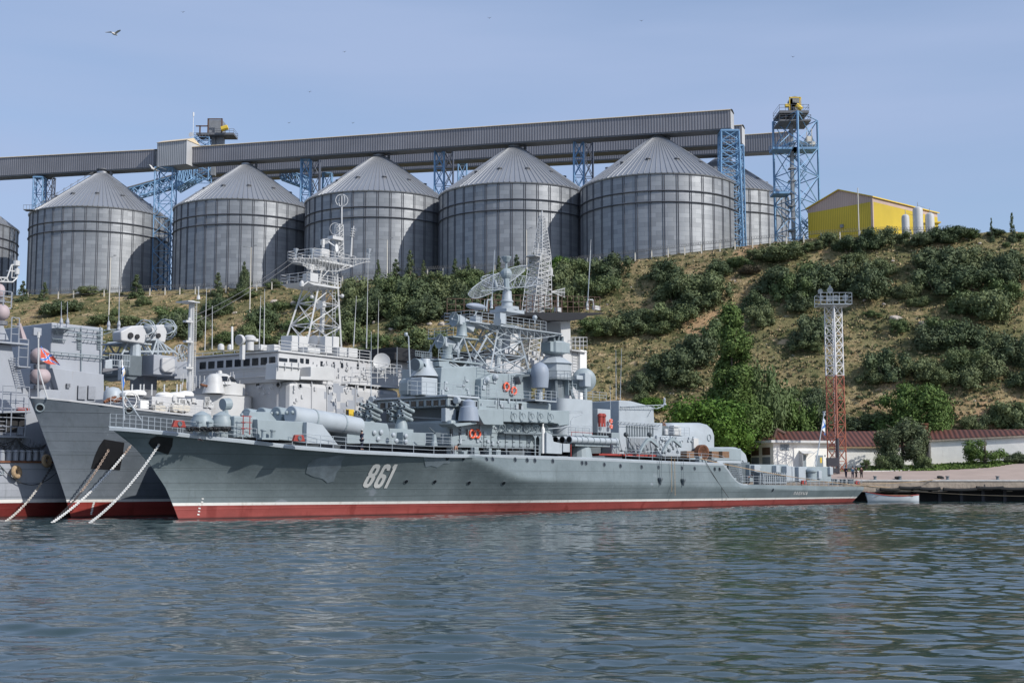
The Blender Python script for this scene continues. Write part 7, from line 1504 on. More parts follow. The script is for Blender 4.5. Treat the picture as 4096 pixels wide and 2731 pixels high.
C0_, C1_, C2_, C3_ = F1.P(*ZH(1272, -170), .15), F1.P(*ZH(1284, 175), .15), F1.P(*ZH(1290, -150), .15), F1.P(*ZH(1312, 60), .15)
def fb_(u, v): p = C0_.lerp(C2_, u).lerp(C1_.lerp(C3_, u), v); return (p.x, p.y+.12*math.sin(v*9)*u, p.z)
flag('furled_jack', F1, fb_, 6, 20, lambda u, v: 'flag_blue' if (v > .62 and u < .8) or (.28 < v < .36) or (u < .25 and v > .4) else ('roof_edge' if v > .5 else 'flag_white'), 'limp blue and white flag wrapped round the frigate jackstaff')
def chain(a, b, n, m1, m2, label, split=.0, sg=.6, R_=.085, r=.033):
    a, b = Vector(a), Vector(b); P_ = sag(a, b, sg, n); rt = empty('anchor_chain', a); qs = [MB(), MB()]
    for i, (p, p2) in enumerate(zip(P_[:-1], P_[1:])):
        d = (p2-p).normalized(); c = (p+p2)/2-a; up = d.orthogonal().normalized(); sd = d.cross(up); nrm = (up if i % 2 else sd); w_ = d.cross(nrm); vs = []; L_ = (p2-p).length*.68
        for k in range(8):
            t = 2*math.pi*k/8; ctr = c+d*(L_*math.cos(t))+w_*(R_*math.sin(t)); rad = (d*math.cos(t)+w_*math.sin(t))
            for j in range(4): f = 2*math.pi*j/4; vs.append(ctr+rad*(r*math.cos(f))+nrm*(r*math.sin(f)))
        qs[0 if i/n > split else 1].add(vs, [(k*4+j, ((k+1) % 8)*4+j, ((k+1) % 8)*4+(j+1) % 4, k*4+(j+1) % 4) for k in range(8) for j in range(4)])
    qs[0].build('links', m1, rt)
    if qs[1].v: qs[1].build('links', m2, rt)
    tag(rt, label, 'anchor chain', 'anchor chains running into the water'); return rt
u, w_ = locate(F1, H1, *ZH(1665, 700)); p, U, V, N = hull_frame(H1, u, w_)
chain(F1.W(*(p+N*.05)), water(*ZH(935, 1545)), 76, 'white_paint', 'chain_metal', 'rightmost white chain, from the frigate bow down to the water', .0)
u, w_ = locate(F2, H2, *ZH(1130, 775)); p, U, V, N = hull_frame(H2, u, w_)
chain(F2.W(*(p+N*.15)), water(*ZH(560, 1520), -.1), 56, 'chain_rusty', 'chain_rusty', 'brownish chain from the black anchor pocket of the second ship', .3)
cs_ = F2.W(*(lambda f: f[0]+f[3]*.3)(hull_frame(H2, *locate(F2, H2, *ZH(1355, 722))))); chain(cs_, water(*ZH(518, 1558), -.1), 88, 'white_paint', 'chain_rusty', 'long white chain crossing the second hull, left of the frigate chain', .08)
c3 = F3.W(*F3.P(*ZH(548, 940), 9.2)); 
chain(c3, water(*ZH(40, 1540), -.1), 54, 'chain_metal', 'cable', 'leftmost chain, dark then pale, in front of the cruiser hull', .35)
def line(a, b, sg, r, m, label, cat='mooring line', grp=None):
    a = Vector(a); o = wire('mooring_line', [p-a for p in sag(a, b, sg, 20)], r, m); o.location = a; tag(o, label, cat, grp)
line(F1.W(*F1.P(*ZE(0, 872), 7.0)), at(3560, 1948, 205), .6, .05, 'rope', 'tan rope from the deck drum running aft past the quarterdeck rail')
line(F1.W(*F1.P(*ZE(1645, 1150), 5.3)), at(4200, 1984, 150), .4, .05, 'rope', 'tan rope leading right from the frigate stern just above the dark quay face')
line(F1.W(*F1.P(*ZE(1650, 1135), 5.2)), at(3760, 1915, 208), .2, .05, 'rope', 'tan rope from the frigate stern up to the quay bollards')
line(F1.W(*F1.P(*ZE(45, 880), 7.15)), F1.W(*F1.P(*ZE(300, 1280), 7.2)), .15, .035, 'cable', 'dark rope hanging slantwise down the frigate side near the turrets')
line(F3.W(*F3.P(*ZH(-10, 930), 9.3)), F3.W(*F3.P(*ZH(590, 1020), 9.3)), 1.4, .04, 'cable', 'thin dark line drooping across the cruiser hull')
A_, B_ = F2.W(*F2.P(*ZF(1245, 120), 2)), F2.W(*F2.P(*ZF(200, 760), 0)); line(A_, B_, .3, .025, 'wire', 'upper thin stay running down from the pale ship mast to its foremast')
A_, B_ = F2.W(*F2.P(*ZF(1245, 60), -2)), F2.W(*F2.P(*ZF(190, 690), 0)); line(A_, B_, .5, .022, 'wire', 'lower thin stay running down from the pale ship mast to its foremast')
# ================================================================ quay
q = MB(); XL, XR = -110, 215
root = empty('quay', (0, YQ, 0))
q.box((XL, 0, 1.85), (XR, 1.2, ZQ-.02)); q.box((41, -.02, 1.5), (62, .4, 2.2)); 
rf = random.Random(6)
for k in range(60): x = 42+k*2.9+rf.uniform(-.5, .5); q.box((x, -.05-rf.uniform(0, .12), 1.85-rf.uniform(0, .35)), (x+rf.uniform(.8, 2.4), .3, 1.85+rf.uniform(.1, 1.0)))
q.build('quay_slab', 'quay_concrete', root)
q = MB(); q.box((XL, 4.5, -1), (XR, 5, 1.85)); q.build('back_wall', 'black', root)  # flat black puts the shade of the hollow under the slab into the colour
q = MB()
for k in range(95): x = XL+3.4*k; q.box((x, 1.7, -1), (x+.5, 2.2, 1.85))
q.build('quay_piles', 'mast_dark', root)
q = MB(); q.box((XL, -.12, ZQ-.16), (XR, .75, ZQ+.05)); q.build('edge_kerb', 'quay_edge', root)
tag(root, 'concrete quay wall with white edge and dark hollow underneath, right of the frigate', 'quay')
# paved yard and road
def yb_paved(X):
    return float(np.interp(X, [30, 57, 66, 78, 90, 110, 215], [221.5, 221.5, 223, 227, 236, 243, 246]))
def thp(X, Y): return th(X, Y)+.03
nx2, ny2 = 120, 26; vs = []
for j in range(ny2+1):
    for i in range(nx2+1):
        x = XL+(XR-XL)*i/nx2; y1 = yb_paved(x); y = YQ+.6+(y1-YQ-.6)*j/ny2; vs.append((x, y, thp(x, y)))
me = bpy.data.meshes.new('quay_paving'); me.from_pydata(vs, [], [(j*(nx2+1)+i, j*(nx2+1)+i+1, (j+1)*(nx2+1)+i+1, (j+1)*(nx2+1)+i) for j in range(ny2) for i in range(nx2)]); me.materials.append(M['paving']); o = bpy.data.objects.new('quay_paving', me); C.objects.link(o); tag(o, kind='structure')
vs = []
for i in range(101):
    x = 50+165*i/100; y0 = yb_paved(x)+.3
    for j in range(9): y = y0+(250-y0)*j/8; vs.append((x, y, th(x, y)+.05))
me = bpy.data.meshes.new('lawn'); me.from_pydata(vs, [], [(i*9+j, i*9+9+j, i*9+10+j, i*9+j+1) for i in range(100) for j in range(8)]); mat('lawn_ground', (.085, .11, .035), .95, var=.4, scale=.7, col2=(.20, .17, .08)); me.materials.append(M['lawn_ground']); o = bpy.data.objects.new('lawn', me); C.objects.link(o); tag(o, kind='structure')
q = MB()
for i in range(70):
    x0, x1 = 57+i*1.6, 57+(i+1)*1.6-.08; y0, y1 = yb_paved(x0), yb_paved(x1); z0 = thp(x0, y0)
    q.hexa([(x0, y0, z0-.2), (x1, y1, z0-.2), (x1, y1+.3, z0-.2), (x0, y0+.3, z0-.2)], [(x0, y0, z0+.16), (x1, y1, z0+.16), (x1, y1+.3, z0+.16), (x0, y0+.3, z0+.16)])
tag(q.build('kerb', 'quay_edge'), kind='structure')
def tyrelabel(k): return ['leftmost', 'second', 'third', 'fourth', 'fifth', 'rightmost'][k]
for k, (px, L_) in enumerate(((3560, 3.0), (3640, 3.4), (3720, 3.2), (3840, 5.2), (3960, 4.2), (4060, 4.6))):
    a = at(px, 1950, YQ-.45); q = MB(); P_ = [Vector((L_*(-.5+i/8), 0, -.12*(1-(2*i/8-1)**2)+.1)) for i in range(9)]; q.path(P_, .27, 8); o = q.build('rubber_fender', 'tyre', loc=(a.x, YQ-.4, 1.85+.25*((k*5)%3)/2)); tag(o, tyrelabel(k)+' long black rubber fender slung along the quay wall', 'fender', 'rubber fenders on the quay')
for k, (px, py) in enumerate(((3592, 1906), (3762, 1908), (3580, 1908))):
    p = at(px, 1910, 209+k*.8); p.z = thp(p.x, p.y)
    if k < 2:
        q = MB(); q.torus((0,0,.2), .40, .17, (.1, -.3, 1), 16, 8); o = q.build('tyre', 'tyre', loc=p); tag(o, 'old black tyre lying on the quay edge, '+('nearer the four people' if k == 0 else 'farther from the people, to the right'), 'tyre')
for k, px in enumerate((3500, 3600, 3790, 3990)):
    p = at(px, 1910, 208.2); p.z = thp(p.x, p.y); q = MB(); q.lathe((0,0,0), [(.35, 0), (.22, .1), (.2, .4), (.33, .48), (.3, .58)], 12); q.build('bollard', 'ship_grey_dark', loc=p); tag(bpy.context.scene.objects[-1] if False else C.objects[-1], ['first', 'second', 'third', 'fourth'][k]+' squat dark bollard from the left along the quay edge', 'bollard', 'bollards on the quay')
# ================================================================ buildings by the quay
zg = 4.9
c = at(3093, 1770, 224.0); be = math.radians(16); root = empty('white_utility_building', (c.x, c.y, zg-.2), be); Hw = c.z-zg+.2
r1 = at(3322, 1772, 224.0); Lw = (r1.x-c.x)/math.cos(be)*1.035
q = MB(); q.box((0, 0, 0), (Lw, 8.5, Hw)); q.build('wall', 'wall_white', root)
q = MB(); q.box((-.8, -.9, Hw), (Lw+1.5, 9, Hw+.42)); q.build('roof', 'roof_slab', root)
def wx(px): return (at(px, 1800, 224.0).x-c.x)/math.cos(be)
def wz(py): return at(3150, py, 224.5).z-zg+.2
def panel(nm, x0, x1, y0, y1, m, root=root, d=.05):
    q = MB(); q.box((x0, -d, y0), (x1, .02, y1)); o = q.build(nm, m, root); return o
wn_ = panel('window', wx(3121), wx(3161), wz(1801), wz(1775), 'roof_slab'); q = MB()
for k in range(5): q.box((wx(3121)+.1+k*.32, -.09, wz(1801)+.05), (wx(3121)+.36+k*.32, -.055, wz(1775)-.05))
q.build('panes', 'door_grey', wn_)
panel('door', wx(3207), wx(3232), 0, wz(1818), 'door_grey'); panel('door', wx(3274), wx(3305), 0, wz(1819), 'door_grey'); panel('notice', wx(3292), wx(3300), wz(1850), wz(1828), 'yellow_paint', d=.08); panel('house_number_plate', wx(3312), wx(3317), wz(1824), wz(1818), 'door_grey')
q = MB(); q.hexa([(wx(3203), -1.3, wz(1815)), (wx(3252), -1.3, wz(1812)), (wx(3252), 0, wz(1802)-.0), (wx(3203), 0, wz(1802))], [(wx(3203), -1.3, wz(1815)+.1), (wx(3252), -1.3, wz(1812)+.1), (wx(3252), 0, wz(1802)+.1), (wx(3203), 0, wz(1802)+.1)]); q.box((wx(3203), -1.1, 0), (wx(3203)+.12, -.02, wz(1812))); q.build('canopy', 'roof_slab', root)
for y0, y1 in ((1.2, 4.1), (5.4, 8.2)):
    for z0, z1 in ((2.9, 4.2), (0, 2.55)):
        q = MB(); q.box((-.05, y0, z0), (.02, y1, z1)); q.build('vent_window' if z0 else 'double_door', 'brown_steel' if z0 else 'door_grey', root)
tag(root, 'small white flat-roofed building with grey doors beside the lighting tower', 'building')
# long warehouse with rusty roof
e0 = at(3060, 1786, 236); e1 = at(3592, 1786, 236); rg = at(3400, 1727, 243.5); zg = ZQ; root = empty('rusty_roofed_warehouse', (e0.x, 236, zg))
Lh = e1.x-e0.x; He_ = e0.z-zg; Hg = rg.z-zg
q = MB(); q.box((0, .4, -.5), (Lh+3.7, 14, He_)); q.build('wall', 'wall_white', root)
q = MB(); q.hexa([(-.5, 0, He_), (Lh+4, 0, He_), (Lh+4, 7.5, Hg), (-.5, 7.5, Hg)], [(-.5, 0, He_+.15), (Lh+4, 0, He_+.15), (Lh+4, 7.5, Hg+.15), (-.5, 7.5, Hg+.15)]); q.hexa([(-.5, 7.5, Hg), (Lh+4, 7.5, Hg), (Lh+4, 15, He_), (-.5, 15, He_)], [(-.5, 7.5, Hg+.15), (Lh+4, 7.5, Hg+.15), (Lh+4, 15, He_+.15), (-.5, 15, He_+.15)]); q.build('roof', 'rust_sheet', root)
q = MB(); q.box((Lh*.45, -.12, He_-.25), (Lh, .1, He_-.02)); q.build('gutter', 'rope', root)
tag(root, 'long low warehouse with a rusty corrugated roof behind the lighting tower', 'warehouse')
e0 = at(3724, 1759, 240); e1 = at(4160, 1738, 236); zb_ = th(e0.x+3, 239)-1.2; root = empty('white_brick_warehouse', (e0.x, 240, zb_), math.atan2(-4, e1.x-e0.x)); Lh = e1.x-e0.x+14; h0 = e0.z-zb_; h1 = e1.z-zb_+.6
rgz = at(3730, 1722, 246).z-zb_
q = MB(); q.hexa([(0, .4, 0), (Lh, .4, 0), (Lh, 12, 0), (0, 12, 0)], [(0, .4, h0), (Lh, .4, h1), (Lh, 12, h1), (0, 12, h0)]); q.build('wall', 'wall_white', root)
q = MB(); q.hexa([(-.8, 0, h0), (Lh, 0, h1), (Lh, 6, h1+.45), (-.8, 6, rgz)], [(-.8, 0, h0+.15), (Lh, 0, h1+.15), (Lh, 6, h1+.6), (-.8, 6, rgz+.15)]); q.build('roof', 'rust_sheet', root)
q = MB(); q.hexa([(-.8, -.1, h0-.3), (Lh, -.1, h1-.3), (Lh, .2, h1-.3), (-.8, .2, h0-.3)], [(-.8, -.1, h0-.02), (Lh, -.1, h1-.02), (Lh, .2, h1-.02), (-.8, .2, h0-.02)]); q.build('eaves_board', 'quay_concrete', root)
q = MB(); q.box((-1.2, 3.6, h0), (-.1, 4.8, rgz+1.2)); q.box((-1.3, 3.5, rgz+1.0), (0, 4.9, rgz+1.3)); q.build('chimney', 'rust', root)
tag(root, 'whitewashed brick warehouse with a brown roof at the right edge', 'warehouse')
a = at(3360, 1735, 241); q = MB(); q.tube((0,0,0), (1.5,0,-.8), .3, n=8); q.tube((0,0,0), (-.5,0,-1.5), .3, n=8); a = at(3106, 1716, 238); o = q.build('roof_pipe', 'brown_steel', loc=(a.x, a.y, a.z)); tag(o, 'bent brown pipe sticking out above the rusty warehouse roof', 'pipe')
for px, w_, y0, y1, lb in ((3428, 40, 1652, 1690, 'low pale wall panel behind the lighting tower, between bushes'), (3868, 90, 1640, 1680, 'grey shed wall showing between the trees at lower right')):
    a = at(px, y1+12, 262); r_2 = w_/2*262/F; b = at(px, y0, 262); q = MB(); q.box((-r_2, 0, 0), (r_2, 3.5, b.z-a.z)); root = empty('hillside_shed', (a.x, 262, a.z)); q.build('wall', 'roof_slab' if w_ < 50 else 'steel_grey', root); q = MB(); q.box((-r_2-.3, -.3, b.z-a.z), (r_2+.3, 3.8, b.z-a.z+.25)); q.build('roof', 'steel_grey', root); tag(root, lb, 'shed')
# ================================================================ lighting tower
Yl = 219.; b_l, b_n, b_r = at(3312, 1890, Yl+.6), at(3353, 1890, Yl-1.4), at(3386, 1890, Yl+.2); t_l, t_r = at(3300, 1222, Yl), at(3368, 1222, Yl); zl = th(at(3350, 1890, Yl).x, Yl)-.1
cx_ = (b_l.x+b_r.x)/2; root = empty('lighting_tower', (cx_, Yl, zl)); H_ = t_l.z-zl
bs = [Vector((b_l.x-cx_, .6, 0)), Vector((b_n.x-cx_, -1.4, 0)), Vector((b_r.x-cx_, .2, 0)), Vector((b_l.x+b_r.x-b_n.x-cx_, 2.2, 0))]
s_ = .93
def lv(z): k = 1-(1-s_)*z/H_; return [Vector((p.x*k, p.y*k, z)) for p in bs]
zr = at(3350, 1502, Yl).z-zl
q = MB(); lattice(q, lv(0), lv(zr), 8, .11, .055); q.build('red_section', 'mast_red', root)
q = MB(); lattice(q, lv(zr+.02), lv(H_), 7, .11, .06); q.build('white_section', 'mast_white', root)
q = MB(); q.tube(bs[1], bs[1]+Vector((0, 0, 5.8)), .27, n=10); q.build('lower_mast_tube', 'mast_dark', root)
q = MB(); A_, B_ = lv(0)[1], lv(zr)[1]; q.tube(A_.lerp(B_, .33), B_, .15, n=8); q.build('thick_leg', 'mast_red', root); q = MB(); A_, B_ = lv(zr)[1], lv(H_)[1]; q.tube(A_+Vector((0,0,.02)), B_, .15, n=8); q.build('thick_leg', 'mast_white', root)
q = MB(); ladder(q, (.1, .6, 1), (.1, .6, H_), .5, 60, .03); q.build('ladder', 'ship_light', root)
q = MB(); pl = at(3273, 1221, Yl).x-cx_; pr = at(3396, 1221, Yl).x-cx_; q.box((pl, -1.9, H_-.05), (pr, 2.6, H_+.08)); hh_ = 1.9
for yy in (-1.9, 2.6):
    for k in range(6): x = pl+(pr-pl)*k/5; q.tube((x, yy, H_), (x, yy, H_+hh_), .045, n=4)
    for z in (.6, 1.25, 1.9): q.tube((pl, yy, H_+z), (pr, yy, H_+z), .04, n=4)
for x in (pl, pr):
    for z in (.6, 1.25, 1.9): q.tube((x, -1.9, H_+z), (x, 2.6, H_+z), .04, n=4)
q.build('top_platform', 'ship_light', root)
for px, py, r in ((3281,1166,.42),(3320,1161,.5),(3320,1146,.2),(3343,1190,.42),(3285,1190,.4),(3318,1196,.5),(3381,1190,.5)):
    p = at(px, py, Yl-1.6)-Vector(root.location); q = MB(); q.lathe(p, [(r*.3, -.5), (r*.8, -.25), (r, .05), (r*.95, .12)], 14, (-.2+.1*(px % 5), -1, -.25)); q.build('floodlight', 'lamp_metal', root, smooth=True)
q = MB()
for px in (3281, 3320): p = at(px, 1166, Yl-1.6)-Vector(root.location); q.tube(p, (p.x, p.y, H_), .05)
q.build('lamp_stems', 'ship_light', root)
tag(root, 'tall lattice lighting tower, white above and red below, on the quay', 'lighting tower')
a = at(3392, 1865, 217); root = empty('electric_cabinet', (at(3333, 1865, 217).x, 217, th(at(3333, 1865, 217).x, 217))); q = MB(); q.box((-.9, 0, 1.3), (.9, 1, 2.7)); q.build('box', 'mast_dark', root); q = MB(); [q.box((x-.08, .1, 0), (x+.08, .3, 1.3)) for x in (-.7, .7)]; q.box((-.5, .05, .2), (.6, .6, 1.0)); q.build('stand', 'mast_dark', root); tag(root, 'dark electric cabinet on legs at the foot of the lighting tower', 'cabinet')
# ================================================================ rowing boat
a = at(3465, 1990, 201.); b = at(3674, 1990, 201.); Lb = b.x-a.x; root = empty('rowing_boat', (a.x, 201., 0), 0); q = MB(); vs = []; n_ = 16; st = []
for i in range(n_+1):
    u = i/n_; x = Lb*u; bm = .95*math.sin(math.pi*min(1, max(0, .03+u*.93)))**.6; zt_ = .85+.75*(1-u)**3+.28*u**3; row = []
    for s in (-1, 1):
        for f, z in ((0, -.25), (.55, -.05), (.85, .35), (1, zt_)): row.append((x+(.25*(1-z) if u < .1 else 0), s*bm*f, z))
    vs += row
fs = []
for i in range(n_):
    for s in range(2):
        for j in range(3): a_ = i*8+s*4+j; f = (a_, a_+8, a_+9, a_+1); fs.append(f if s == 0 else f[::-1])
fs += [(0,1,2,3,7,6,5,4), (n_*8, n_*8+4, n_*8+5, n_*8+6, n_*8+7, n_*8+3, n_*8+2, n_*8+1)]
q.add(vs, fs); q.build('hull', 'hull_white', root, smooth=True)
q = MB(); q.path([Vector(vs[i*8+3]) for i in range(n_+1)], .07, 6); q.path([Vector(vs[i*8+7]) for i in range(n_+1)], .07, 6); q.build('gunwale', 'red_paint', root)
q = MB(); q.box((1.2, -.7, .9), (Lb-1, .7, .95)); q.box((2.5, -.85, 1.05), (Lb-1.4, .2, 1.15)); q.build('thwarts', 'wood', root)
tag(root, 'white rowing boat with a red gunwale moored below the quay', 'rowing boat')
# ================================================================ people
def skinmesh(name, pts, edges, rad, m, parent, lvl=1):
    me = bpy.data.meshes.new(name); me.from_pydata(pts, edges, []); o = bpy.data.objects.new(name, me); C.objects.link(o); o.parent = parent; me.materials.append(M[m])
    sk = o.modifiers.new('skin', 'SKIN'); sk.use_smooth_shade = True
    for v, r in zip(me.skin_vertices[0].data, rad): v.radius = (r, r)
    me.skin_vertices[0].data[0].use_root = True
    ss = o.modifiers.new('sub', 'SUBSURF'); ss.levels = lvl; ss.render_levels = lvl; return o
def person(loc, face, top, bottom, label, cap=None, bend=0.0, arms=((-.05, .12), (.1, .1)), scale=1.0, grp=None, step=.08):
    r = empty('person', loc, face); r.scale = (scale,)*3     # faces +x
    def B(x, y, z):                 # bend upper body forward about the hips
        if z > .95: dz = z-.95; return (x+dz*math.sin(bend), y, .95+dz*math.cos(bend))
        return (x, y, z)
    P_ = [B(0,0,.95),B(0,0,1.15),B(0,0,1.38),B(.0,0,1.52),B(.01,0,1.66),B(0,.19,1.40),B(arms[0][0],.25,1.12),B(arms[0][1]+.08,.24,.88),B(0,-.19,1.40),B(arms[1][0],-.25,1.12),B(arms[1][1]+.08,-.24,.88),(0,.1,.9),(step*.6,.11,.48),(step,.11,.07),(step+.16,.12,.04),(0,-.1,.9),(-step*.2,-.11,.48),(-step,-.11,.07),(-step+.16,-.12,.04)]
    E = [(0,1),(1,2),(2,3),(3,4),(2,5),(5,6),(6,7),(2,8),(8,9),(9,10),(0,11),(11,12),(12,13),(13,14),(0,15),(15,16),(16,17),(17,18)]
    R_ = [.13,.12,.13,.055,.10,.065,.048,.035,.065,.048,.035,.095,.065,.045,.04,.095,.065,.045,.04]
    skinmesh('body', P_, E, R_, 'skin', r)
    J = [B(0,0,.86),B(0,0,1.15),B(0,0,1.40),B(0,.2,1.41),B(arms[0][0],.26,1.12),B(arms[0][1]+.05,.25,.93),B(0,-.2,1.41),B(arms[1][0],-.26,1.12),B(arms[1][1]+.05,-.25,.93)]
    skinmesh('jacket', J, [(0,1),(1,2),(2,3),(3,4),(4,5),(2,6),(6,7),(7,8)], [.165,.155,.16,.085,.065,.052,.085,.065,.052], top, r)
    skinmesh('trousers', [(0,0,.93),(0,.1,.86),(step*.6,.11,.48),(step,.11,.1),(0,-.1,.86),(-step*.2,-.11,.48),(-step,-.11,.1)], [(0,1),(1,2),(2,3),(0,4),(4,5),(5,6)], [.15,.12,.09,.075,.12,.09,.075], bottom, r)
    h = B(-.01, 0, 1.70); q = MB(); q.sphere(h, .108, 10, (1, .9, 1)); q.build('hair', 'black_cloth', r)
    h = B(.045, 0, 1.655); q = MB(); q.box((h[0]+.055, -.012, h[2]-.02), (h[0]+.085, .012, h[2]+.02)); q.build('nose', 'skin', r)
    if cap: q = MB(); h = B(0, 0, 1.745); q.lathe(h, [(.11, 0), (.14, .05), (.145, .08), (.05, .1)], 14); q.build('cap', cap, r, smooth=True)
    tag(r, label, 'person', grp); return r
g = 'people standing on the quay'
for px, fc, tp, bt, cp_, lb in ((3384, 1.4, 'navy_cloth', 'navy_cloth', None, 'person in a dark blue jacket standing apart, leftmost of the four on the quay'), (3411, -.6, 'blue_cloth', 'navy_cloth', 'black_cloth', 'person in a mid blue shirt, second of the four on the quay'),
        (3425, .2, 'black_cloth', 'black_cloth', 'black_cloth', 'tall person in black with a cap, third of the four on the quay'), (3446, 2.6, 'maroon_cloth', 'black_cloth', None, 'person in a dark maroon coat, rightmost of the four on the quay')):
    p = at(px, 1900, 210.5 if px != 3384 else 211.5); p.z = thp(p.x, p.y); person(p, fc-.8, tp, bt, lb, cp_, scale=1.03, grp=g, step=.05)
p = F1.P(*ZA(122, 1510), 5.6); p.z = zdf(p.x)+.0; person(F1.W(*p), F1.ang, 'navy_cloth', 'navy_cloth', 'sailor in navy uniform and white cap walking on the frigate foredeck', 'white_paint', arms=((.1, .2), (-.25, -.35)), step=.2)
for k, (zx, zy) in enumerate(((505, 1115), (570, 1118))):
    p = F1.P(*ZE(zx, zy), 4.8); p.z = zdf(p.x); person(F1.W(*p), F1.ang-.3+k*3.4, 'navy_cloth', 'navy_cloth', ('left' if k == 0 else 'right')+' one of two people in navy bending over on the frigate quarterdeck', None, bend=1.1, arms=((.15, .3), (.15, .3)), grp='sailors bending on the quarterdeck')
p = F1.P(*ZC(1450, 888), 2.2); person(F1.W(*p), F1.ang, 'skin', 'navy_cloth', 'bare shouldered person showing above the dark hood near the gun turret', None)
p = F1.P(*ZA(1075, 1545), 6.3); p.z = zdf(p.x)-.45; person(F1.W(*p), F1.ang-1.2, 'skin', 'navy_cloth', 'shirtless person crouching at the rail below the two low ring buoys', None, bend=.9, arms=((.2, .3), (.2, .3)))
# ================================================================ gulls and small birds
def gull(px, py, Y, span, bank, face, label, up=.28):
    p = at(px, py, Y); r = empty('gull', p, face); r.rotation_euler = (bank, 0, face); s = span/2
    q = MB(); q.lathe((-.28, 0, 0), [(.01, 0), (.045, .08), (.085, .22), (.08, .36), (.05, .46), (.045, .52), (.01, .60)], 10, (1, 0, 0)); q.build('body', 'feather', r, smooth=True)
    for sg in (-1, 1):
        q = MB(); L_ = [(.10, .04, .0), (.17, s*.45, s*up), (.02, s*.8, s*up*.9), (-.14, s, s*up*.75)]; T_ = [(-.10, .04, 0), (-.05, s*.45, s*up), (-.12, s*.8, s*up*.9), (-.17, s, s*up*.75)]
        vs = [(x, sg*y, z) for x, y, z in L_]+[(x, sg*y, z) for x, y, z in T_]+[(x, sg*y, z-.015) for x, y, z in L_]+[(x, sg*y, z-.015) for x, y, z in T_]
        q.add(vs, [(i, i+1, i+5, i+4) for i in range(3)]+[(i+8, i+12, i+13, i+9) for i in range(3)]+[(i, i+8, i+9, i+1) for i in range(3)]+[(i+4, i+5, i+13, i+12) for i in range(3)]); w_ = q.build('wing', 'feather', r)
        q = MB(); q.add([(x+.005*sg, sg*(y+.01), z+.004) for x, y, z in (L_[3], T_[3], T_[2], L_[2])], [(0, 1, 2, 3)]); q.build('wing_tip', 'feather_dark', w_)
    q = MB(); q.extr([(-.26, -.03, 0), (-.40, -.09, 0), (-.40, .09, 0), (-.26, .03, 0)], (0, 0, .02)); q.build('tail', 'feather', r)
    return tag(r, label, 'gull')
gull(457, 136, 80, 1.15, 0.0, 1.2, 'white gull gliding high in the sky at upper left')
gull(617, 678, 75, 1.35, -.25, -1.9, 'brown and white gull banking in front of the left silos', .3)
for k, (px, py) in enumerate(((731,49),(1377,208),(1238,368),(1957,73),(2566,84),(3172,228),(1155,492),(1411,492))):
    p = at(px, py, 170); q = MB(); q.add([(-.02,0,0),(.28,0,.12),(.22,.08,.1),(-.28,0,.12),(-.22,.08,.1),(0,.14,0)], [(0,1,2,5),(0,5,4,3)]); q.lathe((0,-.1,-.02), [(.01,0),(.05,.1),(.01,.28)], 6, (0,1,0)); o = q.build('swift', 'feather_dark', loc=p); tag(o, 'tiny dark bird speck in the sky, '+['first','second','fourth','fifth','seventh','last','third','sixth'][[0,3,2,4,5,7,1,6].index(k) if False else k]+' of the scattered ones', 'bird', 'small dark birds in the sky')
# ================================================================ vegetation
def leaf_mat(name, c1, c2, c3):
    m = bpy.data.materials.new(name); m.use_nodes = True; n = m.node_tree.nodes; l = m.node_tree.links; b = n['Principled BSDF']; setinp(b, Roughness=.65); b.inputs['Specular IOR Level'].default_value = .2
    t = n.new('ShaderNodeTexCoord'); oi = n.new('ShaderNodeObjectInfo')
    nz = n.new('ShaderNodeTexNoise'); nz.inputs['Scale'].default_value = 3.2; nz.inputs['Detail'].default_value = 4; ad = n.new('ShaderNodeVectorMath'); ad.operation = 'ADD'; l.new(t.outputs['Object'], ad.inputs[0]); l.new(oi.outputs['Location'], ad.inputs[1]); l.new(ad.outputs[0], nz.inputs['Vector'])
    r = n.new('ShaderNodeMapRange'); r.inputs[1].default_value = .35; r.inputs[2].default_value = .65; l.new(nz.outputs[0], r.inputs[0])
    q = n.new('ShaderNodeMix'); q.data_type = 'RGBA'; q.inputs[6].default_value = c1+(1,); q.inputs[7].default_value = c2+(1,); l.new(r.outputs[0], q.inputs[0])
    h = n.new('ShaderNodeMix'); h.data_type = 'RGBA'; h.inputs[7].default_value = c3+(1,); l.new(q.outputs[2], h.inputs[6])
    k = n.new('ShaderNodeMath'); k.operation = 'MULTIPLY'; k.inputs[1].default_value = .55; l.new(oi.outputs['Random'], k.inputs[0]); l.new(k.outputs[0], h.inputs[0]); l.new(h.outputs[2], b.inputs['Base Color']); M[name] = m
leaf_mat('leaf_dark', (.06, .088, .042), (.10, .135, .062), (.125, .145, .08))
leaf_mat('leaf_mid', (.085, .128, .048), (.14, .185, .075), (.175, .185, .10))
leaf_mat('leaf_poplar', (.06, .105, .025), (.12, .18, .045), (.11, .16, .045))
leaf_mat('leaf_tree', (.055, .10, .025), (.13, .20, .05), (.12, .18, .05))
leaf_mat('leaf_fresh', (.055, .115, .016), (.11, .19, .03), (.09, .17, .03))
leaf_mat('leaf_dry', (.08, .065, .045), (.12, .10, .06), (.09, .08, .05))
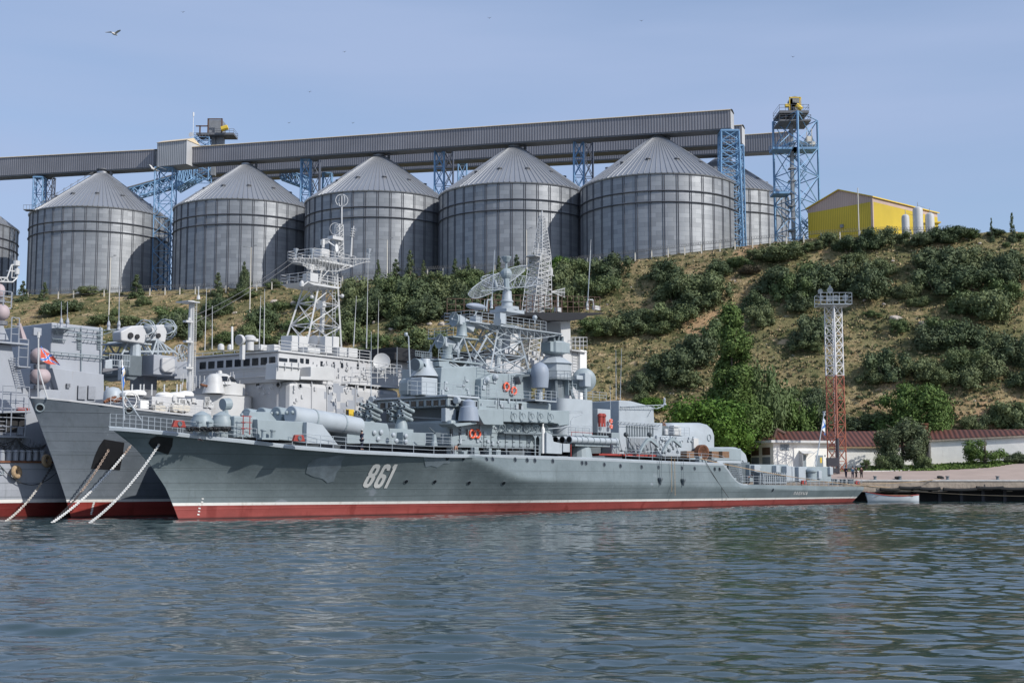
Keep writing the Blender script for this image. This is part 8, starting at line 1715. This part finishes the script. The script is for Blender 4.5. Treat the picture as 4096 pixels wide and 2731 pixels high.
def crown(seed, nl, nleaf, size, shape='bush', ls=.055):
    r = np.random.RandomState(seed); lobes = []
    for i in range(nl):
        if shape == 'bush': a = r.uniform(0, 6.28); d = r.uniform(0, .68)**.8; c = (d*math.cos(a), d*math.sin(a), r.uniform(.12, .95)*(1-.5*d)); R_ = r.uniform(.14, .32)
        elif shape == 'column': z = 2.3*r.uniform(0.02, 1)**1.1; w_ = .56*(1-z/2.45)**.72*r.uniform(.2, 1); a = r.uniform(0, 6.28); c = (w_*math.cos(a), w_*math.sin(a), z); R_ = r.uniform(.08, .21)*(1.15-.25*z)
        elif shape == 'cone': z = r.uniform(0, 1)**1.3*2.0; w_ = .38*(1-z/2.15); a = r.uniform(0, 6.28); c = (w_*math.cos(a), w_*math.sin(a), z); R_ = .12+.16*(1-z/2)
        else: a = r.uniform(0, 6.28); d = r.uniform(0, 1)**.5*.75; c = (d*math.cos(a), d*math.sin(a), .45+r.uniform(0, 1.15)*(1-.5*d*d)); R_ = r.uniform(.20, .38)
        lobes.append((c, R_))
    w_ = np.array([b**2 for a, b in lobes]); w_ /= w_.sum(); idx = r.choice(len(lobes), nleaf, p=w_)
    Cc = np.array([lobes[i][0] for i in idx]); Rr = np.array([lobes[i][1] for i in idx]); d = r.normal(size=(nleaf, 3)); d /= np.linalg.norm(d, axis=1)[:, None]
    P_ = Cc+d*(Rr*r.uniform(.55, 1.1, nleaf))[:, None]; P_[:, 2] = np.maximum(P_[:, 2], .0)
    n_ = d+r.normal(scale=.6, size=(nleaf, 3)); n_ /= np.linalg.norm(n_, axis=1)[:, None]; u = np.cross(n_, r.normal(size=(nleaf, 3))); u /= np.linalg.norm(u, axis=1)[:, None]; v = np.cross(n_, u)
    s = ls*r.uniform(.6, 1.5, nleaf)[:, None]; V = np.stack([P_-u*s, P_-v*s*.6, P_+u*s, P_+v*s*.6], 1).reshape(-1, 3)
    return V, [(4*i, 4*i+1, 4*i+2, 4*i+3) for i in range(nleaf)], lobes
def crown_obj(name, seed, nl, nleaf, shape, m, ls, parent=None, core=True):
    V, Fc, lobes = crown(seed, nl, nleaf, 1, shape, ls); q = MB(); q.add(V.tolist(), Fc)
    if core:
        for c, R_ in lobes: q.sphere(c, R_*.5, 6)
    o = q.build(name, m, parent); return o
def bush_proto(seed, m, nl=34, nleaf=5200):
    root = empty('bush', (0, 0, -200)); crown_obj('foliage', seed, nl, nleaf, 'bush', m, .036, root)
    q = MB(); r = random.Random(seed)
    for k in range(5): a = r.uniform(0, 6.28); q.tube((0, 0, -.15), (.4*math.cos(a), .4*math.sin(a), .45), .03, .012, 5)
    q.build('stem', 'bark', root); return root
protos = {}
for tone in ('dark', 'mid', 'fresh', 'dry'): protos[tone] = [bush_proto(10*i+len(tone), 'leaf_'+tone) for i in range(3 if tone != 'dry' else 1)]
used = set()
def place(proto, loc, s, rz=None, parent=None):
    key = proto.name
    if key not in used: used.add(key); o = proto
    else: o = copy_tree(proto)
    o.location = loc; o.scale = s; o.rotation_euler = (0, 0, random.uniform(0, 6.28) if rz is None else rz); return o
# (cx, cy, rx, ry, tone) in 2352-wide photo pixels
BL = [(135,706,42,20,'dark'),(205,666,32,12,'mid'),(100,664,26,10,'dark'),(172,700,20,14,'dark'),(265,716,14,12,'mid'),(330,690,18,14,'mid'),(497,700,36,26,'dark'),(500,640,22,18,'mid'),(402,718,40,24,'mid'),(380,752,45,32,'dark'),(440,745,45,36,'dark'),(300,735,30,16,'mid'),(235,732,36,14,'mid'),
 (560,672,30,14,'mid'),(600,735,46,36,'dark'),(575,760,40,26,'mid'),(640,700,26,16,'mid'),(560,640,16,28,'dark'),(630,650,18,12,'mid'),(640,775,46,22,'mid'),(520,775,34,18,'mid'),
 (820,668,46,44,'mid'),(862,700,46,46,'dark'),(818,716,46,36,'mid'),(905,655,50,36,'mid'),(960,672,52,40,'dark'),(915,700,44,34,'mid'),(1000,705,48,36,'dark'),(1050,660,46,34,'mid'),(1085,690,46,38,'dark'),(1120,650,44,34,'mid'),(1015,640,40,22,'mid'),(1150,690,40,36,'dark'),(870,780,36,20,'mid'),(965,775,56,34,'mid'),(1010,790,40,26,'mid'),(925,740,34,18,'dark'),(800,760,44,34,'mid'),(830,812,50,26,'mid'),
 (1200,650,44,42,'mid'),(1240,690,44,38,'dark'),(1290,630,42,40,'mid'),(1320,670,44,38,'mid'),(1285,605,26,18,'fresh'),(1375,650,50,34,'mid'),(1410,612,46,36,'dark'),(1385,625,34,26,'dark'),(1365,745,44,28,'mid'),(1420,742,44,30,'mid'),(1470,730,50,28,'dark'),(1510,750,36,18,'mid'),(1555,715,48,34,'mid'),(1500,725,36,22,'mid'),
 (1530,620,44,30,'dark'),(1570,650,56,42,'mid'),(1620,655,54,46,'mid'),(1650,615,34,22,'dark'),(1545,665,40,30,'dark'),(1600,690,50,26,'dark'),
 (1700,600,30,14,'mid'),(1745,580,30,16,'mid'),(1790,578,46,22,'mid'),(1830,566,30,14,'mid'),(1720,618,24,12,'dry'),
 (1780,640,48,36,'dark'),(1820,655,46,42,'mid'),(1860,630,50,36,'mid'),(1905,640,56,44,'dark'),(1955,622,50,36,'mid'),(1990,645,50,44,'dark'),(2020,612,34,24,'mid'),(1840,690,36,26,'dark'),(1875,560,22,14,'mid'),(1905,545,26,16,'mid'),(1950,560,34,24,'dark'),(2000,545,34,28,'dark'),(2045,540,36,26,'mid'),(1960,590,30,16,'mid'),
 (1730,690,34,28,'dark'),(1745,720,34,30,'mid'),(1870,755,46,42,'dark'),(1850,790,34,18,'mid'),(2064,744,24,20,'mid'),(2000,720,22,10,'mid'),
 (1505,845,46,36,'dark'),(1555,838,52,44,'dark'),(1600,800,46,40,'dark'),(1480,875,36,26,'dark'),(1640,760,40,36,'mid'),(1590,870,40,22,'mid'),
 (2040,835,50,42,'dark'),(2000,862,30,20,'mid'),(2110,840,46,34,'mid'),(2150,770,46,34,'dark'),(2200,765,50,38,'dark'),(2165,745,40,26,'mid'),(2210,820,50,34,'mid'),(2255,835,44,36,'mid'),(2230,868,34,30,'mid'),(2160,860,40,24,'mid'),
 (2130,600,46,36,'dark'),(2180,600,52,44,'dark'),(2225,590,46,36,'mid'),(2160,640,56,40,'dark'),(2215,640,60,36,'dark'),(2260,690,62,46,'mid'),(2225,690,46,34,'mid'),(2285,615,44,36,'dark'),(2330,605,40,40,'dark'),(2300,660,40,30,'mid'),(2325,800,46,44,'dark'),(2290,790,36,34,'mid'),(2345,870,34,26,'dark'),(2120,548,30,18,'dark'),(2160,538,40,22,'dark'),(2200,534,36,18,'dark'),(2235,536,26,12,'mid'),(2110,690,24,14,'mid'),(2080,665,30,20,'mid'),(2310,560,10,8,'mid'),(2290,532,22,8,'dark'),(2340,540,14,8,'mid'),
 (1330,610,30,26,'mid'),(1240,620,34,30,'mid'),(1160,630,34,26,'mid'),(1080,630,34,20,'mid'),(700,690,30,20,'mid'),(690,740,34,22,'mid'),
 (1700,940,60,44,'mid'),(1880,925,48,40,'dark'),(1835,950,46,40,'dark'),(1790,930,44,38,'mid'),(1900,965,40,30,'dark'),(1850,900,34,22,'mid'),(1960,975,46,24,'dark'),(2010,960,44,28,'mid'),(2330,945,50,38,'mid'),(2340,985,40,26,'dark'),(2290,960,30,22,'mid'),(2240,965,30,24,'mid'),(1500,925,30,18,'fresh'),(1480,910,22,14,'mid')]
ordn = ['first','second','third','fourth','fifth','sixth','seventh','eighth','ninth','tenth','eleventh','twelfth']+[str(k)+'th' for k in range(13, 80)]
def ordinal(k):
    if k < 12: return ordn[k]
    k += 1; return str(k)+('st' if k % 10 == 1 and k != 11 else 'nd' if k % 10 == 2 and k != 12 else 'rd' if k % 10 == 3 and k != 13 else 'th')
items = []
for cx, cy, rx, ry, tone in BL:
    px, py = cx*1.7415, cy*1.7415; rxp, ryp = rx*1.7415, ry*1.7415; base = hit(px, py+ryp*.75); items.append((px, py, rxp, ryp, tone, base))
def band(px, base):
    Yc, Zc = crest(base.x); u = (base.y-252)/(Yc-252); return 'along the hilltop' if u > .88 else 'high on the slope' if u > .6 else 'halfway up the slope' if u > .3 else 'near the slope foot'
cnt = {}
for it in sorted(items, key=lambda i: i[0]):
    px, py, rxp, ryp, tone, base = it; s = rxp*base.y/F*1.5; h = ryp*1.75*base.y/F/1.25*1.32
    o = place(random.choice(protos[tone]), base-Vector((0, 0, .15*h)), (s, s*.95, h)); bd_ = band(px, base); sz = 'large' if rxp > 84 else 'mid-sized' if rxp > 56 else 'small'; key = (tone, bd_, sz); cnt[key] = cnt.get(key, 0)+1
    tn = {'dark': 'dark green', 'mid': 'mid green', 'fresh': 'fresh light green', 'dry': 'brownish'}[tone]
    tag(o, '%s %s bush %s, %s of these from the left' % (sz, tn, bd_, ordinal(cnt[key]-1)), 'bush', 'bushes on the hillside')
# small shrubs scattered: things one can count
rs = random.Random(21); small = []
small_proto = bush_proto(77, 'leaf_mid', 8, 700); small_proto2 = bush_proto(78, 'leaf_dark', 8, 700); sm = []
for k in range(150):
    px, py = rs.uniform(430, 4090), rs.uniform(1080, 1620); base = hit(px, py)
    Yc, Zc = crest(base.x)
    if base.y > Yc-4: continue
    near = min(((px-i[0])/i[2])**2+((py-i[1])/i[3])**2 for i in items)
    if near < 1.1: continue
    sm.append((px, py, base))
sm.sort(key=lambda a: a[0]); cn = 0
for px, py, base in sm:
    s = rs.uniform(.6, 1.9); pr = rs.choice([small_proto, small_proto2]); o = place(pr, base-Vector((0,0,.1)), (s, s, s*rs.uniform(.7, 1.0))); cn += 1
    tag(o, 'little low shrub in the dry grass of the slope, %s of these from the left' % ordinal(cn-1), 'shrub', 'little shrubs in the dry grass')
# conifers along the fence (2352 px: x, top, bottom, half width)
cp_ = empty('conifer', (0, 0, -200)); crown_obj('foliage', 5, 30, 2600, 'cone', 'leaf_dark', .045, cp_); q = MB(); q.tube((0, 0, -.2), (0, 0, 1.6), .04, .01, 6); q.build('trunk', 'bark', cp_)
CN = [(560,612,660,11),(53,645,678,12),(102,650,678,10),(313,630,670,14),(868,596,640,8),(910,595,632,14),(942,574,640,13),(973,602,640,8),(1045,598,630,9),(1075,606,630,8),(1146,600,628,7),(1187,588,628,11),(1225,580,630,14),(2278,500,538,5),(2325,488,532,7),(560,600,640,10),(500,625,655,12)]
for k, (x, yt, yb, hw) in enumerate(sorted(CN)):
    px = x*1.7415; Yc = float(np.interp((px-2048)/F*320, _cx, _cy)); base = at(px, yb*1.7415, Yc-1.5); base.z = th(base.x, base.y)-.3; top_ = at(px, yt*1.7415, Yc-1.5); h = max(2.5, (top_.z-base.z)/2.05); s = hw*1.7415*Yc/F/.40
    o = place(cp_, base, (s, s, h)); tag(o, '%s pointed dark conifer from the left along the silo fence' % ordinal(k), 'tree', 'conifers by the silo fence')
# tall poplar, fresh tree, broad trees
def tree(name, px, yb, yt, hw, Y, shape, m, seed, nl, nleaf, ls, label, trunkcol='bark', hs=1.0, base=None):
    b = at(px, yb, Y); b.z = th(b.x, Y)-.2 if base is None else base; t = at(px, yt, Y); H_ = t.z-b.z; W_ = hw*Y/F
    root = empty(name, b); top_h = {'column': 2.45, 'bush': 1.25, 'broad': 1.85, 'cone': 2.1}[shape]
    V, Fc, lobes = crown(seed, nl, nleaf, 1, shape, ls); sc3 = {'column': 1/.58, 'bush': 1/.95, 'broad': 1/.98, 'cone': 1/.45}[shape]*W_; z0 = H_*hs*.0
    q = MB(); V = np.array(V)*np.array([sc3, sc3, H_/top_h]); q.add(V.tolist(), Fc)
    for c, R_ in lobes: q.sphere((c[0]*sc3, c[1]*sc3, c[2]*H_/top_h), 1.0, 7, (R_*.48*sc3, R_*.48*sc3, R_*.48*H_/top_h))
    q.build('crown', m, root); q = MB(); q.tube((0, 0, -.5), (.1, 0, H_*.5), .32, .2, 8); q.tube((.1, 0, H_*.5), (.2, .1, H_*.9), .2, .06, 7); r = random.Random(seed)
    for k in range(9): z = H_*(.15+.07*k); a = r.uniform(0, 6.28); q.tube((.1, 0, z), (.1+W_*.6*math.cos(a), W_*.6*math.sin(a), z+H_*.16), .09, .03, 5)
    q.build('trunk', trunkcol, root); tag(root, label, 'tree'); return root
tree('poplar_tree', 2930, 1760, 1195, 175, 240, 'column', 'leaf_poplar', 31, 150, 52000, .019, 'tall poplar rising behind the gun turrets, the tallest tree in view', hs=1)
tree('leafy_tree', 3060, 1760, 1420, 120, 246, 'broad', 'leaf_mid', 32, 40, 12000, .035, 'dull green tree leaning out right of the tall poplar')
tree('leafy_tree', 2850, 1800, 1560, 195, 229, 'broad', 'leaf_fresh', 33, 46, 16000, .032, 'broad bright green tree in front of the poplar, left of the white building')
tree('leafy_tree', 3660, 1740, 1512, 160, 252, 'broad', 'leaf_tree', 34, 44, 15000, .032, 'broad dark tree behind the warehouses, right of the lighting tower')
tree('leafy_tree', 3190, 1740, 1560, 110, 250, 'broad', 'leaf_tree', 35, 30, 9000, .036, 'green tree behind the white building, left of the lighting tower')
tree('leafy_tree', 3270, 1740, 1580, 90, 252, 'broad', 'leaf_dark', 36, 26, 8000, .036, 'dark tree directly behind the lighting tower foot')
tree('leafy_tree', 3610, 1880, 1670, 112, 229, 'broad', 'leaf_dark', 37, 34, 12000, .034, 'big dark bush-like tree in front of the gap between the warehouses')
tree('leafy_tree', 3940, 1858, 1738, 84, 232, 'broad', 'leaf_tree', 38, 14, 4200, .045, 'small round tree on the grass before the white brick wall')
tree('leafy_tree', 4040, 1740, 1600, 80, 256, 'broad', 'leaf_mid', 39, 24, 8000, .036, 'yellowish green tree at the right edge behind the warehouse')
tree('young_tree', 3465, 1880, 1828, 26, 224, 'broad', 'leaf_mid', 40, 8, 700, .07, 'sparse sapling beside the four people, before the white wall')
for k, (px, yb, yt, hw) in enumerate(((3540,1885,1790,46),(3590,1890,1800,50),(3690,1880,1790,46),(4060,1860,1795,60),(3900,1870,1845,26),(3720,1885,1850,22))):
    b = at(px, yb, 226 if px < 3750 else 233); b.z = th(b.x, b.y)-.1; s = hw*b.y/F*1.1; h = (at(px, yt, b.y).z-b.z)/1.25; o = place(protos['dark' if k % 2 else 'mid'][k % 3], b, (s, s, max(.6, h))); tag(o, '%s bush from the left in the grass strip before the white walls' % ordinal([0,1,2,5,4,3][k]), 'bush', 'bushes on the quay grass')
# ground cover: tufts and dry grass clumps (uncountable)
rg_ = np.random.RandomState(17)
def tufts(name, N, m, lo, hi, xr, yf, blades=6):
    V = []; Fc = []; k = 0
    for _ in range(N):
        px = rg_.uniform(*xr); py = yf(rg_.uniform(0, 1), px); p = hit(px, py) if blades else None
        Yc, Zc = crest(p.x)
        if p.y > Yc-.3 and rg_.uniform() > .25: continue
        s = rg_.uniform(lo, hi)
        for b in range(blades):
            a = rg_.uniform(0, 6.28); r1 = s*rg_.uniform(.1, .8); x, y = p.x+r1*math.cos(a), p.y+r1*math.sin(a); z = p.z-.05; h = s*rg_.uniform(.35, .9); w_ = s*.4; t = rg_.uniform(0, 3.14); dx, dy = w_*math.cos(t), w_*math.sin(t); lx, ly = rg_.normal(0, .25*s), rg_.normal(0, .25*s)
            V += [(x-dx, y-dy, z), (x+dx, y+dy, z), (x+dx*.5+lx, y+dy*.5+ly, z+h), (x-dx*.5+lx, y-dy*.5+ly, z+h)]; Fc.append((k, k+1, k+2, k+3)); k += 4
    q = MB(); q.v = V; q.f = Fc; o = q.build(name, m); tag(o, kind='stuff')
mat('grass_straw', (.38, .30, .16), .9, var=.35, scale=.3); mat('grass_green', (.12, .13, .055), .9, var=.35, scale=.4); mat('lawn', (.10, .16, .03), .9, var=.3, scale=.5)
tufts('dry_grass', 10000, 'grass_straw', .25, .65, (0, 4096), lambda u, px: 920+u*(1780-920))
tufts('green_scrub', 8000, 'grass_green', .3, .8, (0, 4096), lambda u, px: 940+u*(1780-940))
tufts('roadside_grass', 2600, 'lawn', .25, .6, (3440, 4096), lambda u, px: np.interp(px, [3440, 3750, 3950, 4096], [1872, 1862, 1845, 1815])+u*np.interp(px, [3440, 3750, 3950, 4096], [14, 20, 26, 34]))
# rocks
rk = []
RKp = [(480,752,18),(385,548+180,10),(1010,705,16),(1035,712,12),(630,695,18),(680,700,26),(720,705,16),(950,740,18),(985,745,14),(1120,590+130,14),(790,735,10),(2055,733,26),(2120,745,22),(2230,760,24),(1475,890,8),(1860,785,12),(2148,660,8),(2190,640,8),(2280,720,14),(2310,725,10),(2265,720,12),(2298,795,10),(2118,700,8),(2290,862,14),(2160,575,8),(2290,530,10),(2050,600,8),(600,708,16),(860,742,14),(900,758,16),(1395,700,6),(1450,660,6),(1650,735,8),(1985,690,10),(2030,700,12),(2250,560,10),(1015,745,18),(540,720,12),(460,730,14)]
for k in range(70): RKp.append((random.uniform(40, 2340), random.uniform(620, 960), random.uniform(2, 6)))
RKp.sort()
for k, (x, y, w_) in enumerate(RKp):
    b = hit(x*1.7415, y*1.7415)
    if b.y > crest(b.x)[0]-2 or b.y < 253: continue
    s = w_*1.7415*b.y/F*.55; q = MB(); r = random.Random(k); q.sphere((0, 0, 0), s, 9, (1, .7, .55)); q.v = [tuple(c_*(1+.5*mnoise.noise(Vector(v)*(1.3/s)+Vector((k, 0, 0)))) for c_ in v) for v in q.v]
    o = q.build('rock', 'rock', loc=b+Vector((0, 0, s*.1))); o.rotation_euler = (random.uniform(-.3, .3), random.uniform(-.3, .3), random.uniform(0, 3)); rk.append(o)
rk.sort(key=lambda o: proj(o.location)[0])
for k, o in enumerate(rk): tag(o, 'pale limestone rock on the slope, %s of the rocks from the left' % ordinal(k), 'rock', 'pale rocks on the hillside')
for lst in list(protos.values())+[[small_proto, small_proto2, cp_]]:
    for p in lst:
        if p.name not in used:
            for ch in list(p.children): bpy.data.objects.remove(ch)
            bpy.data.objects.remove(p)
